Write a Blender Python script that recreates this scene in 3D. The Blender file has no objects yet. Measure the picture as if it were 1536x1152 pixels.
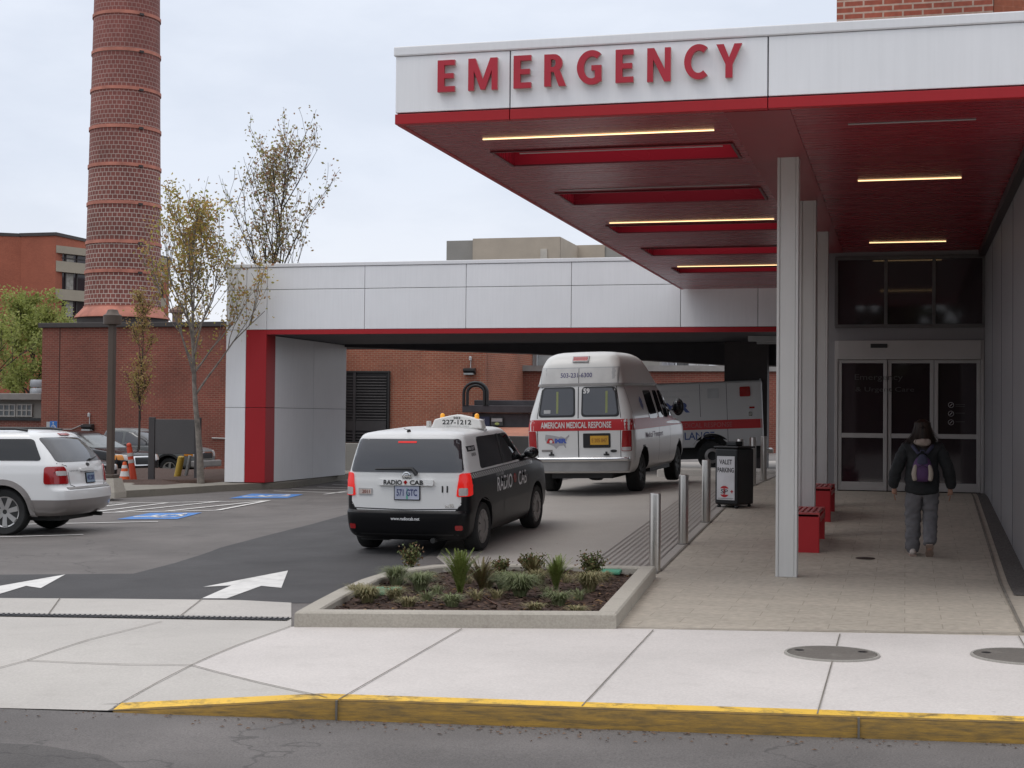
import bpy, bmesh, math, random
import numpy as np
from mathutils import Vector, Matrix
from mathutils.bvhtree import BVHTree
random.seed(7); rng = np.random.default_rng(7)
SC = bpy.context.scene; COL = SC.collection
PI = math.pi
# ------------------------------------------------------------------ camera model
F = 2236.0
def _R(yaw, p, r):
    cy, sy = math.cos(yaw), math.sin(yaw)
    f0 = Vector((-sy*math.cos(p), cy*math.cos(p), math.sin(p))); r0 = Vector((cy, sy, 0)); u0 = r0.cross(f0)
    rr = math.cos(r)*r0 + math.sin(r)*u0; uu = -math.sin(r)*r0 + math.cos(r)*u0
    return rr, uu, -f0
CR, CU, CB = _R(.258192, .021099, .0091178)
CAM = Vector((0, 0, 1.7))
cd = bpy.data.cameras.new('camera'); cam = bpy.data.objects.new('camera', cd); COL.objects.link(cam)
cam.matrix_world = Matrix(((CR.x, CU.x, CB.x, CAM.x), (CR.y, CU.y, CB.y, CAM.y), (CR.z, CU.z, CB.z, CAM.z), (0, 0, 0, 1)))
cd.sensor_width = 36; cd.lens = 36*F/1536; cd.clip_end = 3000; SC.camera = cam
def ray(px, py): return CR*((px-768)/F) - CU*((py-576)/F) - CB
def at_z(px, py, z): d = ray(px, py); return CAM + d*((z-CAM.z)/d.z)
def at_y(px, py, y): d = ray(px, py); return CAM + d*(y/d.y)
def at_x(px, py, x): d = ray(px, py); return CAM + d*(x/d.x)
def at_d(px, py, D): return CAM + ray(px, py)*D
def sst(a, b, x): t = min(1, max(0, (x-a)/(b-a))); return t*t*(3-2*t)
def clp(a, b, x): return min(b, max(a, x))
# kerb line of the street (top edge), measured where the kerb is full height
ZST = -.115
KA = at_z(500, 1080, ZST); KB = at_z(1536, 1116, ZST)
KD = (KB-KA); KD.z = 0; KD.normalize(); KN = Vector((-KD.y, KD.x, 0))
def kuv(x, y): v = Vector((x, y, 0))-Vector((KA.x, KA.y, 0)); return v.dot(KD), v.dot(KN)
def kpt(s, u): p = Vector((KA.x, KA.y, 0)) + KD*s + KN*u; return p.x, p.y
S0 = kuv(*at_z(168, 1069, ZST)[:2])[0]
def G(x, y):
    # height of the ground: level pavement, a ramp up to the doors, a lot that falls to the left
    wr = clp(0, 1, (x+5.0)/2.3); wl = sst(-11, -6.2, x)
    zr = .058*clp(0, 8.3, y-16.3); zm = .045*clp(0, 8.5, y-17)*wl
    z = wr*zr + (1-wr)*zm
    z -= .011*clp(0, 10, -4.6-x)
    z -= sst(-15.5, -19, x)*sst(31, 38, y)*.33
    s, u = kuv(x, y)
    if u < 2.2:                               # dropped kerb of the driveway
        w = 1-clp(0, 1, (s+.45*clp(0, 2, u)-S0)/(-.05-S0))
        z -= w*.110*(1-clp(0, 1, u/1.9))
    return z
def at_g(px, py, off=0):
    d = ray(px, py); t0 = 3.0
    lo = t0
    for i in range(4000):
        p = CAM + d*lo
        if p.z < G(p.x, p.y)+off: break
        lo += .05
    a, b = lo-.05, lo
    for i in range(20):
        m = (a+b)/2; p = CAM + d*m
        if p.z < G(p.x, p.y)+off: b = m
        else: a = m
    return CAM + d*b
# ------------------------------------------------------------------ materials
MATS = {}
def s2l(c):
    c = [v/255 for v in c]
    return tuple(v/12.92 if v <= .04045 else ((v+.055)/1.055)**2.4 for v in c)
class NT:
    def __init__(s, name):
        s.m = bpy.data.materials.new(name); s.m.use_nodes = True; s.t = s.m.node_tree; s.n = s.t.nodes
        s.b = s.n['Principled BSDF']; s.co = s.n.new('ShaderNodeTexCoord')
    def new(s, typ, **kw):
        n = s.n.new(typ)
        for k, v in kw.items():
            if k.startswith('_'): n.inputs[k[1:].replace('_', ' ')].default_value = v
            else: setattr(n, k, v)
        return n
    def link(s, a, b): s.t.links.new(a, b)
    def noise(s, scale, detail=4, vec=None, rough=.55):
        n = s.new('ShaderNodeTexNoise'); n.inputs['Scale'].default_value = scale; n.inputs['Detail'].default_value = detail
        n.inputs['Roughness'].default_value = rough
        s.link(vec if vec else s.co.outputs['Object'], n.inputs['Vector']); return n
    def ramp(s, src, stops):
        r = s.new('ShaderNodeValToRGB'); e = r.color_ramp.elements
        while len(e) < len(stops): e.new(.5)
        for q, (p, c) in zip(e, stops): q.position = p; q.color = (*c[:3], 1) if hasattr(c, '__len__') else (c, c, c, 1)
        s.link(src, r.inputs[0]); return r
    def mix(s, fac, a, b, mode='MIX'):
        m = s.new('ShaderNodeMix', data_type='RGBA', blend_type=mode)
        for v, i in ((fac, 0), (a, 6), (b, 7)):
            if hasattr(v, 'is_linked') or hasattr(v, 'links'): s.link(v, m.inputs[i])
            elif i == 0: m.inputs[0].default_value = v
            else: m.inputs[i].default_value = (*v[:3], 1)
        return m.outputs[2]
    def bump(s, h, strength=.3, dist=.01):
        b = s.new('ShaderNodeBump'); b.inputs['Strength'].default_value = strength; b.inputs['Distance'].default_value = dist
        s.link(h, b.inputs['Height']); s.link(b.outputs[0], s.b.inputs['Normal']); return b
    def mth(s, op, a, b=None):
        m = s.new('ShaderNodeMath', operation=op)
        for i, v in enumerate((a, b)):
            if v is None: continue
            if hasattr(v, 'links'): s.link(v, m.inputs[i])
            else: m.inputs[i].default_value = v
        return m.outputs[0]
def pm(name, col, rough=.5, metal=0., var=.12, scale=3., bump=0., bscale=60., spec=.5, coat=0., emit=None, es=1., dirt=0.):
    if name in MATS: return MATS[name]
    k = NT(name); b = k.b
    b.inputs['Roughness'].default_value = rough; b.inputs['Metallic'].default_value = metal
    b.inputs['Specular IOR Level'].default_value = spec; b.inputs['Coat Weight'].default_value = coat; b.inputs['Coat Roughness'].default_value = .05
    n = k.noise(scale, 5)
    lo = tuple(c*(1-var) for c in col); hi = tuple(min(1, c*(1+var)) for c in col)
    r = k.ramp(n.outputs['Fac'], [(.3, lo), (.7, hi)]); out = r.outputs[0]
    if dirt:
        d = k.noise(scale*.6+.3, 6, rough=.7); rr = k.ramp(d.outputs['Fac'], [(.5, 0.), (.72, 1.)])
        out = k.mix(k.mth('MULTIPLY', rr.outputs[0], dirt), out, (.09, .08, .07))
    k.link(out, b.inputs['Base Color'])
    if bump:
        n2 = k.noise(bscale, 4); k.bump(n2.outputs['Fac'], bump, .01)
    if emit:
        b.inputs['Emission Color'].default_value = (*emit, 1); b.inputs['Emission Strength'].default_value = es
    MATS[name] = k.m; return k.m
# ------------------------------------------------------------------ mesh builder
class MB:
    def __init__(s): s.bm = bmesh.new()
    def box(s, c, d, rz=0, M=None):
        m = Matrix.Translation(c) @ Matrix.Rotation(rz, 4, 'Z') @ Matrix.Diagonal((*d, 1))
        if M: m = M @ m
        bmesh.ops.create_cube(s.bm, size=1, matrix=m); return s
    def span(s, a, b):
        a, b = Vector(a), Vector(b); return s.box((a+b)/2, [max(1e-4, abs(v)) for v in (b-a)])
    def cyl(s, p, q, r0, r1=None, n=16, cap=True):
        p, q = Vector(p), Vector(q); r1 = r0 if r1 is None else r1; d = q-p; L = d.length
        m = Matrix.Translation((p+q)/2) @ d.to_track_quat('Z', 'Y').to_matrix().to_4x4()
        bmesh.ops.create_cone(s.bm, cap_ends=cap, segments=n, radius1=r0, radius2=r1, depth=L, matrix=m); return s
    def sph(s, c, r, u=16, v=10, M=None):
        r = (r, r, r) if not hasattr(r, '__len__') else r
        m = Matrix.Translation(c) @ (M if M else Matrix()) @ Matrix.Diagonal((*r, 1))
        bmesh.ops.create_uvsphere(s.bm, u_segments=u, v_segments=v, radius=1, matrix=m); return s
    def poly(s, pts):
        vs = [s.bm.verts.new(p) for p in pts]; return s.bm.faces.new(vs)
    def prism(s, pts, vec):
        vec = Vector(vec); f = s.poly(pts)
        r = bmesh.ops.extrude_face_region(s.bm, geom=[f]); vs = [e for e in r['geom'] if isinstance(e, bmesh.types.BMVert)]
        bmesh.ops.translate(s.bm, verts=vs, vec=vec); return s
    def tube(s, pts, r, n=8, closed=False):
        pts = [Vector(p) for p in pts]; N = len(pts); rings = []
        rs = r if hasattr(r, '__len__') else [r]*N
        up = None
        for i, p in enumerate(pts):
            a = pts[i-1] if (i or closed) else p; b = pts[(i+1) % N] if (i < N-1 or closed) else p
            t = (b-a).normalized()
            if up is None or abs(up.dot(t)) > .98: up = Vector((0, 0, 1)) if abs(t.z) < .9 else Vector((1, 0, 0))
            x = t.cross(up).normalized(); y = x.cross(t); up = y
            rings.append([s.bm.verts.new(p + (x*math.cos(k*2*PI/n) + y*math.sin(k*2*PI/n))*rs[i]) for k in range(n)])
        for i in range(N if closed else N-1):
            a, b = rings[i], rings[(i+1) % N]
            for k in range(n): s.bm.faces.new((a[k], a[(k+1) % n], b[(k+1) % n], b[k]))
        if not closed:
            s.bm.faces.new(rings[0][::-1]); s.bm.faces.new(rings[-1])
        return s
    def lathe(s, prof, n=32, axis='Z', c=(0, 0, 0), closed=False):
        # prof: (radius, height) pairs
        rings = []
        for r, h in prof:
            ring = []
            for k in range(n):
                a = 2*PI*k/n; u, v = r*math.cos(a), r*math.sin(a)
                p = {'Z': (u, v, h), 'X': (h, u, v), 'Y': (u, h, v)}[axis]
                ring.append(s.bm.verts.new(Vector(p)+Vector(c)))
            rings.append(ring)
        m = len(rings)
        for i in range(m if closed else m-1):
            a, b = rings[i], rings[(i+1) % m]
            for k in range(n): s.bm.faces.new((a[k], a[(k+1) % n], b[(k+1) % n], b[k]))
        if not closed:
            for rg in (rings[0], rings[-1]):
                try: s.bm.faces.new(rg)
                except ValueError: pass
        return s
    def add_mesh(s, me, M=None):
        t = bmesh.new(); t.from_mesh(me)
        if M: t.transform(M)
        tmp = bpy.data.meshes.new('tmp'); t.to_mesh(tmp); s.bm.from_mesh(tmp); t.free(); bpy.data.meshes.remove(tmp); return s
    def build(s, name, m, parent=None, smooth=None, bevel=0, M=None, recalc=True, seg=2, uv=True):
        bm = s.bm
        if recalc: bmesh.ops.recalc_face_normals(bm, faces=bm.faces)
        if M: bm.transform(M)
        if uv:
            L = bm.loops.layers.uv.new('UVMap')
            for f in bm.faces:
                n = f.normal; ax, ay, az_ = abs(n.x), abs(n.y), abs(n.z)
                for l in f.loops:
                    c = l.vert.co
                    l[L].uv = (c.x, c.y) if az_ > .75 else ((c.x, c.z) if ay >= ax else (c.y, c.z))
        me = bpy.data.meshes.new(name); bm.to_mesh(me); bm.free()
        for q in (m if isinstance(m, (list, tuple)) else [m]): me.materials.append(q)
        o = bpy.data.objects.new(name, me); COL.objects.link(o)
        if parent: o.parent = parent
        if smooth is not None:
            me.shade_smooth()
            if smooth < 180: me.set_sharp_from_angle(angle=math.radians(smooth))
        if bevel:
            b = o.modifiers.new('bevel', 'BEVEL'); b.width = bevel; b.segments = seg; b.limit_method = 'ANGLE'; b.angle_limit = math.radians(40)
            b.harden_normals = False
        return o
def thing(name, label, cat, loc=(0, 0, 0), rz=0, group=None, rx=0):
    o = bpy.data.objects.new(name, None); o.empty_display_size = .2; COL.objects.link(o); o.location = loc; o.rotation_euler = (rx, 0, rz)
    return tag(o, label, cat, group)
def tag(o, label=None, cat=None, group=None, kind=None):
    if label: o['label'] = label
    if cat: o['category'] = cat
    if group: o['group'] = group
    if kind: o['kind'] = kind
    return o
def struct(o): o['kind'] = 'structure'; return o
def copy_tree(o, parent=None):
    c = o.copy(); COL.objects.link(c)
    if parent: c.parent = parent
    for ch in list(o.children): copy_tree(ch, c)
    return c
GX = [-60, -48, -40, -34, -30] + [-28+1.*i for i in range(16)] + [-12+.4*i for i in range(36)] + [3, 4, 6, 9, 13, 18, 25]
GY = [-20, -10, 0, 3, 5] + [6+.4*i for i in range(28)] + [17.2, 17.6, 18, 18.5, 19, 20, 21, 22, 23, 24, 24.6, 25, 25.5, 26, 27, 28, 29, 30] + [31+1.*i for i in range(9)] + [42, 46, 52, 60, 70]
GX = sorted(set(round(v, 3) for v in GX)); GY = sorted(set(round(v, 3) for v in GY))
def drape(poly, off, step=.6, hfun=None):
    """a sheet lying on the ground: polygon cut into a grid, every vertex at ground height + off"""
    hfun = hfun or G
    b = MB(); b.poly([(p[0], p[1], 0) for p in poly]); bm = b.bm
    xs = [v.co.x for v in bm.verts]; ys = [v.co.y for v in bm.verts]
    for lo, hi, n, lines in ((min(xs), max(xs), (1, 0, 0), GX), (min(ys), max(ys), (0, 1, 0), GY)):
        for k in lines:
            if lo+1e-4 < k < hi-1e-4: bmesh.ops.bisect_plane(bm, geom=bm.verts[:]+bm.edges[:]+bm.faces[:], plane_co=(k*n[0], k*n[1], 0), plane_no=n)
    bmesh.ops.triangulate(bm, faces=[f for f in bm.faces if len(f.verts) > 4])
    for v in bm.verts: v.co.z = hfun(v.co.x, v.co.y)+off
    for f in bm.faces:
        f.normal_update()
        if f.normal.z < 0: f.normal_flip()
    return b
_tc = {}
def text_mesh(txt, h, weight=0., sx=1., align='CENTER', res=3, extrude=0.):
    """text as flat mesh in XY, cap height h, centred"""
    cu = bpy.data.curves.new('txt', 'FONT'); cu.body = txt; cu.align_x = align; cu.resolution_u = res; cu.offset = weight; cu.extrude = extrude
    o = bpy.data.objects.new('txt', cu); COL.objects.link(o)
    dg = bpy.context.evaluated_depsgraph_get(); dg.update()
    me = bpy.data.meshes.new_from_object(o.evaluated_get(dg)); bpy.data.objects.remove(o); bpy.data.curves.remove(cu)
    ys = [v.co.y for v in me.vertices]; xs = [v.co.x for v in me.vertices]
    k = h/(max(ys)-min(ys)); y0 = (max(ys)+min(ys))/2
    x0 = (max(xs)+min(xs))/2 if align == 'CENTER' else min(xs)
    for v in me.vertices: v.co = ((v.co.x-x0)*k*sx, (v.co.y-y0)*k, v.co.z*k)
    me.update(); return me
def text_w(me): return max(v.co.x for v in me.vertices)-min(v.co.x for v in me.vertices)
def fit_text(txt, h, w, weight=0.):
    me = text_mesh(txt, h, weight); k = w/text_w(me)
    for v in me.vertices: v.co.x *= k
    return me
# ------------------------------------------------------------------ light and sky (overcast)
SUN_EL, SUN_AZ = math.radians(62), math.radians(232)      # azimuth measured from +Y clockwise
W = bpy.data.worlds.new('World'); SC.world = W; W.use_nodes = True
wt = W.node_tree; wn = wt.nodes; bg = wn['Background']
sky = wn.new('ShaderNodeTexSky'); sky.sky_type = 'NISHITA'; sky.sun_disc = False
sky.sun_elevation = SUN_EL; sky.sun_rotation = SUN_AZ; sky.air_density = 1; sky.dust_density = 2
tc = wn.new('ShaderNodeTexCoord')
sep = wn.new('ShaderNodeSeparateXYZ'); wt.links.new(tc.outputs['Generated'], sep.inputs[0])
grad = wn.new('ShaderNodeValToRGB')                        # overcast sky: brighter towards the zenith
ge = grad.color_ramp.elements
for q in range(3): ge.new(.5)
for e, (p, c) in zip(ge, [(0, (6.5, 6.8, 7.4)), (.07, (6.85, 7.1, 7.65)), (.16, (6.2, 6.65, 7.5)), (.30, (6.3, 6.75, 7.6)), (1, (12.4, 12.5, 12.8))]):
    e.position = p; e.color = (c[0]/16, c[1]/16, c[2]/16, 1)
wt.links.new(sep.outputs['Z'], grad.inputs[0])
mp = wn.new('ShaderNodeMapping'); mp.inputs['Scale'].default_value = (2.2, 2.2, 6.0); mp.inputs['Location'].default_value = (.35, .1, .2)
wt.links.new(tc.outputs['Generated'], mp.inputs[0])
cn = wn.new('ShaderNodeTexNoise'); cn.inputs['Scale'].default_value = 2.6; cn.inputs['Detail'].default_value = 7; cn.inputs['Roughness'].default_value = .55
wt.links.new(mp.outputs[0], cn.inputs['Vector'])
cr = wn.new('ShaderNodeValToRGB'); cr.color_ramp.elements[0].position = .42; cr.color_ramp.elements[0].color = (.94, .945, .955, 1)
cr.color_ramp.elements[1].position = .62; cr.color_ramp.elements[1].color = (1.03, 1.025, 1.02, 1)
wt.links.new(cn.outputs['Fac'], cr.inputs[0])
ml = wn.new('ShaderNodeMix'); ml.data_type = 'RGBA'; ml.blend_type = 'MULTIPLY'; ml.inputs[0].default_value = 1
wt.links.new(grad.outputs[0], ml.inputs[6]); wt.links.new(cr.outputs[0], ml.inputs[7])
up = wn.new('ShaderNodeVectorMath'); up.operation = 'SCALE'; up.inputs['Scale'].default_value = 18.5
wt.links.new(ml.outputs[2], up.inputs[0])
mx = wn.new('ShaderNodeMix'); mx.data_type = 'RGBA'; mx.inputs[0].default_value = .93   # cloud deck over the clear Nishita sky
wt.links.new(sky.outputs[0], mx.inputs[6]); wt.links.new(up.outputs[0], mx.inputs[7])
wt.links.new(mx.outputs[2], bg.inputs[0]); bg.inputs[1].default_value = .1
sl = bpy.data.lights.new('sun', 'SUN'); sl.energy = .55; sl.angle = math.radians(25); sl.color = (1, .97, .93)
so = bpy.data.objects.new('sun', sl); COL.objects.link(so)
sd = Vector((math.sin(SUN_AZ)*math.cos(SUN_EL), math.cos(SUN_AZ)*math.cos(SUN_EL), math.sin(SUN_EL)))
so.rotation_euler = sd.to_track_quat('Z', 'Y').to_euler(); so.location = (0, -20, 40)
SC.view_settings.view_transform = 'Standard'; SC.view_settings.look = 'None'; SC.view_settings.exposure = .18; SC.view_settings.gamma = 1
SC.render.engine = 'CYCLES'; SC.cycles.use_denoising = True; SC.cycles.max_bounces = 8; SC.cycles.diffuse_bounces = 5
# ------------------------------------------------------------------ ground materials
def asphalt(name, base, spots=.5, big=.18, crack=1.):
    k = NT(name); n1 = k.noise(1.1, 6, rough=.65); n2 = k.noise(90, 3, rough=.7); n3 = k.noise(.33, 4); n4 = k.noise(260, 2)
    a = k.ramp(n1.outputs['Fac'], [(.3, tuple(c*(1-big) for c in base)), (.7, tuple(c*(1+big) for c in base))])
    b = k.ramp(n2.outputs['Fac'], [(.35, .62), (.62, 1.35)])
    o = k.mix(spots, a.outputs[0], b.outputs[0], 'MULTIPLY')
    c = k.ramp(n4.outputs['Fac'], [(.62, 0.), (.75, .35)]); o = k.mix(c.outputs[0], o, (.26, .24, .22))
    d = k.ramp(n3.outputs['Fac'], [(.35, .82), (.7, 1.12)]); o = k.mix(1., o, d.outputs[0], 'MULTIPLY')
    st = k.noise(.9, 3, rough=.4); sr = k.ramp(st.outputs['Fac'], [(.66, 0.), (.74, .35)]); o = k.mix(sr.outputs[0], o, tuple(c*.45 for c in base))
    wv = k.new('ShaderNodeVectorMath', operation='ADD'); nw = k.noise(1.6, 4); k.link(k.co.outputs['Object'], wv.inputs[0]); k.link(nw.outputs['Color'], wv.inputs[1])
    vo = k.new('ShaderNodeTexVoronoi', feature='DISTANCE_TO_EDGE'); vo.inputs['Scale'].default_value = .22; k.link(wv.outputs[0], vo.inputs['Vector'])
    cr_ = k.ramp(vo.outputs['Distance'], [(.0015, .6*crack), (.004, 0.)]); o = k.mix(cr_.outputs[0], o, tuple(c*.3 for c in base))
    k.link(o, k.b.inputs['Base Color']); k.b.inputs['Roughness'].default_value = .82
    k.bump(n2.outputs['Fac'], .5, .01); return k.m
def concrete(name, base, stain=.25, fine=.10, tint=(.30, .27, .24), broom=True):
    k = NT(name); n1 = k.noise(.7, 7, rough=.6); n2 = k.noise(55, 3, rough=.7); n3 = k.noise(4.5, 5, rough=.6)
    a = k.ramp(n1.outputs['Fac'], [(.3, tuple(c*.9 for c in base)), (.72, tuple(c*1.07 for c in base))])
    b = k.ramp(n2.outputs['Fac'], [(.3, 1-fine), (.7, 1+fine)]); o = k.mix(1., a.outputs[0], b.outputs[0], 'MULTIPLY')
    c = k.ramp(n3.outputs['Fac'], [(.56, 0.), (.75, stain)]); o = k.mix(c.outputs[0], o, tint)
    v = k.new('ShaderNodeTexVoronoi'); v.inputs['Scale'].default_value = 1.7; k.link(k.co.outputs['Object'], v.inputs['Vector'])
    s = k.ramp(v.outputs['Distance'], [(.018, .7), (.034, 0.)]); o = k.mix(s.outputs[0], o, (.16, .14, .12))
    k.link(o, k.b.inputs['Base Color']); k.b.inputs['Roughness'].default_value = .8
    k.bump(n2.outputs['Fac'], .25, .006); return k.m
def brick(name, c1, c2, mort, bw=.215, bh=.075, ms=.011, off=.5, rough=.85, patch=.25, bumpd=.006, rot=0, smear=.0):
    k = NT(name); mpn = k.new('ShaderNodeMapping'); k.link(k.co.outputs['UV'], mpn.inputs[0]); mpn.inputs['Rotation'].default_value = (0, 0, rot)
    t = k.new('ShaderNodeTexBrick', offset=off); k.link(mpn.outputs[0], t.inputs['Vector'])
    for i, v in (('Color1', c1), ('Color2', c2), ('Mortar', mort)): t.inputs[i].default_value = (*v, 1)
    t.inputs['Scale'].default_value = 1; t.inputs['Brick Width'].default_value = bw; t.inputs['Row Height'].default_value = bh
    t.inputs['Mortar Size'].default_value = ms; t.inputs['Mortar Smooth'].default_value = .3; t.inputs['Bias'].default_value = 0
    n1 = k.noise(.45, 5, rough=.6); n2 = k.noise(14, 4); a = k.ramp(n1.outputs['Fac'], [(.3, 1-patch), (.7, 1+patch)])
    b = k.ramp(n2.outputs['Fac'], [(.3, .85), (.7, 1.15)])
    o = k.mix(1., t.outputs['Color'], a.outputs[0], 'MULTIPLY'); o = k.mix(1., o, b.outputs[0], 'MULTIPLY')
    k.link(o, k.b.inputs['Base Color']); k.b.inputs['Roughness'].default_value = rough
    k.bump(t.outputs['Fac'], -.4, bumpd); return k.m
M_asph = asphalt('old asphalt', (.138, .124, .116)); M_asphn = asphalt('new asphalt', (.056, .053, .054), .45, .22, 0.)
M_street = asphalt('street asphalt', (.122, .110, .104), .75, .2)
M_side = concrete('new concrete', (.55, .508, .478), .16); M_apron = concrete('driveway concrete', (.46, .43, .395), .26)
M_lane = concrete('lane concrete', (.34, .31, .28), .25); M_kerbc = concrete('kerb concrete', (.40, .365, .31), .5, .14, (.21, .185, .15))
M_kerbold = concrete('old kerb concrete', (.22, .20, .165), .6, .16, (.10, .09, .065))
M_pav = brick('tan pavers', (.38, .335, .275), (.415, .365, .30), (.29, .255, .205), .60, .30, .005, .5, .7, .09, .002)
M_mulch = pm('bark mulch', (.062, .034, .024), .95, var=.55, scale=30, bump=1., bscale=45)
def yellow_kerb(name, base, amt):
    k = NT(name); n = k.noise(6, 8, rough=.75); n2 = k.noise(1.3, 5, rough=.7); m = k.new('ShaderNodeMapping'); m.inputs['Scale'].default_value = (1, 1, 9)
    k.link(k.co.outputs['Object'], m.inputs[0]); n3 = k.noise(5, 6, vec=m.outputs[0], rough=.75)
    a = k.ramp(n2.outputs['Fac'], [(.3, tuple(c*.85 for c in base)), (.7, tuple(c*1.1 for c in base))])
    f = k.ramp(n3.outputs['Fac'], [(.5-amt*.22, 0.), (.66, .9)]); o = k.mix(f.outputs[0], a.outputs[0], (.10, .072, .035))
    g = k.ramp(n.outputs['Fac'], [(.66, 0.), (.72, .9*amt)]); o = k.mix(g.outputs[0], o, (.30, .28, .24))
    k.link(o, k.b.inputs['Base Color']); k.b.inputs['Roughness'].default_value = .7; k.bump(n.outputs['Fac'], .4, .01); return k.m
M_ytop = yellow_kerb('yellow kerb paint', (.74, .45, .05), .05); M_yface = yellow_kerb('scuffed shaded yellow kerb paint', (.44, .25, .035), .95)  # kerb face: scuffs and dirt, with its shading also mixed into the darker yellow
M_joint = pm('joint', (.17, .15, .125), .95, var=.3); M_white = pm('road paint', (.68, .66, .63), .7, var=.10, scale=6, dirt=.35)
M_blue = pm('blue road paint', (.07, .21, .52), .7, var=.15, scale=5, dirt=.15)
# ------------------------------------------------------------------ ground sheets
b = MB(); b.box((0, 40, -1.6), (900, 900, .2)); struct(b.build('ground', asphalt('far ground', (.10, .095, .09))))
lot = [kpt(-36, 0), kpt(34, 0), (34, 80), (-70, 80), (-70, kpt(-36, 0)[1])]
struct(drape(lot, 0., .8).build('parking_lot', M_asph, smooth=180))
b = MB(); P = [kpt(-60, -.002), kpt(60, -.002), kpt(60, -40), kpt(-60, -40)]
struct(drape(P, 0, 2., lambda x, y: ZST + .012*min(4, max(0, -kuv(x, y)[1]))).build('street', M_street, smooth=180))
# darker patch of newer street asphalt, lower left
P = [at_z(px, py, -.13) for px, py in ((-60, 1120), (60, 1126), (150, 1142), (220, 1180), (-80, 1180))]
struct(drape([(p.x, p.y) for p in P], .004, 2., lambda x, y: ZST + .012*min(4, max(0, -kuv(x, y)[1]))).build('street_patch', asphalt('patched street asphalt', (.082, .074, .07), .7, .2)))
gp = lambda *pts: [tuple(at_g(*p)[:2]) for p in pts]
wing = gp((287, 1000), (492, 1051))
wing[1] = kpt(-.12, .146)
back = gp((437, 941), (922, 943.5), (1536, 955)); bd = Vector(back[2])-Vector(back[0]); ext = tuple(Vector(back[2])+bd*2.0)
side = [wing[0], wing[1], kpt(.35, .146), kpt(30, .146), (ext[0]+8, ext[1]+1.5), ext, back[2], back[1], back[0]]
side_o = struct(drape(side, .006, .5).build('sidewalk', M_side, smooth=180))
ap_b = gp((437, 905), (360, 901), (170, 899), (0, 898)); d2 = (Vector(ap_b[3])-Vector(ap_b[0])).normalized()
ap_l = tuple(Vector(ap_b[3])+d2*22)
apron = [back[0], wing[0], wing[1], kpt(-.6, .14), kpt(-1.6, .14), kpt(S0, .14), kpt(S0-.01, .0), kpt(-34, .0), ap_l, ap_b[3], ap_b[2], ap_b[1], ap_b[0]]
struct(drape(apron, .006, .5).build('driveway_apron', M_apron, smooth=180))
# newer asphalt by the entrance
P = gp((600, 850), (500, 905), (437, 905), (360, 901), (170, 899), (0, 898)) + [ap_l] + gp((-60, 863), (60, 862), (200, 861), (262, 845), (330, 822), (402, 803), (470, 786), (520, 772), (600, 768), (700, 800))
struct(drape(P, .004, .5).build('asphalt_patch', M_asphn, smooth=180))
# concrete lane under the canopy, pavers on the walk
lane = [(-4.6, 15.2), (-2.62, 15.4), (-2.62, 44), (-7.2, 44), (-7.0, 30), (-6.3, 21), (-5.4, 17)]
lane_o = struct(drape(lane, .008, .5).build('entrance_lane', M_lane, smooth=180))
pv = [back[1], back[2], ext, (ext[0], 26), (1.3, 25.72), (-1.3, 25.72), (-1.3, 32.5), (-2.6, 32.5), (-2.6, 16)]
struct(drape(pv, .004, .5).build('walkway', M_pav, smooth=180))
def strip(p, q, w, off, b=None, n=8):
    p, q = Vector(p[:2]), Vector(q[:2]); d = (q-p).normalized()*1; nn = Vector((-d.y, d.x))*w/2
    own = drape([p-nn, q-nn, q+nn, p+nn], off, .5)
    if b is None: return own
    me = bpy.data.meshes.new('t'); own.bm.to_mesh(me); own.bm.free(); b.bm.from_mesh(me); bpy.data.meshes.remove(me); return b
b = MB()
for a, c in (((693, 945), (508, 1052)), ((980, 947), (873, 1062)), ((1260, 953), (1226, 1074)), ((287, 1000), (491, 1049)), ((1528, 956), (1560, 1010)),
             ((287, 1000), (170, 1064)), ((243, 934), (40, 993)), ((437, 941), (287, 1000)), ((90, 899), (72, 924)), ((303, 900), (270, 926)), ((40, 993), (287, 1000)), ((40, 993), (-60, 1020))):
    strip(at_g(*a), at_g(*c), .009, .014, b)
struct(b.build('pavement_joint', M_joint))
b = MB(); strip((-2.60, 16.0), (-2.60, 32), .03, .014, b); strip((.92, 12.6), (1.05, 25.6), .03, .014, b); strip(back[1], ext, .02, .014, b)
struct(b.build('walkway_joint', M_joint))
b = MB()
for i in range(11): strip((-3.46+.072*i, 15.9), (-3.46+.072*i, 25), .020, .015, b)
struct(b.build('tactile_strip', pm('tactile', (.225, .20, .18), .8)))
# trench drain
g0, g1 = at_g(434, 930.5), at_g(0, 924); dv = (g1-g0).normalized(); g2 = g1+dv*14
b = MB(); strip(g0, g2, .17, .010, b); dr = tag(b.build('trench_drain', pm('drain pit', (.012, .012, .013), .9)), 'long dark grated trench drain running across the driveway entrance', 'drain')
b = MB(); L = (g2-g0).length; nn = Vector((-dv.y, dv.x, 0))
for i in range(int(L/.045)):
    p = g0+dv*(.03+i*.045); z = G(p.x, p.y)
    b.box((p.x, p.y, z+.013), (.012, .16, .006), math.atan2(dv.y, dv.x))
for s in (-1, 0, 1):
    q = [g0+nn*s*.075, g2+nn*s*.075]; strip(q[0], q[1], .014, .018, b)
b.build('grate', pm('drain iron', (.06, .06, .065), .5, .6), dr)
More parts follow.
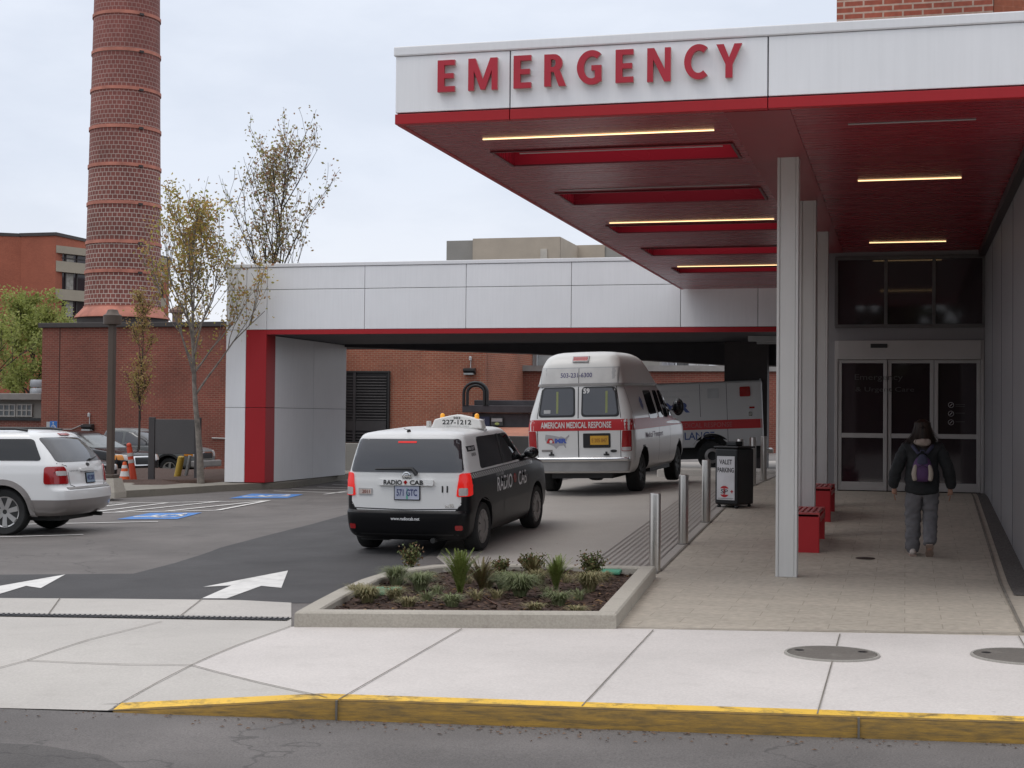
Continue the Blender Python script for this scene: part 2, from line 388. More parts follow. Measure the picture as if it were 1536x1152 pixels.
# street kerb (yellow), tapering into the dropped kerb
def kerb_sheet(s0, s1, prof, name, m):
    b = MB(); bm = b.bm; n = int((s1-s0)/.25); rows = []
    for i in range(n+1):
        s = s0+(s1-s0)*i/n; row = []
        for u, kind, dz in prof:
            x, y = kpt(s, u); z = (G(x, y) if kind else -.16) + dz; row.append(bm.verts.new((x, y, z)))
        rows.append(row)
    for i in range(n):
        for j in range(len(prof)-1): bm.faces.new((rows[i][j], rows[i+1][j], rows[i+1][j+1], rows[i][j+1]))
    return struct(b.build(name, m, smooth=40))
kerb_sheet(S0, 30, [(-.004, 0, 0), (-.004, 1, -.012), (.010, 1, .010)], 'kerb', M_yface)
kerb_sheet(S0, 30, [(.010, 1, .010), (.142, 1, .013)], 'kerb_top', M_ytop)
b = MB(); 
for s in (.02, 3.05, 6.1): 
    x, y = kpt(s, -.006); b.box((x, y, -.055), (.012, .02, .115), math.atan2(KD.y, KD.x))
struct(b.build('kerb_joint', M_joint))
# ------------------------------------------------------------------ painted markings
def paint(polys, name, m, off=.009):
    b = MB()
    for p in polys:
        o = drape(p, off, .5); me = bpy.data.meshes.new('t'); o.bm.to_mesh(me); o.bm.free(); b.bm.from_mesh(me); bpy.data.meshes.remove(me)
    return struct(b.build(name, m))
ar = gp((303, 898.8), (340, 899), (392, 880), (422, 883), (432, 857), (304.7, 881.6), (347, 879.4))
paint([ar], 'lane_arrow', M_white)
al = gp((-60, 903), (0, 892), (39, 880), (61, 883.4), (98, 862.8), (-40, 887), (-14, 886))
paint([al], 'lane_arrow', M_white)
def pline(a, c, w=.1): a, c = at_g(*a), at_g(*c); d = (c-a); d.z = 0; d.normalize(); n = Vector((-d.y, d.x, 0))*w/2; return [tuple((a-n)[:2]), tuple((c-n)[:2]), tuple((c+n)[:2]), tuple((a+n)[:2])]
lines = [((-60, 808), (125, 802.5)), ((20, 787.5), (237, 783)), ((90, 771), (326, 766.2)), ((326, 766.2), (403, 751.5)), ((140, 755.5), (403, 751.5)),
         ((119, 771), (250, 755)), ((175, 769), (331, 752.5)), ((250, 767.5), (397, 752)), ((110, 765), (190, 756)),
         ((410, 737), (540, 740.5)), ((437, 734), (540, 736)), ((476, 731), (540, 733.2)), ((499, 727.2), (540, 728.8)), ((487, 742), (530, 736))]
for k, (a, c) in enumerate(lines): paint([pline(a, c, .1)], 'parking_line', M_white, .009+.0012*(k % 4))
def isa(quad, name):
    q = [Vector(at_g(*p)[:2]) for p in quad]
    bl = lambda u, v: tuple((q[0]*(1-u)+q[1]*u)*(1-v)+(q[3]*(1-u)+q[2]*u)*v)
    paint([[bl(0, 0), bl(1, 0), bl(1, 1), bl(0, 1)]], 'parking_symbol_field', M_blue, .008)
    def pl(pts, w):
        out = []
        for (a, b_) in zip(pts, pts[1:]):
            a, b_ = Vector(a), Vector(b_); d = (b_-a).normalized()*w/2; n = Vector((-d.y, d.x))
            out.append([bl(*(a-n-d)), bl(*(b_-n+d)), bl(*(b_+n+d)), bl(*(a+n-d))])
        return out
    S = [[bl(.36+.07*math.cos(t*PI/5), .14+.06*math.sin(t*PI/5)) for t in range(10)]]
    S += pl([(.37, .24), (.40, .52)], .10) + pl([(.39, .36), (.58, .37)], .07) + pl([(.40, .52), (.62, .54), (.72, .80), (.80, .77)], .08)
    S += pl([(.33, .42), (.24, .58), (.26, .74), (.38, .86), (.54, .86), (.62, .74)], .07)
    b = paint(S, name, M_white, .0135); return b
isa([(175, 779.5), (225, 770), (303, 769.5), (266, 779)], 'parking_symbol')
isa([(344, 748), (378, 741), (455, 742), (431, 747.5)], 'parking_symbol')
# litter of brown leaves and grit along the gutter
lm = []; bl_ = MB()
for i in range(300):
    s = rng.normal(1.2, 1.3) if i < 200 else rng.uniform(-6, 8); u = -abs(rng.normal(0, .16))-.03
    x, y = kpt(s, u); r = rng.uniform(.006, .02); a = rng.uniform(0, PI); z = ZST+.003+.012*min(4, -u)
    bl_.poly([(x+r*math.cos(a), y+r*math.sin(a), z+.002), (x-r*.5*math.sin(a), y+r*.5*math.cos(a), z+.008), (x-r*math.cos(a), y-r*math.sin(a), z+.002), (x+r*.5*math.sin(a), y-r*.5*math.cos(a), z+.004)])
tag(bl_.build('leaf_litter', pm('leaf litter', (.13, .075, .045), .9, var=.6, scale=20)), 'scattered brown leaf litter lying in the gutter below the yellow kerb', 'leaf litter', kind='stuff')
# ------------------------------------------------------------------ kerbed island on the left
isl = gp((166, 748), (250, 743), (338, 737), (440, 732), (500, 722.5), (532, 716))
isl = isl + [(isl[-1][0]+.2, 41.5), (-27.5, 41.5), (isl[0][0]-1.0, isl[0][1]+.9)]
def island(poly, h, name, m):
    o = drape(poly, h, .8); bm = o.bm
    bd = [e for e in bm.edges if e.is_boundary]; r = bmesh.ops.extrude_edge_only(bm, edges=bd)
    for v in r['geom']:
        if isinstance(v, bmesh.types.BMVert): v.co.z -= h+.12
    return struct(o.build(name, m, smooth=40))
island(isl, .15, 'kerb_island', M_kerbold)
cx = sum(p[0] for p in isl)/len(isl); cy = sum(p[1] for p in isl)/len(isl)
ml_ = [tuple(at_g(*p, .16)[:2]) for p in ((205, 731), (262, 727), (300, 724.5), (335, 722.5))] + [(-15.75, 34), (-15.75, 40.5), (-25, 40.5)]
mo_ = struct(drape(ml_, .20, .4, lambda x, y: G(x, y)+.02*math.sin(3*x+y)*math.sin(2.3*y)+.02+.3*sst(-1, 4, (y-34))).build('mulch_bed', M_mulch, smooth=180))
bm = bmesh.new(); bm.from_mesh(mo_.data)
for v in bm.verts:
    if v.is_boundary: v.co.z -= .11
bm.to_mesh(mo_.data); bm.free()
# ------------------------------------------------------------------ building materials
def panel(name, col, rough=.35, var=.03):
    k = NT(name); n = k.noise(.8, 5); m = k.new('ShaderNodeMapping'); m.inputs['Scale'].default_value = (14, 14, .6); k.link(k.co.outputs['Object'], m.inputs[0])
    n2 = k.noise(1.6, 5, vec=m.outputs[0], rough=.6)
    a = k.ramp(n.outputs['Fac'], [(.3, tuple(c*(1-var) for c in col)), (.7, tuple(min(1, c*(1+var)) for c in col))])
    s = k.ramp(n2.outputs['Fac'], [(.35, .968), (.6, 1.)]); o = k.mix(1., a.outputs[0], s.outputs[0], 'MULTIPLY')
    k.link(o, k.b.inputs['Base Color']); k.b.inputs['Roughness'].default_value = rough; k.b.inputs['Specular IOR Level'].default_value = .4
    k.bump(n.outputs['Fac'], .05, .02); return k.m
M_wp = panel('white metal panel', (.83, .83, .84)); M_cap = panel('parapet cap metal', (.78, .78, .79)); M_redp = panel('red metal panel', (.37, .008, .013), .45)
M_greyp = panel('grey wall panel', (.24, .232, .236), .45); M_seam = pm('panel seam', (.10, .10, .10), .7)
M_gap = pm('shadow gap', (.02, .012, .03), .8)
def soffit_mat():
    k = NT('red plank soffit'); t = k.new('ShaderNodeSeparateXYZ'); k.link(k.co.outputs['Object'], t.inputs[0])
    f = k.mth('FRACT', k.mth('MULTIPLY', t.outputs['Y'], 1/.14)); d = k.mth('ABSOLUTE', k.mth('SUBTRACT', f, .5))
    g = k.ramp(d, [(.44, 1.), (.485, 0.)]); n = k.noise(2.2, 5)
    m = k.new('ShaderNodeMapping'); m.inputs['Scale'].default_value = (.35, 7.1, 1); k.link(k.co.outputs['Object'], m.inputs[0]); n2 = k.noise(1., 3, vec=m.outputs[0])
    a = k.ramp(n2.outputs['Fac'], [(.3, (.262, .0105, .0205)), (.7, (.278, .0115, .0225))]); o = k.mix(g.outputs[0], (.03, .003, .005), a.outputs[0])
    k.link(o, k.b.inputs['Base Color']); r = k.ramp(n2.outputs['Fac'], [(.35, .25), (.65, .29)]); k.link(r.outputs[0], k.b.inputs['Roughness'])
    k.b.inputs['Specular IOR Level'].default_value = .45; h = k.mth('ADD', k.mth('MULTIPLY', g.outputs[0], .6), k.mth('MULTIPLY', n2.outputs['Fac'], .07)); k.bump(h, .32, .02); return k.m
M_soff = soffit_mat()
def glass(name, col=(.030, .019, .023), rough=.04, spec=.6):  # maroon base tint stands in for the reflected soffit and dim lobby
    return pm(name, col, rough, var=.05, spec=spec, scale=.7)
M_glass = glass('dark glass'); M_alu = pm('aluminium', (.42, .40, .385), .4, .3, var=.04)
M_steel = pm('brushed steel', (.55, .52, .48), .28, .95, var=.05, scale=1.5)
M_dark = pm('dark bronze metal', (.030, .028, .028), .5, .3); M_black = pm('black plastic', (.012, .012, .013), .45)
M_light = pm('warm tube light', (.9, .8, .6), .5, emit=(1., .70, .34), es=1.9); M_tubeoff = pm('unlit tube', (.42, .42, .42), .4)
M_colw = panel('column white paint', (.58, .57, .55), .4)
# ------------------------------------------------------------------ front canopy
ZS, ZC, YF, XL = 4.493, 5.243, 13.542, -4.77
canopy = thing('canopy', 'big red and white flat canopy carrying the EMERGENCY letters over the entrance lane and walkway', 'canopy', (0, 0, 0))
XR = 3.2
seams = [XL, at_y(765, 120, YF).x, at_y(1152, 100, YF).x, XR]
for i in range(3):
    a, c = seams[i], seams[i+1]
    MB().span((a+.006, YF, 4.604), (c-.006, YF+.08, 5.146)).build('fascia_panel', M_wp, canopy, bevel=.006)
    MB().span((a+.004, YF-.006, ZS), (c-.004, YF+.08, 4.590)).build('red_trim', M_redp, canopy, bevel=.004)
MB().span((XL-.012, YF-.02, 5.150), (XR, YF+.16, ZC)).build('parapet_cap', M_cap, canopy, bevel=.012)
MB().span((XL+.02, YF+.03, 4.585), (XR, YF+.07, 5.155)).build('shadow_gap', M_gap, canopy)
for y0, y1 in ((YF+.085, 20), (20.01, 26.4), (26.41, 32.5)):
    MB().span((XL, y0, 4.604), (XL+.06, y1, 5.146)).build('fascia_panel', M_wp, canopy, bevel=.006)
    MB().span((XL, y0, ZS), (XL+.06, y1, 4.590)).build('red_trim', M_redp, canopy, bevel=.004)
MB().span((XL-.012, YF+.17, 5.150), (XL+.16, 32.5, ZC)).build('parapet_cap', M_cap, canopy, bevel=.012)
# soffit with open skylight wells
so_near = [at_z(739, 228, ZS).y, at_z(838, 290, ZS).y, at_z(911.6, 339, ZS).y, at_z(968.6, 373, ZS).y, at_z(1007.6, 402.5, ZS).y]
so_far = [at_z(770, 248, ZS).y, at_z(863, 306.5, ZS).y, at_z(928, 349, ZS).y, at_z(978, 383, ZS).y, at_z(1020.6, 409, ZS).y]
wx0, wx1 = at_z(745, 231, ZS).x, at_z(1101, 224, ZS).x
print('WELLS', [(round(a, 2), round(c, 2)) for a, c in zip(so_near, so_far)], wx0, wx1)
b = MB(); y = YF+.085
for a, c in zip(so_near, so_far):
    b.span((wx0, y, ZS+.004), (wx1, a, 5.10)); y = c
b.span((wx0, y, ZS+.004), (wx1, 32.45, 5.10))
b.span((XL+.065, YF+.085, ZS+.004), (wx0-.002, 32.45, 5.10)); b.span((wx1+.002, YF+.085, ZS+.004), (-1.62, 32.45, 5.10))
b.build('soffit', M_soff, canopy)
MB().span((-1.618, YF+.085, ZS-.004), (-1.02, 32.45, 5.10)).build('soffit_beam', pm('red beam panel', (.24, .012, .02), .35, var=.06), canopy)
MB().span((-1.018, YF+.085, ZS+.004), (XR, 32.45, 5.10)).build('soffit', M_soff, canopy)
for a, c in zip(so_near, so_far):
    b = MB()
    for (p, q) in (((wx0-.03, a-.03), (wx1+.03, a)), ((wx0-.03, c), (wx1+.03, c+.03)), ((wx0-.03, a), (wx0, c)), ((wx1, a), (wx1+.03, c))):
        b.span((*p, ZS-.012), (*q, ZS+.003))
    b.build('skylight_frame', pm('dark red frame', (.09, .006, .010), .4), canopy)
b = MB()
for a, c in zip(so_near, so_far):
    b.span((wx0-.02, c+.001, ZS+.05), (wx1+.02, c+.012, 5.0))
def lightbar(p, q, lit):
    a, c = at_z(*p, ZS), at_z(*q, ZS); yy = (a.y+c.y)/2
    MB().span((a.x, yy-.013, ZS-.006), (c.x, yy+.013, ZS+.002)).build('tube_light', M_light if lit else M_tubeoff, canopy)
for p, q, lit in (((724.4, 208.8), (1071, 195), 1), ((780, 230), (1084, 218.6), 0), ((838, 285), (1125, 276.5), 0), ((915, 335), (1160.6, 328), 1), ((1016, 400), (1172, 397.4), 1),
                  ((1272, 186), (1464, 179), 0), ((1287, 271), (1442, 266.5), 1), ((1304, 364), (1419, 362), 1)): lightbar(p, q, lit)
b.bm.free()
# columns: white H-sections
for i, yc in enumerate((16.22, 19.50, 22.77)):
    xl, xr = (-1.335, -1.11) if i == 0 else ((-1.318, -1.115) if i == 1 else (-1.312, -1.125))
    z0 = G(-1.2, yc); b = MB()
    b.span((xl+.03, yc-.10, z0-.05), (xr-.03, yc+.10, ZS+.002))
    b.span((xl, yc-.11, z0-.05), (xl+.028, yc+.11, ZS+.002)); b.span((xr-.028, yc-.11, z0-.05), (xr, yc+.11, ZS+.002))
    co = b.build('column', M_colw, canopy, bevel=.004)
    MB().span((xl-.01, yc-.12, z0-.03), (xr+.01, yc+.12, z0+.012)).build('base_plate', M_steel, co)
# ------------------------------------------------------------------ EMERGENCY letters
M_lred = pm('red acrylic letter face', (.42, .012, .028), .3, var=.05); M_lside = pm('letter return', (.62, .58, .52), .4)
def seg(a, b_, w):
    a, b_ = Vector(a), Vector(b_); d = (b_-a).normalized(); n = Vector((-d.y, d.x))*w/2; return [a-n, b_-n, b_+n, a+n]
def arc_poly(cx, cy, rx, ry, t, a0, a1, n=20):
    o = [(cx+rx*math.cos(a0+(a1-a0)*i/n), cy+ry*math.sin(a0+(a1-a0)*i/n)) for i in range(n+1)]
    k = [(cx+(rx-t)*math.cos(a0+(a1-a0)*i/n), cy+(ry-t*.86)*math.sin(a0+(a1-a0)*i/n)) for i in range(n+1)]
    return o+k[::-1]
def letter(ch):
    s = .215
    if ch == 'E': return [[(0, 0), (.56, 0), (.56, .17), (s, .17), (s, .425), (.52, .425), (.52, .58), (s, .58), (s, .84), (.56, .84), (.56, 1), (0, 1)]], .56
    if ch == 'M': return [[(0, 0), (.18, 0), (.18, .62), (.40, .02), (.54, .02), (.76, .62), (.76, 0), (.94, 0), (.94, 1), (.71, 1), (.47, .33), (.23, 1), (0, 1)]], .94
    if ch == 'N': return [[(0, 0), (.185, 0), (.185, .66), (.53, 0), (.74, 0), (.74, 1), (.555, 1), (.555, .36), (.22, 1), (0, 1)]], .74
    if ch == 'Y': return [[(.28, 0), (.495, 0), (.495, .40), (.78, 1), (.55, 1), (.39, .60), (.23, 1), (0, 1), (.28, .40)]], .78
    if ch == 'C': return [arc_poly(.46, .5, .46, .515, .215, math.radians(52), math.radians(308), 30)], .74
    if ch == 'G':
        g = arc_poly(.46, .5, .46, .515, .215, math.radians(52), math.radians(308), 30)
        return [g, [(.54, .08), (.76, .08), (.76, .56), (.45, .56), (.45, .41), (.56, .41), (.56, .08)]], .76
    if ch == 'R':
        bowl = [(s, .84), (s, 1), (.30, 1)]+[(.31+.27*math.cos(a), .725+.275*math.sin(a)) for a in [PI/2-PI*i/14 for i in range(15)]]+[(s, .45), (s, .60), (.30, .60)]+[(.285+.085*math.cos(a), .72+.12*math.sin(a)) for a in [-PI/2+PI*i/10 for i in range(11)]]+[(.28, .84)]
        return [[(0, 0), (s, 0), (s, 1), (0, 1)], bowl, [(.30, .46), (.47, 0), (.70, 0), (.50, .50)]], .66
sign = thing('emergency_sign', 'row of nine raised red letters reading EMERGENCY on the white canopy front', 'sign', (at_y(885, 110, YF).x, YF, 4.87))
# (left px, right px, y bottom px, y top px) of every letter
LP = [('E', 656, 682, 137.5, 90), ('M', 702, 746, 135, 87), ('E', 770, 796.5, 132, 83), ('R', 816, 847, 129, 81), ('G', 865, 902, 126, 76), ('E', 923, 950, 123.5, 74), ('N', 970.5, 1006, 122, 71.5), ('C', 1026, 1061, 118, 67), ('Y', 1074, 1113, 116, 65.5)]
for ch, l, r, yb, yt in LP:
    polys, w = letter(ch); yy = YF-.07; p0 = at_y(l, yb, yy); p1 = at_y(r, yt, yy); sx = (p1.x-p0.x)/w; sz = (p1.z-p0.z); zb = at_y((l+r)/2, yb, yy).z; zt = at_y((l+r)/2, yt, yy).z
    def mk(y0, y1, nm, m, par, inf=0.):
        b = MB()
        for k, pl in enumerate(polys): b.prism([(p0.x+x*sx, y0+.0007*k, zb+z*(zt-zb)) for x, z in pl], (0, y1-y0, 0))
        return b
    f = mk(yy, YF-.035, 'letter', M_lred, sign).build('letter', M_lred, None)
    d = mk(YF-.034, YF-.012, 'r', M_lside, f).build('letter_return', M_lside, None)
    f.parent = sign; f.matrix_parent_inverse = Matrix.Translation(-sign.location); d.parent = f
# ------------------------------------------------------------------ bridge canopy with the red pylon
YB = 32.634; X0, X1, XM = -15.69, -15.17, -14.645
bridge = thing('bridge_canopy', 'long white panelled bridge canopy with a red pylon spanning the lane behind the vehicles', 'canopy', (0, 0, 0))
vs = [X0, X1, XM] + [at_y(px, 440, YB).x for px in (547, 699, 857, 1021, 1137)] + [-.2]
ZR = at_y(700, 430.5, YB).z; hs = [3.677, ZR, 5.155]
for i in range(len(vs)-1):
    for j in range(2):
        MB().span((vs[i]+.006, YB, hs[j]+.006), (vs[i+1]-.006, YB+.07, hs[j+1]-.006)).build('fascia_panel', M_wp, bridge, bevel=.006)
MB().span((X0+.01, YB+.04, 3.6), (-.2, YB+.068, 5.16)).build('shadow_gap', M_seam, bridge)
MB().span((X0-.01, YB-.02, 5.158), (-.2, YB+.25, 5.245)).build('parapet_cap', M_cap, bridge, bevel=.012)
zb0 = G(-15.4, YB)+.16
ZM = at_y(388, 611.5, YB).z
for a, c in ((zb0, ZM), (ZM, 3.677)):
    MB().span((X0+.006, YB, a+.005), (X1-.004, YB+.07, c-.005)).build('pylon_panel', M_wp, bridge, bevel=.006)
    MB().span((X1+.004, YB-.004, a+.005), (XM, YB+.53, c-.005)).build('red_pylon', M_redp, bridge, bevel=.006)
MB().span((XM+.003, YB-.004, 3.565), (-.2, YB+.07, 3.672)).build('red_trim', M_redp, bridge, bevel=.004)
for a, c in ((zb0, ZM), (ZM, 3.56)):
    for (ya, yc) in ((YB+.535, 35.6), (35.61, 37.9)): MB().span((X0+.08, ya, a+.005), (XM-.01, yc-.004, c-.005)).build('pylon_panel', M_wp, bridge, bevel=.006)
b = MB(); b.span((X0+.03, YB+.08, zb0), (XM-.02, 37.9, 3.56)); b.build('pylon_core', M_seam, bridge)
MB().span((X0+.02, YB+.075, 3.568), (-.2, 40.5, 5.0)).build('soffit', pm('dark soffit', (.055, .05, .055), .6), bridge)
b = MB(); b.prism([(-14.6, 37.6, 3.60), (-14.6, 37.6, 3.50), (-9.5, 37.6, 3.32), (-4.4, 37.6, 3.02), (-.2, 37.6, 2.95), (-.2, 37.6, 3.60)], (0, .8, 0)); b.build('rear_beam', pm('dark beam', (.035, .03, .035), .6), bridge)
xa, xb = at_y(1088, 560, 37.2).x, at_y(1152, 560, 37.2).x
MB().span((xa, 37.0, G(xa, 37)-.1), (xb, 37.55, 3.566)).build('support_pier', pm('dark pier', (.06, .05, .05), .7), bridge)
for px, yy in ((1122, 34.2), (1135, 35.4)):
    p = at_y(px, 514, yy); MB().span((p.x, yy, 3.44), (p.x+1.6, yy+.14, 3.562)).build('tube_light', M_tubeoff, bridge)
# ------------------------------------------------------------------ hospital building: right wall, vestibule front, sliding door
XW, YD = 1.256, 25.686
hosp = thing('hospital_building', 'grey panelled hospital entrance wing with dark glass front at the end of the walkway', 'building', (0, 0, 0))
b = MB(); b.span((XW, 15.2, -.3), (14, 33, ZS)); wl = b.build('wall', M_greyp, hosp)
b = MB()
for y in (16.8, 19.0, 21.2, 23.4): b.span((XW-.004, y-.008, G(XW, y)), (XW+.01, y+.008, ZS-.12))
b.build('wall_joint', M_seam, hosp)
MB().span((XW-.10, 15.2, ZS-.11), (XW-.002, YD-.05, ZS-.003)).build('soffit_trim', pm('dark trim', (.03, .018, .018), .5), hosp)
struct(drape([(1.02, 15.2), (XW, 15.2), (XW, YD), (1.12, YD)], .012, .5).build('gravel_strip', pm('dark gravel', (.10, .09, .082), .95, var=.6, scale=40, bump=1., bscale=60)))
zg = G(0, YD); zt = at_y(1365, 375, YD).z
zT0, zT1 = at_y(1365, 489, YD).z, at_y(1365, 386, YD).z; zD = at_y(1365, 511, YD).z; xd0, xd1 = at_y(1252, 620, YD).x, at_y(1476, 620, YD).x
b = MB(); b.span((-1.30, YD, zT1), (XW-.003, YD+.2, ZS+.01)); b.span((-1.30, YD, zD), (XW-.003, YD+.2, zT0)); b.span((-1.30, YD, zg-.1), (xd0, YD+.2, zD)); b.span((xd1, YD, zg-.1), (XW-.003, YD+.2, zD))
b.span((-1.30, YD, zT0), (xd0+.02, YD+.2, zT1)); b.span((xd1, YD, zT0), (XW-.003, YD+.2, zT1))
b.span((-1.30, YD+.21, zg-.1), (-1.22, 32.5, ZS+.01)); b.build('vestibule_front', M_greyp, hosp, bevel=.004)
MB().span((-1.2, YD+.15, zg-.1), (XW-.01, YD+.18, ZS-.05)).build('dark_backing', M_black, hosp)  # black sheet added close behind the leaves to stop bright gaps between them
tf = MB(); xs = [xd0+.02, at_y(1329, 440, YD).x, at_y(1401, 440, YD).x, xd1]
for x in xs: tf.span((x-.028, YD-.03, zT0), (x+.028, YD+.06, zT1))
for z in (zT0, zT1): tf.span((xd0, YD-.035, z-.03), (xd1+.03, YD+.06, z+.03))
fr = tf.build('transom_window', pm('dark aluminium', (.12, .115, .115), .4, .3), hosp, bevel=.003)
for i in range(3): MB().span((xs[i]+.028, YD+.0, zT0+.03), (xs[i+1]-.028, YD+.02, zT1-.03)).build('pane', M_glass, fr)
door = thing('sliding_door', 'three leaf grey aluminium automatic sliding door with dark glass at the end of the walkway', 'door', ((xd0+xd1)/2, YD, zg))
DM = Matrix.Translation(-door.location)
def dpart(b, n, m, par=None, bevel=.004):
    o = b.build(n, m, par or door, bevel=bevel, M=DM); return o
b = MB(); y0 = YD-.05; zz = lambda py: at_y(1365, py, YD).z
b.span((xd0, y0, zg), (xd0+.05, YD+.12, zD)); b.span((xd1-.05, y0, zg), (xd1, YD+.12, zD)); b.span((xd0+.05, y0-.03, zz(541)+.02), (xd1-.05, YD+.12, zD))
dpart(b, 'frame', M_alu)
b = MB(); b.span((at_y(1306, 519, YD).x, y0-.05, zz(522)), (at_y(1331, 519, YD).x, y0-.028, zz(516))); dpart(b, 'sensor', M_black)
dx = [xd0+.05, at_y(1331, 620, YD).x, at_y(1401, 620, YD).x, xd1-.05]
ztop = zz(541)+.018; zr0, zr1, zb_ = zz(657.5), zz(650.5), zz(724)
for i in range(3):
    a, c = dx[i]+.004, dx[i+1]-.004; yy = YD-.03+(.035 if i != 0 else 0); fw = .062
    b = MB(); b.span((a, yy, zg+.02), (a+fw, yy+.05, ztop)); b.span((c-fw, yy, zg+.02), (c, yy+.05, ztop))
    b.span((a+fw, yy, ztop-.06), (c-fw, yy+.05, ztop)); b.span((a+fw, yy, zr0), (c-fw, yy+.05, zr1)); b.span((a+fw, yy, zg+.02), (c-fw, yy+.05, zb_))
    lf = dpart(b, 'door_leaf', M_alu)
    b = MB(); b.span((a+fw, yy+.018, zr1), (c-fw, yy+.03, ztop-.06)); b.span((a+fw, yy+.018, zb_), (c-fw, yy+.03, zr0)); dpart(b, 'pane', M_glass, lf, 0)
def flat_text(txt, px, py, Y, h, m, par, name, w=None, weight=0., M=None, align='CENTER', dz=0.):
    me = text_mesh(txt, h, weight, align=align) if w is None else fit_text(txt, h, w, weight)
    p = at_y(px, py, Y); b = MB(); b.add_mesh(me, Matrix.Translation(p) @ Matrix.Rotation(PI/2, 4, 'X')); return b.build(name, m, par, M=M, recalc=False)
M_etch = pm('etched lettering', (.055, .048, .048), .6); M_etchw = pm('white lettering', (.45, .42, .42), .6)
flat_text('Emergency', 1318, 567, YD-.03, .125, M_etch, door, 'lettering', w=.78, M=DM); flat_text('& Urgent Care', 1327, 585, YD-.03, .10, M_etch, door, 'lettering', w=.95, M=DM)
for k, (py, t) in enumerate(((607.5, 'No Smoking'), (620.5, 'No Weapons'), (633.5, 'Video Recording'))):
    p = at_y(1426.5, py, YD-.004); b = MB(); b.lathe([(.040, -.002), (.046, -.002), (.046, .001), (.040, .001)], 20, 'Y', p, closed=True); b.cyl(p-Vector((.02, 0, .02)), p+Vector((.02, 0, .02)), .006, n=6)
    dpart(b, 'notice_symbol', M_etchw, bevel=0)
    b = MB()
    for q in range(1 + (k == 0)): b.span((p.x+.07, p.y-.001, p.z+.005-.03*q), (p.x+.22, p.y+.001, p.z+.016-.03*q))
    dpart(b, 'notice_line', M_etch, bevel=0)
# door stop post and small reddish post beside the door
b = MB(); p = at_g(1483, 742); b.cyl(p, p+Vector((0, 0, .05)), .05, .04, n=16); b.lathe([(.035, .05), (.04, .07), (.02, .1), (0, .1)], 14, 'Z', p)
tag(b.build('door_stop', M_steel, smooth=40), 'small steel door stop on the floor at the right end of the sliding door', 'door stop')
# ------------------------------------------------------------------ background buildings
M_brick = brick('red brick', (.215, .055, .036), (.165, .042, .028), (.22, .12, .085)); M_brick2 = brick('orange brick', (.34, .10, .055), (.28, .075, .042), (.33, .22, .15))
M_brickd = brick('dark brick', (.20, .052, .036), (.15, .04, .03), (.24, .16, .12)); M_cop = pm('dark coping', (.05, .042, .04), .7); M_conc = concrete('weathered concrete', (.24, .225, .20), .5)
M_far = brick('far orange brick', (.34, .095, .052), (.30, .082, .045), (.34, .13, .085), ms=.006, patch=.12)
# boiler house at the chimney
YH = 50.0; xl = at_y(62, 600, YH).x; zt = at_y(200, 486, YH).z; xr = at_y(470, 560, YH).x
bh = thing('boiler_house', 'low red brick boiler house with dark coping below the round chimney', 'building', ((xl-4)/2, YH+5, -1))
B_ = lambda b, n, m, par, T, **kw: b.build(n, m, par, M=Matrix.Translation(-T.location), **kw)
b = MB(); b.span((xl, YH, -1.4), (xr, YH+14, zt-.12)); B_(b, 'wall', M_brick, bh, bh)
b = MB(); b.span((xl-.12, YH-.12, zt-.12), (xr, YH+14.1, zt+.06)); B_(b, 'roof_edge', M_cop, bh, bh, bevel=.02)
b = MB(); x = at_y(88.5, 600, YH).x; b.span((x-.02, YH-.006, -1), (x+.02, YH+.01, zt-.13)); B_(b, 'movement_joint', pm('joint brown', (.06, .025, .02), .9), bh, bh)
b = MB()
p1, p2, p3, p4 = at_y(0, 643, YH-.05), at_y(108, 644, YH-.05), at_y(124, 637, YH-.05), at_y(128, 637, YH-.05)
b.tube([(xl, p1.y, p1.z), p2, p3, p4], .022, 6); p5, p6 = at_y(318, 657, YH-.05), at_y(345, 658, YH-.05); b.tube([p5, p6], .03, 6)
B_(b, 'conduit', pm('grey conduit', (.3, .28, .27), .5, .4), bh, bh)
def wall_lamp(px, py, Y, w, label, photo=True):
    p = at_y(px, py, Y); t = thing('wall_lamp', label, 'lamp', p)
    b = MB(); b.prism([(-w/2, -.02, .10), (-w/2*.9, -.30, .06), (-w/2*.9, -.30, -.02), (-w/2, -.02, -.14)], (w, 0, 0))
    b.build('housing', M_dark, t, bevel=.01); MB().span((-w*.4, -.27, -.15), (w*.4, -.05, -.09)).build('lens', pm('lamp lens', (.34, .36, .36), .3), t)
    if photo: b = MB(); b.cyl((.02, -.08, .38), (.02, -.08, .46), .05, n=12); b.sph((.02, -.08, .47), .055, 12, 8); b.cyl((.02, -.03, .38), (.02, -.03, .1), .015, n=6); b.build('photocell', pm('light grey plastic', (.5, .5, .5), .5), t, smooth=50)
wall_lamp(134, 640, YH, .44, 'dark wall pack lamp on the boiler house brick above the parked white car')
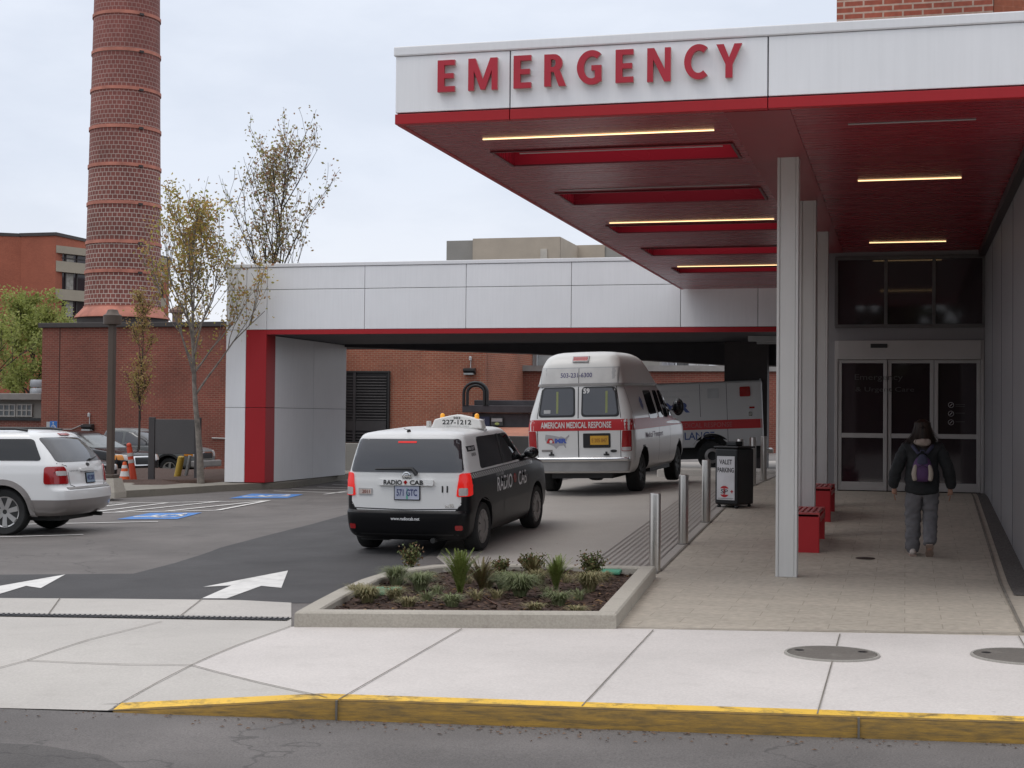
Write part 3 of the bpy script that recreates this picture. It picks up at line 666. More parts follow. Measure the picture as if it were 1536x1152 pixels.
# chimney
YCH = 62.0; pc = at_y(184, 478, YCH); zc0 = pc.z; rb = at_y(243.5, 470, YCH).x-at_y(124.5, 470, YCH).x; rb = rb/2*.85; cx_ = at_y(184, 470, YCH).x
rt = (at_y(241, 0, YCH).x-at_y(139.5, 0, YCH).x)/2*.85; zt0 = at_y(190, 0, YCH).z
def chim_mat():
    k = NT('chimney brick'); t = k.new('ShaderNodeTexBrick', offset=.5); k.link(k.co.outputs['UV'], t.inputs['Vector'])
    for i, v in (('Color1', (.235, .078, .060)), ('Color2', (.165, .052, .042)), ('Mortar', (.48, .40, .345))): t.inputs[i].default_value = (*v, 1)
    t.inputs['Scale'].default_value = 1; t.inputs['Brick Width'].default_value = .225; t.inputs['Row Height'].default_value = .205; t.inputs['Mortar Size'].default_value = .018; t.inputs['Mortar Smooth'].default_value = .4
    n = k.noise(.35, 7, rough=.65); a = k.ramp(n.outputs['Fac'], [(.3, .68), (.7, 1.25)]); n3 = k.noise(.16, 3)
    sp = k.new('ShaderNodeSeparateXYZ'); k.link(k.co.outputs['Object'], sp.inputs[0])
    f = k.mth('SUBTRACT', k.mth('MULTIPLY', sp.outputs['Z'], .07), k.mth('MULTIPLY', n3.outputs['Fac'], .35)); sm = k.ramp(f, [(.1, 0.), (.75, .62)])   # older mortar is washed out higher up
    o = k.mix(1., k.mix(sm.outputs[0], t.outputs['Color'], (.225, .07, .058)), a.outputs[0], 'MULTIPLY')
    k.link(o, k.b.inputs['Base Color']); k.b.inputs['Roughness'].default_value = .8; k.bump(t.outputs['Fac'], -.5, .02); return k.m
chim = thing('chimney', 'tall round tapering red brick chimney with pink iron bands', 'chimney', (cx_, YCH, zc0))
b = MB(); bm = b.bm; H = 24.; N = 64; uvl = bm.loops.layers.uv.new('UVMap'); rings = []
rad = lambda z: rb+(rt-rb)*z/(zt0-zc0)
for j in range(25):
    z = H*j/24; rings.append([bm.verts.new((rad(z)*math.cos(2*PI*i/N), rad(z)*math.sin(2*PI*i/N), z)) for i in range(N)])
for j in range(24):
    for i in range(N):
        f = bm.faces.new((rings[j][i], rings[j][(i+1) % N], rings[j+1][(i+1) % N], rings[j+1][i]))
        per = round(2*PI*rb/.225)*.225
        for l, (ii, jj) in zip(f.loops, ((i, j), (i+1, j), (i+1, j+1), (i, j+1))): l[uvl].uv = (ii/N*per, H*jj/24)
bm.faces.new(rings[-1]); b.build('shaft', chim_mat(), chim, smooth=40, uv=False)
M_band = pm('pink iron band', (.44, .165, .115), .7, var=.25, scale=2)
for py in (28-112, 28-56, 28, 83, 139.5, 196, 252, 308, 365.5, 409, 462):
    z = at_y(187, py+2, YCH).z-zc0; r = rad(z)
    if z > H: continue
    b = MB(); bb = MB(); b.lathe([(r-.02, z-.075), (r+.045, z-.075), (r+.045, z+.075), (r-.02, z+.075)], 64, 'Z', closed=True); a = -PI/2+.95; bb.box((math.cos(a)*(r+.05), math.sin(a)*(r+.05), z-.06), (.08, .20, .10), a)
    ib = b.build('iron_band', M_band, chim, smooth=40); bb.build('band_clamp', M_cop, ib)
b = MB(); z1 = at_y(180, 463, YCH).z-zc0; b.lathe([(rad(0)+.42, -.02), (rad(0)+.40, .06), (rad(0)+.03, z1), (rad(0)+.03, z1+.05), (rad(0)-.05, z1+.05)], 48, 'Z'); b.build('base_flashing', M_band, chim, smooth=30)
b = MB(); b.lathe([(rad(0)+.30, -1.5), (rad(0)+.30, -.03)], 48, 'Z'); b.build('plinth', M_cop, chim, smooth=40)
b = MB()
for j in range(int(H/.38)):
    z = .5+j*.38; r = rad(z)+.09; a = PI*.96
    b.tube([(math.cos(a-.03)*(r-.1), math.sin(a-.03)*(r-.1), z), (math.cos(a-.03)*r, math.sin(a-.03)*r, z), (math.cos(a+.03)*r, math.sin(a+.03)*r, z), (math.cos(a+.03)*(r-.1), math.sin(a+.03)*(r-.1), z)], .02, 5)
b.build('ladder_rungs', M_band, chim)
# roof lump beside chimney (vent cowl)
p = at_y(266, 470, 60); b = MB(); b.lathe([(.22, -.6), (.22, .0), (.36, .02), (.36, .14), (.1, .3), (0, .3)], 16, 'Z', p); tag(b.build('roof_vent', pm('rusty cowl', (.22, .13, .10), .7), smooth=40), 'small rusty vent cowl on the boiler house roof right of the chimney', 'vent')
# tall building far left
YT = 100.0
tb = thing('tall_brick_building', 'tall orange brick building with a wing of concrete bands and window rows at far left', 'building', (at_y(40, 400, YT).x, YT, 0))
xa, xb_, xc = at_y(-160, 400, YT).x, at_y(31, 400, YT).x, at_y(83, 400, YT+.0).x
zt = at_y(60, 354, YT).z
b = MB(); b.span((xb_, YT, -3), (xc, YT+18, zt)); b.prism([(xb_-.01, YT+.02, -3), (xb_-.01, YT+8, -3), (xa, YT+8, -3), (xa, YT-7, -3)], (0, 0, zt+3-.02)); B_(b, 'wall', M_far, tb, tb)
b = MB(); b.span((xb_-.1, YT-.1, zt), (xc+.1, YT+18.1, zt+.25)); b.prism([(xb_-.12, YT-.1, zt-.02), (xb_-.12, YT+8, zt-.02), (xa, YT+8, zt-.02), (xa, YT-7.15, zt-.02)], (0, 0, .25)); B_(b, 'roof_edge', M_cop, tb, tb)
# concrete wing: face runs back to the right
w0 = Vector((xc+.02, YT+.06, 0)); q = at_y(250, 400, YT+10); w1 = Vector((q.x, q.y, 0)); wd = (w1-w0).normalized(); wn_ = Vector((wd.y, -wd.x, 0)); wl_ = (w1-w0).length
def wbox(b, s0, s1, z0, z1, d0, d1):
    c = w0+wd*(s0+s1)/2+wn_*(d0+d1)/2; b.box((c.x, c.y, (z0+z1)/2), (s1-s0, d1-d0, z1-z0), math.atan2(wd.y, wd.x)); return b
zy = lambda py: at_y(100, py, YT+.3).z
M_band2 = concrete('beige concrete band', (.36, .31, .24), .4)
b = MB()
for a, c in ((368, 379), (391, 407), (433, 449)): wbox(b, 0, wl_, zy(c), zy(a), -3, 0)
wbox(b, 0, wl_, -2, zy(487), -3, 0); wbox(b, 0, wl_, zy(487), zy(379), -3.2, -.6); B_(b, 'wall', M_band2, tb, tb)
for a, c in ((407, 433), (449, 474), (379.5, 391)):
    b = MB(); wbox(b, 0, wl_, zy(c), zy(a), -.55, -.35); wf = B_(b, 'window', M_glass, tb, tb)
    b = MB()
    for k in range(int(wl_/1.05)): wbox(b, k*1.05+(.0), k*1.05+.09, zy(c), zy(a), -.34, -.26)
    wbox(b, 0, wl_, (zy(a)+zy(c))/2-.04, (zy(a)+zy(c))/2+.04, -.34, -.30) if a == 379.5 else None; B_(b, 'frame', M_cop, wf, tb)
    for k in (0, 1, 3, 4):
        b = MB(); wbox(b, k*1.05+.12, k*1.05+.80, zy(c)+.05, zy(a)-.05, -.345, -.342); B_(b, 'curtain', pm('pale curtain', (.30, .28, .25), .8, var=.3, scale=4), wf, tb)
# low building with windows behind the white car
YL = 54; p0 = at_y(-40, 500, YL); zt = at_y(0, 590, YL).z
lb = thing('low_building', 'low grey building with pale window frames and a dark eave at the far left edge', 'building', (p0.x+2, YL, 0)); x1 = at_y(70, 600, YL).x; X_ = p0.x-6
b = MB(); b.span((X_, YL, -1.5), (x1, YL+8, at_y(0, 629, YL).z)); B_(b, 'wall', M_brickd, lb, lb)
b = MB(); b.span((X_, YL+.05, at_y(0, 629, YL).z), (x1, YL+8, at_y(0, 600, YL).z)); B_(b, 'upper_wall', M_conc, lb, lb)
b = MB(); b.span((X_-.3, YL-.4, at_y(0, 600, YL).z), (x1, YL+8.3, zt)); B_(b, 'roof_edge', pm('grey gutter', (.20, .18, .165), .6), lb, lb, bevel=.03)
b = MB(); b.span((X_, YL-.1, at_y(0, 630.5, YL).z), (x1, YL+.04, at_y(0, 626.5, YL).z)); B_(b, 'sill', M_black, lb, lb)
for a, c in ((-30, -6), (-2, 23), (26, 48)):
    q0, q1 = at_y(a, 624, YL), at_y(c, 607, YL); b = MB(); b.span((q0.x, YL-.01, q0.z), (q1.x, YL+.06, q1.z)); w_ = B_(b, 'window', pm('grey pane', (.10, .11, .115), .15), lb, lb)
    b = MB()
    for u in (0, .33, .66, 1): xx = q0.x+(q1.x-q0.x)*u; b.span((xx-.03, YL-.04, q0.z-.03), (xx+.03, YL-.011, q1.z+.03))
    for u in (0, .5, 1): z_ = q0.z+(q1.z-q0.z)*u; b.span((q0.x-.031, YL-.041, z_-.025), (q1.x+.031, YL-.010, z_+.025))
    B_(b, 'frame', pm('pale frame', (.36, .34, .31), .6), w_, lb)
p = at_y(56, 580, 57); b = MB()
for k in range(3): b.lathe([(.27, k*.36), (.31, k*.36+.06), (.31, k*.36+.26), (.27, k*.36+.33)], 18, 'Z', (p.x, p.y, p.z-.75))
tag(b.build('roof_cylinder', pm('galvanised duct', (.36, .37, .39), .5, .3), smooth=40), 'ribbed pale grey metal duct standing on the low roof left of the boiler house', 'duct')
# brick building behind the bridge
YK = 52.0; xk0 = at_y(480, 600, YK).x; xk1 = at_y(727, 600, YK).x
kb = thing('service_building', 'red brick service building with a dark louvre door seen under the bridge canopy', 'building', (xk0+3, YK, 0))
b = MB(); b.span((xk0, YK, -1), (xk1, YK+9, 6.2)); B_(b, 'wall', M_brick2, kb, kb)
q1 = at_y(775, 560, YK+3.0); b = MB(); b.prism([(xk1+.01, YK+.3, -1), (q1.x, q1.y, -1), (q1.x, YK+9, -1), (xk1+.01, YK+9, -1)], (0, 0, 7.0)); q2 = at_y(900, 560, YK+6.5); b.span((q1.x+.02, q1.y+3.6, -1), (q2.x, YK+9.2, 6.1)); B_(b, 'corner_wall', M_brick2, kb, kb)
lx0, lx1 = at_y(505, 600, YK).x, at_y(583, 600, YK).x; z0, z1 = at_y(550, 664, YK).z, at_y(550, 559, YK).z
b = MB(); b.span((lx0, YK-.03, z0), (lx1, YK+.02, z1)); dl = B_(b, 'louvre_door', M_black, kb, kb); b = MB()
zm0, zm1 = at_y(550, 646, YK).z, at_y(550, 631, YK).z; z = z0+.06
while z < z1-.05:
    if not (zm0-.05 < z < zm1): b.prism([(lx0+.06, YK-.035, z), (lx0+.06, YK-.10, z-.06), (lx0+.06, YK-.10, z-.045), (lx0+.06, YK-.035, z+.015)], (lx1-lx0-.12, 0, 0))
    z += .105
b.span((lx0+.06, YK-.09, zm0), (lx1-.06, YK-.04, zm1)); xm = at_y(533, 600, YK).x; b.span((xm-.05, YK-.115, z0), (xm+.05, YK-.04, z1)); B_(b, 'louvre', pm('bronze louvre', (.055, .05, .05), .45, .3), dl, kb)
b = MB()
for (a, c) in (((lx0-.02, z1), (lx1+.06, z1+.06)), ((lx1, z0), (lx1+.06, z1))): b.span((a[0], YK-.13, a[1]), (c[0], YK+.01, c[1]))
B_(b, 'frame', M_dark, dl, kb)
wall_lamp(705.5, 556, YK, .44, 'dark wall pack lamp high on the service building brick above the arched rail')
# lower brick wall with coping to the right
YK2 = 56.0; xq0, xq1 = at_y(774, 600, YK2).x, at_y(1200, 600, YK2).x; zq = at_y(900, 549, YK2).z
YK2 = 58.8 if False else 56.0; bw = thing('brick_wall', 'lower dark red brick wall with grey coping and roof gear behind the ambulance', 'wall', (xq0, YK2, 0))
b = MB(); b.span((xq0, YK2, -1), (xq1, YK2+6, zq-.2)); B_(b, 'wall', M_brick, bw, bw); b = MB(); b.span((xq0-.05, YK2-.12, zq-.2), (xq1, YK2+6, zq+.02)); B_(b, 'coping', pm('grey coping', (.26, .245, .23), .7), bw, bw)
for (px, w, h, d, c) in ((806, 1.1, .55, .6, (.36, .38, .38)), (1002, .5, .45, .4, (.3, .3, .32)), (1046, .8, .5, .5, (.5, .5, .5)), (1024, .5, .3, .4, (.10, .10, .10)), (1160, .3, .35, .3, (.4, .4, .4))):
    p = at_y(px, 545, YK2+1.5); b = MB(); b.span((p.x-w/2, p.y, zq+.02), (p.x+w/2, p.y+d, zq+h)); b.span((p.x-w*.3, p.y-.05, zq+h), (p.x+w*.3, p.y+d*.8, zq+h+.08)); b.cyl((p.x, p.y-.1, zq), (p.x, p.y-.1, zq+h+.12), .04)
    tag(b.build('rooftop_unit', pm('unit %d' % px, c, .5, .2), bevel=.02), {806: 'wide pale green grey unit on the coping left of the white van roof', 1002: 'small grey box unit on the brick wall just right of the white van roof', 1046: 'pale square unit on the coping above the ambulance', 1024: 'low black unit on the coping between two pale ones', 1160: 'narrow grey unit on the coping beside the front column'}[px], 'rooftop unit', 'units on the brick wall coping')
# loading dock with hoop rail, sign boards
YD2 = 50.2; A = lambda px, py, y=YD2: at_y(px, py, y)
dock = thing('loading_dock', 'dark metal loading dock with an arched double rail against the brick wall', 'dock', (A(745, 650).x, YD2, 0)); b = MB()
b.span((A(693, 620).x, YD2, A(740, 619).z), (A(805, 620).x, YD2+1.6, A(740, 608).z)); b.span((A(705, 620).x, YD2+.5, A(740, 608).z), (A(805, 620).x, YD2+1.5, A(740, 600).z)); b.span((A(706, 620).x, YD2+.2, A(740, 641).z), (A(790, 620).x, YD2+1.6, A(740, 619.5).z)); B_(b, 'platform', pm('dark steel', (.055, .05, .055), .55, .3, var=.25), dock, dock, bevel=.02)
for l, r, t, nm in ((695.5, 731, 573.5, 0), (701, 726.5, 578, 1)):
    p, q = A(l, 608), A(r, 608); top = A(713, t).z; rr = (q.x-p.x)/2*.95; pts = [p]
    for k in range(13): a = PI-PI*k/12; pts.append(Vector(((p.x+q.x)/2+rr*1.05*math.cos(a), YD2, top-rr*.9+rr*.9*math.sin(a))))
    pts.append(q); B_(MB().tube(pts, .055, 8), 'arched_rail', M_black, dock, dock, smooth=50)
sb = thing('notice_board', 'dark navy notice board with white lines of lettering below the loading dock', 'sign', A(735, 632, YD2+.1)); 
b = MB(); b.span((A(710, 638).x, YD2+.12, A(720, 639).z), (A(733, 625).x, YD2+.16, A(720, 625).z)); B_(b, 'board', pm('navy board', (.02, .024, .06), .5), sb, sb)
for py, t in ((629, 'Patient'), (632.6, 'Parking'), (636, 'Services')): flat_text(t, 721.5, py, YD2+.115, .075, M_wp, sb, 'lettering', w=.26, M=Matrix.Translation(-sb.location))
b = MB(); b.span((A(735, 638).x, YD2+.12, A(745, 638.5).z), (A(753, 626).x, YD2+.16, A(745, 626.5).z)); B_(b, 'panel', pm('dark olive panel', (.05, .05, .05), .5), sb, sb)
b = MB(); b.span((A(736, 632).x, YD2+.10, A(745, 632.5).z), (A(752, 627).x, YD2+.118, A(745, 627.6).z)); B_(b, 'label_strip', pm('grey strip', (.34, .33, .33), .6), sb, sb)
p = A(745.5, 635.8, YD2+.11); b = MB(); b.sph(p, (.085, .01, .05), 16, 8); B_(b, 'emblem', pm('green emblem', (.34, .38, .12), .6), sb, sb, smooth=60)
b = MB(); b.poly([A(690, 654, 46.5), A(812, 654, 46.5), A(812, 641, 50), A(690, 641, 50)]); struct(b.build("brick_ramp", M_brick2))
b = MB(); b.span((A(480, 690, 48).x, 48, -.6), (A(640, 690, 48).x, 48.3, at_y(540, 665, 48).z)); wl2 = tag(b.build('retaining_wall', M_conc, bevel=.02), 'low weathered concrete retaining wall below the louvre door', 'wall')
b = MB(); b.span((A(690, 690, 46).x, 46.2, -.6), (A(830, 690, 46).x, 46.5, at_y(760, 654, 46.2).z)); tag(b.build('retaining_wall', pm('dark wall', (.075, .07, .068), .8), bevel=.02), 'low dark retaining wall in front of the brick ramp', 'wall')
# tan building above the bridge
YN = 105.0; tn = thing('tan_building', 'pale tan flat roofed building showing above the bridge canopy', 'building', (at_y(800, 380, YN).x, YN, 0)); z0 = -1; M_tan = concrete('tan render', (.44, .375, .30), .15, .06); M_tg = concrete('grey render', (.29, .275, .25), .3, .06)
zt = at_y(750, 357, YN).z; b = MB(); b.span((at_y(709, 380, YN).x, YN, z0), (at_y(840, 380, YN).x, YN+14, zt)); e0 = at_y(840, 380, YN); e1 = at_y(864, 380, YN+6); b.prism([(e0.x+.02, YN+.02, z0), (e1.x, YN+6, z0), (e1.x, YN+14, z0), (e0.x+.02, YN+14, z0)], (0, 0, zt-z0-.05))
b.span((e1.x, YN+6, z0), (at_y(907, 380, YN+6).x, YN+14, at_y(880, 367.5, YN+6).z)); B_(b, 'wall', M_tan, tn, tn)
b = MB(); b.span((at_y(668.5, 380, YN).x, YN+.2, z0), (at_y(709, 380, YN).x-.02, YN+14, zt-.1)); B_(b, 'grey_wall', M_tg, tn, tn); b = MB(); b.span((at_y(907, 380, YN+6).x+.02, YN+6.1, z0), (at_y(990, 380, YN+6).x, YN+14, at_y(880, 367.5, YN+6).z-.1)); B_(b, 'grey_wall', M_tg, tn, tn)
b = MB(); b.span((at_y(811, 380, YN).x, YN-.1, at_y(811, 400, YN).z), (at_y(821, 380, YN).x, YN+.1, at_y(811, 373.5, YN).z)); B_(b, 'vent_panel', pm('pale vent', (.5, .46, .4), .6), tn, tn)
# brick tower behind the canopy, top right
YQ = 24.0; xl = at_y(1255, 20, YQ).x; xm = at_y(1490, 10, YQ).x
tw = thing('brick_tower', 'red brick upper storey with a chamfered corner rising above the canopy at top right', 'building', (xm, YQ, 5)); M_bt = brick('tower brick', (.36, .105, .062), (.29, .082, .05), (.46, .36, .28), .30, .10, .016)
b = MB(); b.prism([(xl, YQ, 4.6), (xm, YQ, 4.6), (xm, YQ+9, 4.6), (xl, YQ+9, 4.6)], (0, 0, 9)); B_(b, 'wall', M_bt, tw, tw)
b = MB(); b.prism([(xm+.01, YQ+.02, 4.6), (xm+6, YQ+3.0, 4.6), (xm+6, YQ+9, 4.6), (xm+.01, YQ+9, 4.6)], (0, 0, 9)); B_(b, 'corner_wall', brick('tower brick smooth', (.36, .12, .06), (.33, .105, .055), (.38, .15, .09), .30, .10, .006), tw, tw)
# ------------------------------------------------------------------ vehicles
def pchip(xs, ys, x):
    xs, ys = np.array(xs, float), np.array(ys, float); h = np.diff(xs); d = np.diff(ys)/h; n = len(xs); m = np.zeros(n)
    for i in range(1, n-1):
        if d[i-1]*d[i] > 0: w1, w2 = 2*h[i]+h[i-1], h[i]+2*h[i-1]; m[i] = (w1+w2)/(w1/d[i-1]+w2/d[i])
    m[0], m[-1] = d[0], d[-1]
    i = np.clip(np.searchsorted(xs, x, side='right')-1, 0, n-2); t = (x-xs[i])/h[i]
    return (1+2*t)*(1-t)**2*ys[i]+t*(1-t)**2*h[i]*m[i]+t*t*(3-2*t)*ys[i+1]+t*t*(t-1)*h[i]*m[i+1]
def body_mesh(sl, rr=.16, rf=.30, bow_r=.05, bow_f=.10, tap_f=.05, tap_r=.02, sub=5, zscale=1):
    """stack of rounded plan outlines. sl rows: z, rear y, front y, half width (, rear corner, front corner)"""
    z = [s[0] for s in sl]; zz = []
    for a, c in zip(z, z[1:]): k = max(1, min(sub, int((c-a)/.02)+1)); zz += [a+(c-a)*i/k for i in range(k)]
    zz.append(z[-1]); b = MB(); bm = b.bm; rings = []
    RR = [s[4] if len(s) > 4 else rr for s in sl]; RF = [s[5] if len(s) > 5 else rf for s in sl]
    for q in zz:
        yr, yf, w = (pchip(z, [s[i] for s in sl], q) for i in (1, 2, 3)); a, c = pchip(z, RR, q), pchip(z, RF, q)
        a = min(a, w*.7); c = min(c, w*.7, (yf-yr)*.4)
        half = [(w-a)*i/5 for i in range(5)]; pts = [(x, yr) for x in half]
        pts += [(w-a+a*math.sin(t), yr+a-a*math.cos(t)) for t in [PI/2*i/7 for i in range(8)]]
        ns = 22; y0, y1 = yr+a, yf-c; pts += [(w, y0+(y1-y0)*i/ns) for i in range(1, ns)]
        pts += [(w-c+c*math.cos(t), yf-c+c*math.sin(t)) for t in [PI/2*i/8 for i in range(9)]]
        pts += [((w-c)*(1-i/5), yf) for i in range(1, 6)]
        out = []
        for x, y in pts:
            t = (y-yr)/(yf-yr); u = x/w
            y2 = y + bow_r*u*u*max(0, 1-2*t) - bow_f*u*u*max(0, 2*t-1)
            x2 = x*(1-tap_f*max(0, (t-.6)/.4)**2-tap_r*max(0, (.35-t)/.35)**2)
            out.append((x2, y2, q))
        full = out+[(-x, y, q_) for x, y, q_ in out[-2:0:-1]]
        rings.append([bm.verts.new(p) for p in full])
    n = len(rings[0])
    for r0, r1 in zip(rings, rings[1:]):
        for i in range(n): bm.faces.new((r0[i], r0[(i+1) % n], r1[(i+1) % n], r1[i]))
    for ring, top in ((rings[0], 0), (rings[-1], 1)):
        # cap as strips between left and right halves
        h = n//2
        L = [ring[0]]+[ring[n-i] for i in range(1, h)]+[ring[h]]; R_ = ring[:h+1]
        for i in range(h):
            vs = [R_[i], R_[i+1], L[i+1], L[i]]; u = []
            for v in vs:
                if v not in u: u.append(v)
            if len(u) >= 3: bm.faces.new(u)
    bmesh.ops.recalc_face_normals(bm, faces=bm.faces)
    return b
def boolean(o, cutter):
    m = o.modifiers.new('cut', 'BOOLEAN'); m.operation = 'DIFFERENCE'; m.object = cutter; m.solver = 'EXACT'
    dg = bpy.context.evaluated_depsgraph_get(); dg.update(); me = bpy.data.meshes.new_from_object(o.evaluated_get(dg))
    o.modifiers.clear(); old = o.data; o.data = me; bpy.data.meshes.remove(old); cm = cutter.data; bpy.data.objects.remove(cutter); bpy.data.meshes.remove(cm)
def make_body(name, sl, mat, root, arches, R, xin, smooth=32, **kw):
    o = body_mesh(sl, **kw).build(name, [mat, M_black], root, smooth=smooth)
    bm = bmesh.new(); bm.from_mesh(o.data); t = BVHTree.FromBMesh(bm); bm.free()
    if arches:
        b = MB()
        for y in arches:
            for s in (-1, 1): b.cyl((s*xin, y, R*.96), (s*1.6, y, R*.96), R*1.17, n=36)
        c = b.build('cut', M_black, root); boolean(o, c)
        if len(o.data.materials) < 2: o.data.materials.append(M_black)
        for p in o.data.polygons:
            c = p.center; ins = any(abs(math.hypot(c.y-y, c.z-R*.96)-R*1.17) < .02*R+.003 and abs(c.x) >= xin-.01 for y in arches)
            flat = any(math.hypot(c.y-y, c.z-R*.96) < R*1.1 for y in arches) and abs(abs(c.x)-xin) < .01
            p.material_index = 1 if (ins or flat) else 0
        o.data.shade_smooth(); o.data.set_sharp_from_angle(angle=math.radians(smooth))
    return o, t
def rpoly(pts, r=.05, n=5):
    """polygon with rounded corners"""
    out = []; N = len(pts)
    for i in range(N):
        p, a, c = Vector(pts[i]), Vector(pts[i-1]), Vector(pts[(i+1) % N]); u, v = (a-p), (c-p); k = min(r, u.length*.45, v.length*.45)
        s, e = p+u.normalized()*k, p+v.normalized()*k
        for j in range(n+1): t = j/n; out.append(tuple(s*(1-t)**2+p*2*t*(1-t)+e*t*t))
    return out
def rect(u0, v0, u1, v1): return [(u0, v0), (u1, v0), (u1, v1), (u0, v1)]
def grow(pts, d):
    c = Vector((sum(p[0] for p in pts)/len(pts), sum(p[1] for p in pts)/len(pts))); sx = max(p[0] for p in pts)-min(p[0] for p in pts); sy = max(p[1] for p in pts)-min(p[1] for p in pts)
    return [((p[0]-c.x)*(1+2*d/sx)+c.x, (p[1]-c.y)*(1+2*d/sy)+c.y) for p in pts]
def decal(tree, shapes, side, m, name, par, off=.004, res=.07, skirt=True, smooth=60, lim=.6):
    """lay flat shapes (polygons, or a text mesh) on a curved body, looking from one side"""
    b = MB(); bm = b.bm
    if isinstance(shapes, bpy.types.Mesh): bm.from_mesh(shapes)
    else:
        for pl in shapes: bm.faces.new([bm.verts.new((p[0], p[1], 0)) for p in pl])
    us = [v.co.x for v in bm.verts]; vs = [v.co.y for v in bm.verts]
    for lo, hi, n in ((min(us), max(us), (1, 0, 0)), (min(vs), max(vs), (0, 1, 0))):
        k = math.ceil(lo/res)*res
        while k < hi:
            bmesh.ops.bisect_plane(bm, geom=bm.verts[:]+bm.edges[:]+bm.faces[:], plane_co=(k*n[0], k*n[1], 0), plane_no=n); k += res
    cu_, cw_ = sum(us)/len(us), sum(vs)/len(vs)
    src = lambda u, w: {'R': ((4, u, w), (-1, 0, 0)), 'L': ((-4, -u, w), (1, 0, 0)), 'B': ((u, -6, w), (0, 1, 0)), 'F': ((-u, 12, w), (0, -1, 0)), 'T': ((u, w, 6), (0, 0, -1))}[side]
    o, d = map(Vector, src(cu_, cw_)); D0 = tree.ray_cast(o, d)[3]
    if D0 is None: D0 = 3.2 if side in 'RL' else 5.
    for v in bm.verts:
        u, w = v.co.x, v.co.y
        o, d = map(Vector, src(u, w)); h, nn, i, ds = tree.ray_cast(o, d)
        if h is None or abs(ds-D0) > lim: h, nn, i, ds = tree.find_nearest(o+d*(D0+.04))
        if nn.dot(d) > 0: nn = -nn
        v.co = h + nn*off
        v.normal = nn
    if skirt:
        nm = {v: -Vector(v.normal) for v in bm.verts}
        bd = [e for e in bm.edges if e.is_boundary]; r = bmesh.ops.extrude_edge_only(bm, edges=bd)
        dd = {'R': (-1, 0, 0), 'L': (1, 0, 0), 'B': (0, 1, 0), 'F': (0, -1, 0), 'T': (0, 0, -1)}[side]
        for v in r['geom']:
            if isinstance(v, bmesh.types.BMVert): v.co += Vector(dd)*(off+.012)
    return b.build(name, m, par, smooth=smooth, recalc=True)
def line(tree, pts, side, par, name='door_seam', w=.012, m=None, off=.002):
    sh = []
    for a, c in zip(pts, pts[1:]): q = seg(a, c, w); sh.append([tuple(v) for v in q])
    return decal(tree, sh, side, m or M_black, name, par, off, .12, False)
M_tyre = pm('tyre rubber', (.018, .018, .018), .85, var=.3, scale=12); M_chrome = pm('chrome', (.62, .62, .62), .12, 1., var=.03); M_alloy = pm('alloy', (.48, .47, .46), .35, .7, var=.05)
M_hub = pm('grey wheel cover', (.24, .225, .215), .45, .3); M_hubd = pm('wheel dark', (.02, .02, .02), .6)
M_tail = pm('red tail lens', (.30, .008, .010), .15, coat=.5); M_tailon = pm('lit tail lens', (.45, .01, .01), .15, emit=(1., .03, .02), es=.32); M_clear = pm('clear lens', (.48, .45, .44), .12, coat=.5); M_amber = pm('amber lens', (.55, .20, .02), .2)
M_cg = glass('car glass', (.010, .011, .013), .03, .5); M_cg2 = glass('tinted rear glass', (.035, .035, .04), .06, .9)
def carpaint(name, col, rough=.25, coat=.5): return pm(name, col, rough, var=.02, coat=coat if col[0] > .3 else coat*.2, scale=1., spec=.5 if col[0] > .3 else .22)
M_cwhite = carpaint('white car paint', (.72, .72, .71)); M_cblack = carpaint('black car paint', (.010, .010, .011), .2, 1.)
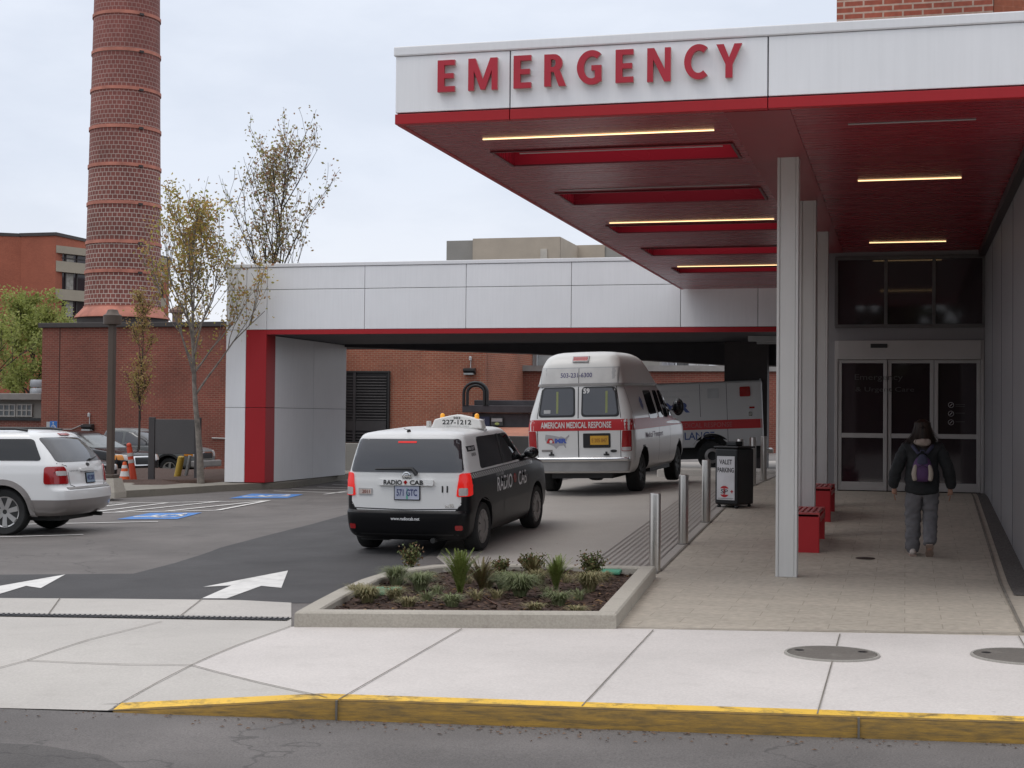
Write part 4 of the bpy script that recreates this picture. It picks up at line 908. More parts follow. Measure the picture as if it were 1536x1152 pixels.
def wheel(par, x, y, R, w, style, rim=.62):
    s = 1 if x > 0 else -1; O = Vector((x-s*w/2, y, R)); r = R*rim
    b = MB(); b.lathe([(0, -w*.40), (r*.98, -w*.40), (r*.98, w*.18), (r*.92, w*.20), (0, w*.20)], 28, 'X'); wo = b.build('wheel', M_hubd, par, smooth=40); wo.location = O
    b = MB(); b.lathe([(r, -w*.42), (R*.93, -w*.5), (R*.985, -w*.42), (R, -w*.2), (R, w*.2), (R*.985, w*.42), (R*.93, w*.5), (r*1.03, w*.46), (r, w*.42)], 40, 'X', closed=True); b.build('tyre', M_tyre, wo, smooth=50)
    b = MB(); M = Matrix.Diagonal((s, 1, 1, 1))
    def ringp(r0, r1, h0, h1): b.lathe([(r0, h0), (r1, h1), (r1, h1-.02), (r0, h0-.02)], 36, 'X', closed=True)
    if style == 'cover':                                   # plastic cover with ten slots
        ringp(r*.84, r*1.0, w*.44, w*.43); ringp(.0001, r*.42, w*.46, w*.44)
        for k in range(10):
            a = 2*PI*k/10; c, sn = math.cos(a), math.sin(a); t = (-sn, c); ww = r*.15
            b.prism([(w*.425, c*r*.40+t[0]*ww, sn*r*.40+t[1]*ww), (w*.425, c*r*.40-t[0]*ww, sn*r*.40-t[1]*ww), (w*.415, c*r*.88-t[0]*ww*1.5, sn*r*.88-t[1]*ww*1.5), (w*.415, c*r*.88+t[0]*ww*1.5, sn*r*.88+t[1]*ww*1.5)], (.015, 0, 0))
        m = M_hub
    else:
        n = {'seven': 7, 'five': 5, 'six': 6, 'steel': 8}[style]; ringp(r*.88, r*1.0, w*.38, w*.44); ringp(.0001, r*.26, w*.34, w*.33)
        for k in range(n):
            a = 2*PI*k/n+.2; c, sn = math.cos(a), math.sin(a); t = (-sn, c); wa, wb = r*.13, r*.17
            b.prism([(w*.30, c*r*.15+t[0]*wa, sn*r*.15+t[1]*wa), (w*.30, c*r*.15-t[0]*wa, sn*r*.15-t[1]*wa), (w*.36, c*r*.93-t[0]*wb, sn*r*.93-t[1]*wb), (w*.36, c*r*.93+t[0]*wb, sn*r*.93+t[1]*wb)], (.025, 0, 0))
        m = M_alloy if style != 'steel' else M_hubd
    o = b.build('rim', m, wo, M=M, smooth=40); return wo
def mirror(par, x, y, z, m, sz=(.10, .16, .09)):
    s = 1 if x > 0 else -1; b = MB(); b.sph((x+s*.10, y, z), sz, 16, 10); b.cyl((x-s*.04, y-.02, z-.05), (x+s*.06, y, z-.03), .03, n=8); o = b.build('mirror', m, par, smooth=60)
    MB().sph((x+s*.10, y-.10, z), (sz[0]*.8, .07, sz[2]*.78), 14, 8).build('mirror_glass', M_cg, o, smooth=60); return o
def root(name, label, cat, x, y, heading, sc=1., pitch=None, z=None, group=None):
    t = thing(name, label, cat, (x, y, G(x, y)+.012 if z is None else z), heading, group); t.scale = (sc, sc, sc)
    dx, dy = -math.sin(heading), math.cos(heading); ea = .4
    if pitch is None: pitch = math.atan2(G(x+dx*2.4*sc, y+dy*2.4*sc)-G(x, y), 2.4*sc)
    nx, ny = math.cos(heading), math.sin(heading); rollz = math.atan2(G(x-nx*.7, y-ny*.7)-G(x+nx*.7, y+ny*.7), 1.4)
    t.rotation_mode = 'XYZ'; t.matrix_world = Matrix.Translation(t.location) @ Matrix.Rotation(heading, 4, 'Z') @ Matrix.Rotation(pitch, 4, 'X') @ Matrix.Rotation(rollz, 4, 'Y') @ Matrix.Diagonal((sc, sc, sc, 1)); return t
# ================================================================== taxi
VS = .92
def taxi_mat():
    k = NT('taxi two tone paint'); t = k.new('ShaderNodeSeparateXYZ'); k.link(k.co.outputs['Object'], t.inputs[0])
    gt = lambda a, v: k.mth('GREATER_THAN', a, v); lt = lambda a, v: k.mth('LESS_THAN', a, v)
    up = k.mth('MULTIPLY', gt(t.outputs['Z'], 1.075), k.mth('MAXIMUM', lt(t.outputs['Y'], 1.70), gt(t.outputs['Z'], 1.50)))
    ax = k.mth('ABSOLUTE', t.outputs['X'])
    ha = k.mth('MULTIPLY', k.mth('MULTIPLY', lt(t.outputs['Y'], -.50), lt(ax, .765)), k.mth('MULTIPLY', gt(t.outputs['Z'], .59), gt(k.mth('SUBTRACT', 1.36, k.mth('ADD', ax, k.mth('MULTIPLY', t.outputs['Z'], -1))), 0)))
    hb = k.mth('MULTIPLY', ha, lt(k.mth('SUBTRACT', ax, t.outputs['Z']), .095))
    f = k.mth('MAXIMUM', up, hb); o = k.mix(f, (.007, .007, .008), (.70, .70, .69)); k.link(o, k.b.inputs['Base Color'])
    k.b.inputs['Roughness'].default_value = .3; k.b.inputs['Specular IOR Level'].default_value = .2; k.b.inputs['Coat Weight'].default_value = .06; k.b.inputs['Coat Roughness'].default_value = .06; return k.m
tx = root('taxi', 'black and white taxi with lit brake lights and a phone number sign on its roof', 'taxi', -5.80, 17.72, math.radians(-2.1), VS)
SL = [(.19, -.56, 3.30, .74), (.24, -.66, 3.42, .82), (.34, -.715, 3.49, .86), (.50, -.735, 3.52, .875), (.555, -.73, 3.52, .878), (.59, -.685, 3.51, .88), (.70, -.68, 3.49, .88), (.86, -.672, 3.44, .88), (.96, -.665, 3.36, .876),
      (1.02, -.655, 3.18, .87), (1.07, -.65, 2.85, .865), (1.10, -.645, 2.38, .855), (1.16, -.635, 2.25, .842), (1.30, -.60, 2.06, .810), (1.44, -.555, 1.87, .775), (1.52, -.52, 1.75, .75), (1.56, -.49, 1.67, .725), (1.585, -.45, 1.56, .68), (1.602, -.37, 1.36, .59), (1.612, -.2, 1.0, .40), (1.616, 0, .6, .18)]
bo, T = make_body('body', SL, taxi_mat(), tx, (0, 2.6), .335, .60, rr=.14, rf=.34)
for x in (-.865, .865):
    for y in (0, 2.6): wheel(tx, x, y, .325, .21, 'cover', .70)
# glass
rg = rpoly([(-.79, 1.085), (.79, 1.085), (.705, 1.515), (-.705, 1.515)], .05)
decal(T, [rg], 'B', M_cg2, 'rear_window', tx, .006, .05, lim=.2)
rq = rpoly([(-.52, 1.085), (-.42, 1.085), (-.36, 1.51), (-.44, 1.51)], .02)
for sd in 'RL':
    f = (lambda p: [(-u, v) for u, v in p][::-1]) if sd == 'L' else (lambda p: p)
    sw = decal(T, [f(rpoly([(-.07, 1.10), (2.14, 1.10), (1.72, 1.50), (.02, 1.515)], .06))], sd, M_cg, 'side_window', tx, .006)
    decal(T, [f(rect(.88, 1.10, .97, 1.51))], sd, M_black, 'pillar', sw, .009); 
    line(T, f([(.90, .28), (.92, 1.09)]), sd, tx); line(T, f([(-.15, 1.08), (-.10, .72), (.30, .62), (.40, .30), (2.05, .28), (2.12, .8), (2.10, 1.08)]), sd, tx)
    for yy in (.98, 2.0): decal(T, [f(rpoly(rect(yy-.22, .86, yy-.02, .905), .02))], sd, M_cblack, 'door_handle', tx, .03)
    st = decal(T, [f(rect(-.56, .995, 2.35, 1.062))], sd, M_cwhite, 'check_band', tx, .003)
    chk = []
    for q in range(34):
        for r_ in (0, 1, 2): u = -.56+.044*(2*q+r_ % 2); chk.append(rect(u, .995+.0223*r_, min(2.35, u+.044), .995+.0223*(r_+1))) if u < 2.3 else None
    decal(T, [f(c) for c in chk], sd, M_black, 'check_pattern', st, .0045, .5, False)
    if sd == 'R':
        for t, u, w in (('RADIO', .92, .70), ('CAB', 1.78, .42)):
            me = fit_text(t, .20, w, .012); me.transform(Matrix.Translation((u, .835, 0))); decal(T, me, sd, M_wp, 'lettering', tx, .004, .3, False)
        me = fit_text('FOR-HIRE', .045, .34, .0); me.transform(Matrix.Translation((.72, .968, 0))); decal(T, me, sd, M_tubeoff, 'lettering', tx, .004, .3, False)
        decal(T, [rpoly([(1.33, .87), (1.39, .79), (1.45, .79), (1.49, .87), (1.41, .93)], .02)], sd, M_tail, 'emblem', tx, .004)
        decal(T, [rect(-.42, 1.345, -.12, 1.415)], sd, M_black, 'sticker', tx, .004)
        me = fit_text('503-227', .035, .22, .01); me.transform(Matrix.Translation((-.27, 1.38, 0))); decal(T, me, sd, M_wp, 'lettering', tx, .007, .3, False)
        me = fit_text('UNION', .045, .17, .01); me.transform(Matrix.Translation((-.22, 1.30, 0))); decal(T, me, sd, M_black, 'lettering', tx, .004, .3, False)
decal(T, [rpoly([(-.78, 1.12), (.78, 1.12), (.66, 1.50), (-.66, 1.50)], .05)], 'F', M_cg, 'windscreen', tx, .006)
# rear lamps, plate, lettering, hatch handle
for s in (-1, 1):
    pl = rpoly([(s*.705, .775), (s*.862, .775), (s*.862, 1.07), (s*.74, 1.07)][::s], .025)
    tl = decal(T, [pl], 'B', M_tailon, 'tail_light', tx, .016, .04, lim=.12)
    decal(T, [rpoly([(s*.735, .785), (s*.83, .785), (s*.83, .885), (s*.735, .885)][::s], .02)], 'B', M_clear, 'reversing_lens', tl, .020, .04)
    if s > 0: decal(T, [rpoly([(-.56, .79), (-.47, .79), (-.50, 1.06), (-.56, 1.06)], .02)], 'R', M_tailon, 'tail_light', tx, .012, .03, lim=.10)
    decal(T, [rpoly(rect(s*.74-.045, .34, s*.74+.045, .405), .02)], 'B', M_tail, 'reflector', tx, .008)
decal(T, [rpoly(rect(-.34, 1.50, -.34, 1.50), .0)], 'B', M_tail, 'x', tx) if False else None
decal(T, [rpoly(rect(-.13, 1.462, .13, 1.485), .008)], 'B', M_tailon, 'brake_light', tx, .012)
for s in (-1, 1): line(T, [(s*.785, 1.07), (s*.772, .70), (s*.72, .612), (0, .60)], 'B', tx, 'hatch_seam', .014)
hb = decal(T, [rpoly(rect(-.36, .915, .40, .99), .02)], 'B', M_cwhite, 'hatch_handle', tx, .035)
me = fit_text('RADIO', .058, .26, .03); me.transform(Matrix.Translation((-.155, .953, 0))); decal(T, me, 'B', M_black, 'lettering', tx, .042, .3, False)
me = fit_text('CAB', .058, .185, .03); me.transform(Matrix.Translation((.175, .953, 0))); decal(T, me, 'B', M_black, 'lettering', tx, .042, .3, False)
decal(T, [rpoly([(-.005, .955), (.02, .925), (.05, .955), (.02, .982)], .01)], 'B', M_tail, 'emblem', tx, .042)
def plate(T, par, u0, v0, u1, v1, base, txt, col, off=.014, stripe=None):
    p = decal(T, [rpoly(rect(u0-.012, v0-.012, u1+.012, v1+.012), .012)], 'B', M_black, 'licence_plate', par, off)
    decal(T, [rect(u0, v0, u1, v1)], 'B', base, 'plate_face', p, off+.004, .3, False)
    if stripe: decal(T, [[(u0+(u1-u0)*.47, v0+.005), (u0+(u1-u0)*.55, v0+.005), (u0+(u1-u0)*.52, v1-.02), (u0+(u1-u0)*.49, v1-.02)]], 'B', stripe, 'plate_tree', p, off+.005, .3, False)
    me = fit_text(txt, (v1-v0)*.52, (u1-u0)*.84, .02); me.transform(Matrix.Translation(((u0+u1)/2, (v0+v1)/2+(v1-v0)*.02, 0))); decal(T, me, 'B', col, 'lettering', p, off+.007, .3, False); return p
M_pblue = pm('pale blue plate', (.42, .45, .55), .5); M_pnavy = pm('navy plate ink', (.03, .04, .15), .6); M_pgreen = pm('green plate tree', (.10, .38, .27), .6); M_pyel = pm('yellow plate', (.55, .30, .03), .5)
plate(T, tx, -.135, .735, .205, .905, M_pblue, '571 GTC', M_pnavy, stripe=M_pgreen)
pz = decal(T, [rpoly(rect(-.66, .785, -.46, .875), .01)], 'B', M_tubeoff, 'permit_plate', tx, .010); decal(T, [rect(-.648, .797, -.472, .863)], 'B', pm('permit', (.52, .44, .40), .5), 'permit_face', pz, .013, .3, False)
me = fit_text('2011', .045, .11, .02); me.transform(Matrix.Translation((-.55, .83, 0))); decal(T, me, 'B', pm('brown ink', (.22, .06, .04), .6), 'lettering', pz, .016, .3, False)
me = fit_text('11', .085, .085, .03); me.transform(Matrix.Translation((.55, .87, 0))); decal(T, me, 'B', M_black, 'lettering', tx, .005, .3, False)
me = fit_text('www.radiocab.net', .042, .40, .012); me.transform(Matrix.Translation((.02, .487, 0))); decal(T, me, 'B', M_wp, 'lettering', tx, .005, .3, False)
me = fit_text('xB', .05, .13, .01); me.transform(Matrix.Translation((.61, .655, 0))); decal(T, me, 'B', M_chrome, 'badge', tx, .008, .3, False)
b = MB(); c = T.ray_cast(Vector((.03, -5, 1.035)), Vector((0, 1, 0)))[0]; b.lathe([(.062, -.02), (.062, -.030), (.050, -.034), (.048, -.02)], 28, 'Y', c, closed=True); b.lathe([(.030, -.02), (.030, -.032), (.022, -.034), (.020, -.02)], 20, 'Y', c, closed=True); b.box(c+Vector((0, -.026, 0)), (.10, .012, .012)); b.build('badge', M_chrome, tx, smooth=40)
b = MB(); c = T.ray_cast(Vector((.17, -5, 1.06)), Vector((0, 1, 0)))[0]; c2 = T.ray_cast(Vector((.10, -5, 1.135)), Vector((0, 1, 0)))[0]; c3 = T.ray_cast(Vector((-.42, -5, 1.125)), Vector((0, 1, 0)))[0]
n_ = Vector((0, -.03, 0)); b.tube([c+n_*1.2, c2+n_*1.1, c3+n_*.7], [.030, .022, .010], 8); b.build('wiper', M_black, tx, smooth=60)
for s in (1,): mirror(tx, s*.83, 2.10, 1.17, M_cblack, (.11, .09, .085))
mirror(tx, -.83, 2.10, 1.17, M_cblack, (.11, .09, .085))
b = MB(); b.span((-.70, -.50, .17), (-.30, .2, .24)); b.cyl((.38, -.68, .20), (.38, -.30, .21), .035, n=12); b.build('exhaust', M_hubd, tx, smooth=40)
b = MB(); b.cyl((-.05, -.36, 1.60), (-.05, -.36, 1.635), .03, .02, 10); b.cyl((-.05, -.36, 1.62), (-.02, -.62, 1.66), .006, .004, 6); b.build('aerial', M_black, tx, smooth=50)
# bumper detail lines
line(T, [(-.80, .275), (.80, .275)], 'B', tx, 'bumper_line', .018); line(T, [(-.82, .575), (.82, .575)], 'B', tx, 'bumper_line', .012)
# roof sign
rs = thing('taxi_roof_sign', 'white domed sign with a black phone number and amber lamps on the taxi roof', 'sign', tx.matrix_world @ Vector((.34, .55, 1.600))); rs.rotation_euler = (0, 0, math.radians(-2.1)); rs.scale = (VS,)*3
prof = [(-.37, 0), (.37, 0), (.365, .04), (.33, .125), (.25, .145), (.12, .175), (0, .195), (-.12, .175), (-.25, .145), (-.33, .125), (-.365, .04)]
b = MB(); b.prism([(x, -.09, z) for x, z in prof], (0, .18, 0)); b.build('shell', pm('sign white plastic', (.74, .73, .70), .35), rs, bevel=.018, smooth=50, seg=3)
for x in (-.24, .26): b = MB(); b.cyl((x, 0, .13), (x, 0, .18), .035, .03, 12); b.sph((x, 0, .18), .032, 12, 8); b.build('lamp', pm('amber dome', (.75, .32, .02), .25, emit=(1, .45, .05), es=.3), rs, smooth=60)
for t, z, h, w in (('227-1212', .088, .065, .42), ('503', .147, .032, .10), ('radiocab.net', .036, .020, .36)):
    me = fit_text(t, h, w, .02 if h > .03 else 0.); b = MB(); b.add_mesh(me, Matrix.Translation((0, -.0935, z)) @ Matrix.Rotation(PI/2, 4, 'X')); b.build('lettering', M_black if h > .03 else M_tubeoff, rs, recalc=False)
b = MB(); b.span((-.46, -.05, -.02), (-.42, .05, .10)); b.span((-.46, -.03, -.025), (.4, .03, .005)); b.build('mount', pm('sign base', (.55, .54, .52), .5), rs, bevel=.005)
# ================================================================== medical transport van
vn = root('medical_van', 'white raised roof medical transport van with a red stripe seen from behind', 'van', -5.27, 25.65, math.radians(-2.6), VS, pitch=math.radians(1.2))
SLv = [(.40, -1.02, 4.2, .90, .12), (.48, -1.06, 4.35, .96, .13), (.70, -1.075, 4.42, 1.0, .16), (1.0, -1.08, 4.40, 1.015, .18), (1.15, -1.08, 4.32, 1.012, .18), (1.24, -1.08, 4.10, 1.008, .18), (1.30, -1.08, 3.65, 1.0, .18), (1.34, -1.08, 3.34, .992, .18), (1.45, -1.065, 3.22, .972, .18), (1.70, -1.035, 2.93, .90, .19), (1.95, -1.0, 2.62, .825, .20), (2.01, -.985, 2.50, .80, .20)]
M_vw = carpaint('van white', (.66, .655, .64), .3, .4)
bo, T = make_body('body', SLv, M_vw, vn, (0, 3.5), .40, .66, rr=.18, rf=.30, bow_r=.05, tap_f=.06, tap_r=.0)
SLr = [(2.0, -.965, 2.44, .815, .14), (2.03, -.975, 2.43, .825, .14), (2.06, -.97, 2.40, .82, .14), (2.20, -.945, 2.15, .79, .14), (2.37, -.905, 1.85, .755, .15), (2.46, -.86, 1.68, .725, .18), (2.54, -.79, 1.5, .675, .18), (2.60, -.66, 1.3, .59, .18), (2.635, -.45, 1.1, .48, .18), (2.65, -.15, .8, .28, .1)]
ro, TR = make_body('raised_roof', SLr, carpaint('fibreglass white', (.66, .65, .62), .4, .2), vn, None, 0, 0, rr=.15, rf=.3, bow_r=.04)
for x in (-.94, .94):
    for y in (0, 3.5): wheel(vn, x, y, .37, .24, 'steel', .56)
M_red = pm('red vinyl', (.46, .02, .025), .35, var=.04)
sR = decal(T, [rect(-.985, 1.18, .985, 1.385)], 'B', M_red, 'red_stripe', vn, .003, .06, False)
for sd in 'RL':
    f = (lambda p: [(-u, v) for u, v in p][::-1]) if sd == 'L' else (lambda p: p)
    decal(T, [f(rect(-.93, 1.18, 3.9, 1.385))], sd, M_red, 'red_stripe', vn, .003, .1, False)
    for (u0, u1) in ((.55, 1.25), (1.42, 1.86), (1.95, 2.35)): decal(T, [f(rpoly([(u0, 1.36), (u1, 1.36), (u1-.02, 1.90), (u0+.04, 1.90)], .06))], sd, M_cg, 'side_window', vn, .007)
    decal(T, [f(rpoly([(2.45, 1.38), (3.12, 1.38), (2.75, 1.86), (2.47, 1.90)], .06))], sd, M_cg, 'side_window', vn, .007)
    line(T, f([(1.33, .5), (1.33, 1.95)]), sd, vn); line(T, f([(2.40, .5), (2.40, 1.95)]), sd, vn); line(T, f([(-.80, .62), (-.80, 1.96)]), sd, vn)
    if sd == 'R':
        me = fit_text('Medical Transport', .14, 1.6, .01); me.transform(Matrix.Translation((.85, 1.04, 0))); decal(T, me, sd, pm('violet vinyl', (.22, .16, .25), .5), 'lettering', vn, .004, .4, False)
        st_ = [[(.16+.13*math.cos(a+w), 1.66+.13*math.sin(a+w)) for w in (-.35, .35)]+[(.16+.13*math.cos(a+PI+w), 1.66+.13*math.sin(a+PI+w)) for w in (-.35, .35)] for a in (PI/2, PI/2+PI/3, PI/2-PI/3)]
        decal(T, st_, sd, pm('blue vinyl', (.06, .08, .22), .5), 'emblem', vn, .004, .4, False)
for s in (-1, 1):
    win = rpoly([(s*.085, 1.465), (s*.735, 1.465), (s*.665, 1.955), (s*.095, 1.955)][::s], .07); sea = rpoly([(s*.055, 1.43), (s*.775, 1.43), (s*.695, 1.985), (s*.065, 1.985)][::s], .08)
    ws = decal(T, [sea], 'B', M_black, 'rear_window', vn, .004); decal(T, [win], 'B', M_cg2, 'pane', ws, .010)
    xx = -.40 if s < 0 else .53; decal(T, [rect(xx-.02, 1.50, xx+.02, 1.90)], 'B', pm('yellow grab pole', (.24, .27, .10), .5), 'grab_pole', ws, .012, .3, False)
    tl = decal(T, [rpoly([(s*.80, .80), (s*.965, .80), (s*.965, 1.175), (s*.82, 1.175)][::s], .02)], 'B', M_tail, 'tail_light', vn, .014, .04, lim=.12)
    decal(T, [rpoly([(s*.81, .81), (s*.955, .81), (s*.955, .875), (s*.81, .875)][::s], .015)], 'B', M_clear, 'reversing_lens', tl, .018, .04)
    line(T, [(s*.785, .66), (s*.79, 1.45), (s*.70, 1.99)], 'B', vn)
    for z in (.74,): b = MB(); c = T.ray_cast(Vector((s*.52, -5, z)), Vector((0, 1, 0)))[0]; b.box(c, (.10, .05, .03)); b.box(c+Vector((0, -.01, .03)), (.03, .05, .05)); b.build('hinge', M_hubd, vn, bevel=.005)
line(T, [(0, .62), (0, 1.99)], 'B', vn, 'door_seam', .018)
decal(T, [rpoly(rect(-.76, 1.505, -.62, 1.57), .01)] if False else [rpoly(rect(-.66, 1.50, -.53, 1.565), .01)], 'B', M_tubeoff, 'sticker', vn, .013)
me = fit_text('AMERICAN MEDICAL RESPONSE', .115, 1.34, .02); me.transform(Matrix.Translation((-.05, 1.285, 0))); decal(T, me, 'B', M_vw, 'lettering', vn, .007, .3, False)
me = fit_text('59', .095, .12, .03); me.transform(Matrix.Translation((.155, 1.905, 0))); decal(T, me, 'B', M_vw, 'lettering', vn, .016, .3, False)
pb = decal(T, [rpoly(rect(.09, .865, .60, 1.13), .02)], 'B', M_black, 'licence_plate', vn, .008); decal(T, [rect(.225, .92, .565, 1.085)], 'B', M_pyel, 'plate_face', pb, .014, .3, False)
me = fit_text('E 205 847', .07, .28, .01); me.transform(Matrix.Translation((.395, 1.0, 0))); decal(T, me, 'B', pm('brown plate ink', (.30, .13, .02), .6), 'lettering', pb, .017, .3, False)
# country shaped logo with letters
us = [(-.63, 1.115), (-.50, 1.10), (-.36, 1.07), (-.33, 1.08), (-.25, 1.05), (-.20, 1.09), (-.175, 1.115), (-.17, 1.08), (-.21, 1.04), (-.235, .98), (-.25, .93), (-.235, .86), (-.26, .88), (-.285, .915), (-.37, .905), (-.43, .85), (-.47, .90), (-.60, .95), (-.645, 1.02)]
lg = decal(T, [us], 'B', pm('logo grey', (.34, .33, .34), .6), 'logo_map', vn, .004, .3, False); lg['label'] = 'grey map shaped logo with letters'
decal(T, [[(-.62, .955), (-.575, 1.04), (-.50, 1.04), (-.46, .955)]], 'B', M_red, 'logo_arch', lg, .006, .3, False)
decal(T, [[(-.525+.030*math.cos(2*PI*i/12), .985+.030*math.sin(2*PI*i/12)) for i in range(12)]], 'B', M_vw, 'logo_star', lg, .008, .3, False)
me = fit_text('MR', .088, .23, .06); me.transform(Matrix.Translation((-.335, .998, 0))); decal(T, me, 'B', pm('logo blue', (.05, .09, .36), .5), 'lettering', lg, .006, .3, False)
decal(T, [rpoly(rect(-.71, .795, -.50, .835), .01)], 'B', M_hub, 'badge', vn, .006); decal(T, [[(.655+.062*math.cos(2*PI*i/20), .805+.026*math.sin(2*PI*i/20)) for i in range(20)]], 'B', M_hubd, 'badge', vn, .01)
# raised roof rear panel
pn = decal(TR, [rpoly(rect(-.74, 2.035, .74, 2.345), .01)], 'B', M_tubeoff, 'roof_door', vn, .006); pf = decal(TR, [rect(-.715, 2.05, .715, 2.325)], 'B', pm('roof door white', (.56, .55, .53), .4), 'roof_panel', pn, .010, .1)
me = fit_text('503-231-6300', .085, .60, .012); me.transform(Matrix.Translation((-.05, 2.20, 0))); decal(TR, me, 'B', pm('indigo vinyl', (.07, .06, .17), .5), 'lettering', pf, .013, .3, False); line(TR, [(.0, 2.05), (.0, 2.325)], 'B', pf, 'door_seam', .01, None, .013)
lp = decal(TR, [rpoly(rect(-.14, 2.435, .17, 2.535), .01)], 'B', M_tubeoff, 'roof_light', vn, .03); decal(TR, [rect(-.12, 2.45, .15, 2.52)], 'B', M_tail, 'lens', lp, .036, .3)
b = MB(); b.lathe([(1, 0)], 3) if False else None
b = body_mesh([(2.005, -1.0, 2.5, .835, .15), (2.045, -1.0, 2.5, .835, .15)], rr=.15, rf=.3, bow_r=.045); b.build('roof_gutter', pm('gutter grey', (.33, .32, .31), .5), vn, smooth=40)
b = body_mesh([(.44, -1.20, -.96, .93, .06, .02), (.62, -1.20, -.96, .955, .06, .02)], rr=.08, rf=.02, bow_r=.08, bow_f=0, tap_f=0); b.build('rear_bumper', pm('grey bumper', (.30, .295, .29), .4, .3), vn, smooth=40, bevel=.02)
b = body_mesh([(.622, -1.225, -.97, .95, .06, .02), (.645, -1.235, -.97, .957, .06, .02), (.675, -1.235, -.97, .957, .06, .02), (.695, -1.222, -.97, .95, .06, .02)], rr=.09, rf=.02, bow_r=.08, bow_f=0, tap_f=0); b.build('bumper_step', M_chrome, vn, smooth=60)
b = MB(); b.span((-.55, -.95, .30), (.6, 1.4, .44)); b.span((-.9, .9, .32), (.9, 2.8, .46)); b.cyl((-.9, 0, .37), (.9, 0, .37), .06, n=10); b.sph((0, 0, .37), .16, 12, 8); b.build('underbody', M_hubd, vn, smooth=40)
for s in (1, -1): mirror(vn, s*.98, 2.95, 1.55, M_black, (.12, .08, .18))
decal(T, [rpoly([(-.80, 1.42), (.80, 1.42), (.70, 1.92), (-.70, 1.92)], .06)], 'F', M_cg, 'windscreen', vn, .006)
# ================================================================== ambulance box truck
AM = thing('ambulance', 'white box bodied ambulance with a red stripe parked behind the van in the shade', 'ambulance', (0, 0, 0))
pr = at_d(1147, 690, 36.0); pa = at_d(1020, 690, 36.3); hd = Vector((pa.x-pr.x, pa.y-pr.y)).normalized(); ang = math.atan2(hd.y, hd.x)-PI/2
AM.matrix_world = Matrix.Translation((pr.x, pr.y, G(pr.x, pr.y))) @ Matrix.Rotation(ang, 4, 'Z') @ Matrix.Rotation(math.radians(-2.4), 4, 'X') @ Matrix.Diagonal((VS, VS, VS, 1))
ZA = lambda py: (at_d(1100, py, 36.5).z-G(pr.x, pr.y))/VS
# local: x right is away from the camera, y forward; near side at x=0
zt, zs1, zs0 = ZA(570), ZA(627.5), ZA(641)
b = body_mesh([(.62, 0, 3.9, 1.06, .05, .05), (.66, -.01, 3.9, 1.09, .05, .05), (zt-.08, -.01, 3.9, 1.09, .05, .05), (zt-.02, 0, 3.88, 1.06, .05, .05), (zt, .03, 3.85, 1.0, .05, .05)], rr=.05, rf=.05, bow_r=0, bow_f=0, tap_f=0, tap_r=0)
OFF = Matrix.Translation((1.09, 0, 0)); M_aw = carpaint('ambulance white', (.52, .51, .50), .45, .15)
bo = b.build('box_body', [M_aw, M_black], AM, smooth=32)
b = MB(); b.cyl((-1.6, 1.35, .42), (-.65, 1.35, .42), .50, n=36); b.cyl((1.6, 1.35, .42), (.65, 1.35, .42), .50, n=36); boolean(bo, b.build('cut', M_black, AM))
bo.data.shade_smooth(); bo.data.set_sharp_from_angle(angle=math.radians(32))
bm = bmesh.new(); bm.from_mesh(bo.data); T = BVHTree.FromBMesh(bm); bm.free(); kids = []
k0 = len(AM.children)
L = lambda p: [(-u, v) for u, v in p][::-1]
decal(T, [L(rect(.02, zs0, 3.88, zs1))], 'L', M_red, 'red_stripe', AM, .004, .3, False)
me = fit_text('AMERICAN MEDICAL RESPONSE', .13, 2.3, .01); me.transform(Matrix.Translation((-1.95, (zs0+zs1)/2, 0))); decal(T, me, 'L', pm('faded pink', (.40, .10, .10), .5), 'lettering', AM, .007, .5, False)
me = fit_text('AMBULANCE', .20, 1.5, .015); me.transform(Matrix.Translation((-2.02, zs0-.16, 0))); decal(T, me, 'L', pm('navy vinyl', (.05, .08, .22), .5), 'lettering', AM, .005, .5, False)
me = fit_text('MR', .27, .66, .05); me.transform(Matrix.Translation((-2.22, zs1+.36, 0))); decal(T, me, 'L', pm('faded logo blue', (.06, .09, .24), .6), 'lettering', AM, .005, .5, False)
for t, v in (('Emergency medical service', zt-.22), ('Paramedic unit', zt-.36)): me = fit_text(t, .08, 1.5 if v > zt-.3 else .8, 0.); me.transform(Matrix.Translation((-2.3, v, 0))); decal(T, me, 'L', M_tubeoff, 'lettering', AM, .005, .5, False)
decal(T, [L(rpoly(rect(.30, zt-.42, .58, zt-.16), .04))], 'L', M_tail, 'warning_light', AM, .03); decal(T, [L(rpoly(rect(1.12, zt-.44, 1.42, zt-.18), .03))], 'L', M_tubeoff, 'scene_light', AM, .03)
decal(T, [L(rect(.20, zs1+.28, .34, zs1+.33))], 'L', M_tail, 'marker_light', AM, .012); decal(T, [L(rpoly(rect(.27, zs1+.08, .36, zs1+.20), .02))], 'L', M_chrome, 'door_handle', AM, .02)
line(T, L([(.92, .66), (.92, zt-.06)]), 'L', AM); line(T, L([(1.62, zs1+.1), (1.62, zt-.06)]), 'L', AM, 'door_seam')
decal(T, [[(-1.35+.56*math.cos(a), .42+.56*math.sin(a)) for a in [PI*i/20 for i in range(21)]]+[(-1.35+.50*math.cos(a), .42+.50*math.sin(a)) for a in [PI-PI*i/20 for i in range(21)]]], 'L', M_black, 'wheel_arch_trim', AM, .012, .4)
for x in (-1.02, 1.02):
    wheel(AM, x, 1.35, .39, .25, 'steel', .56); wheel(AM, x, 5.1, .39, .25, 'steel', .56)
MB().lathe([(.12, 0), (.20, .02), (.20, -.01), (.12, -.03)], 20, 'X', (-1.04, 1.35, .39), closed=True).build('hub_ring', M_hub, AM, smooth=40)
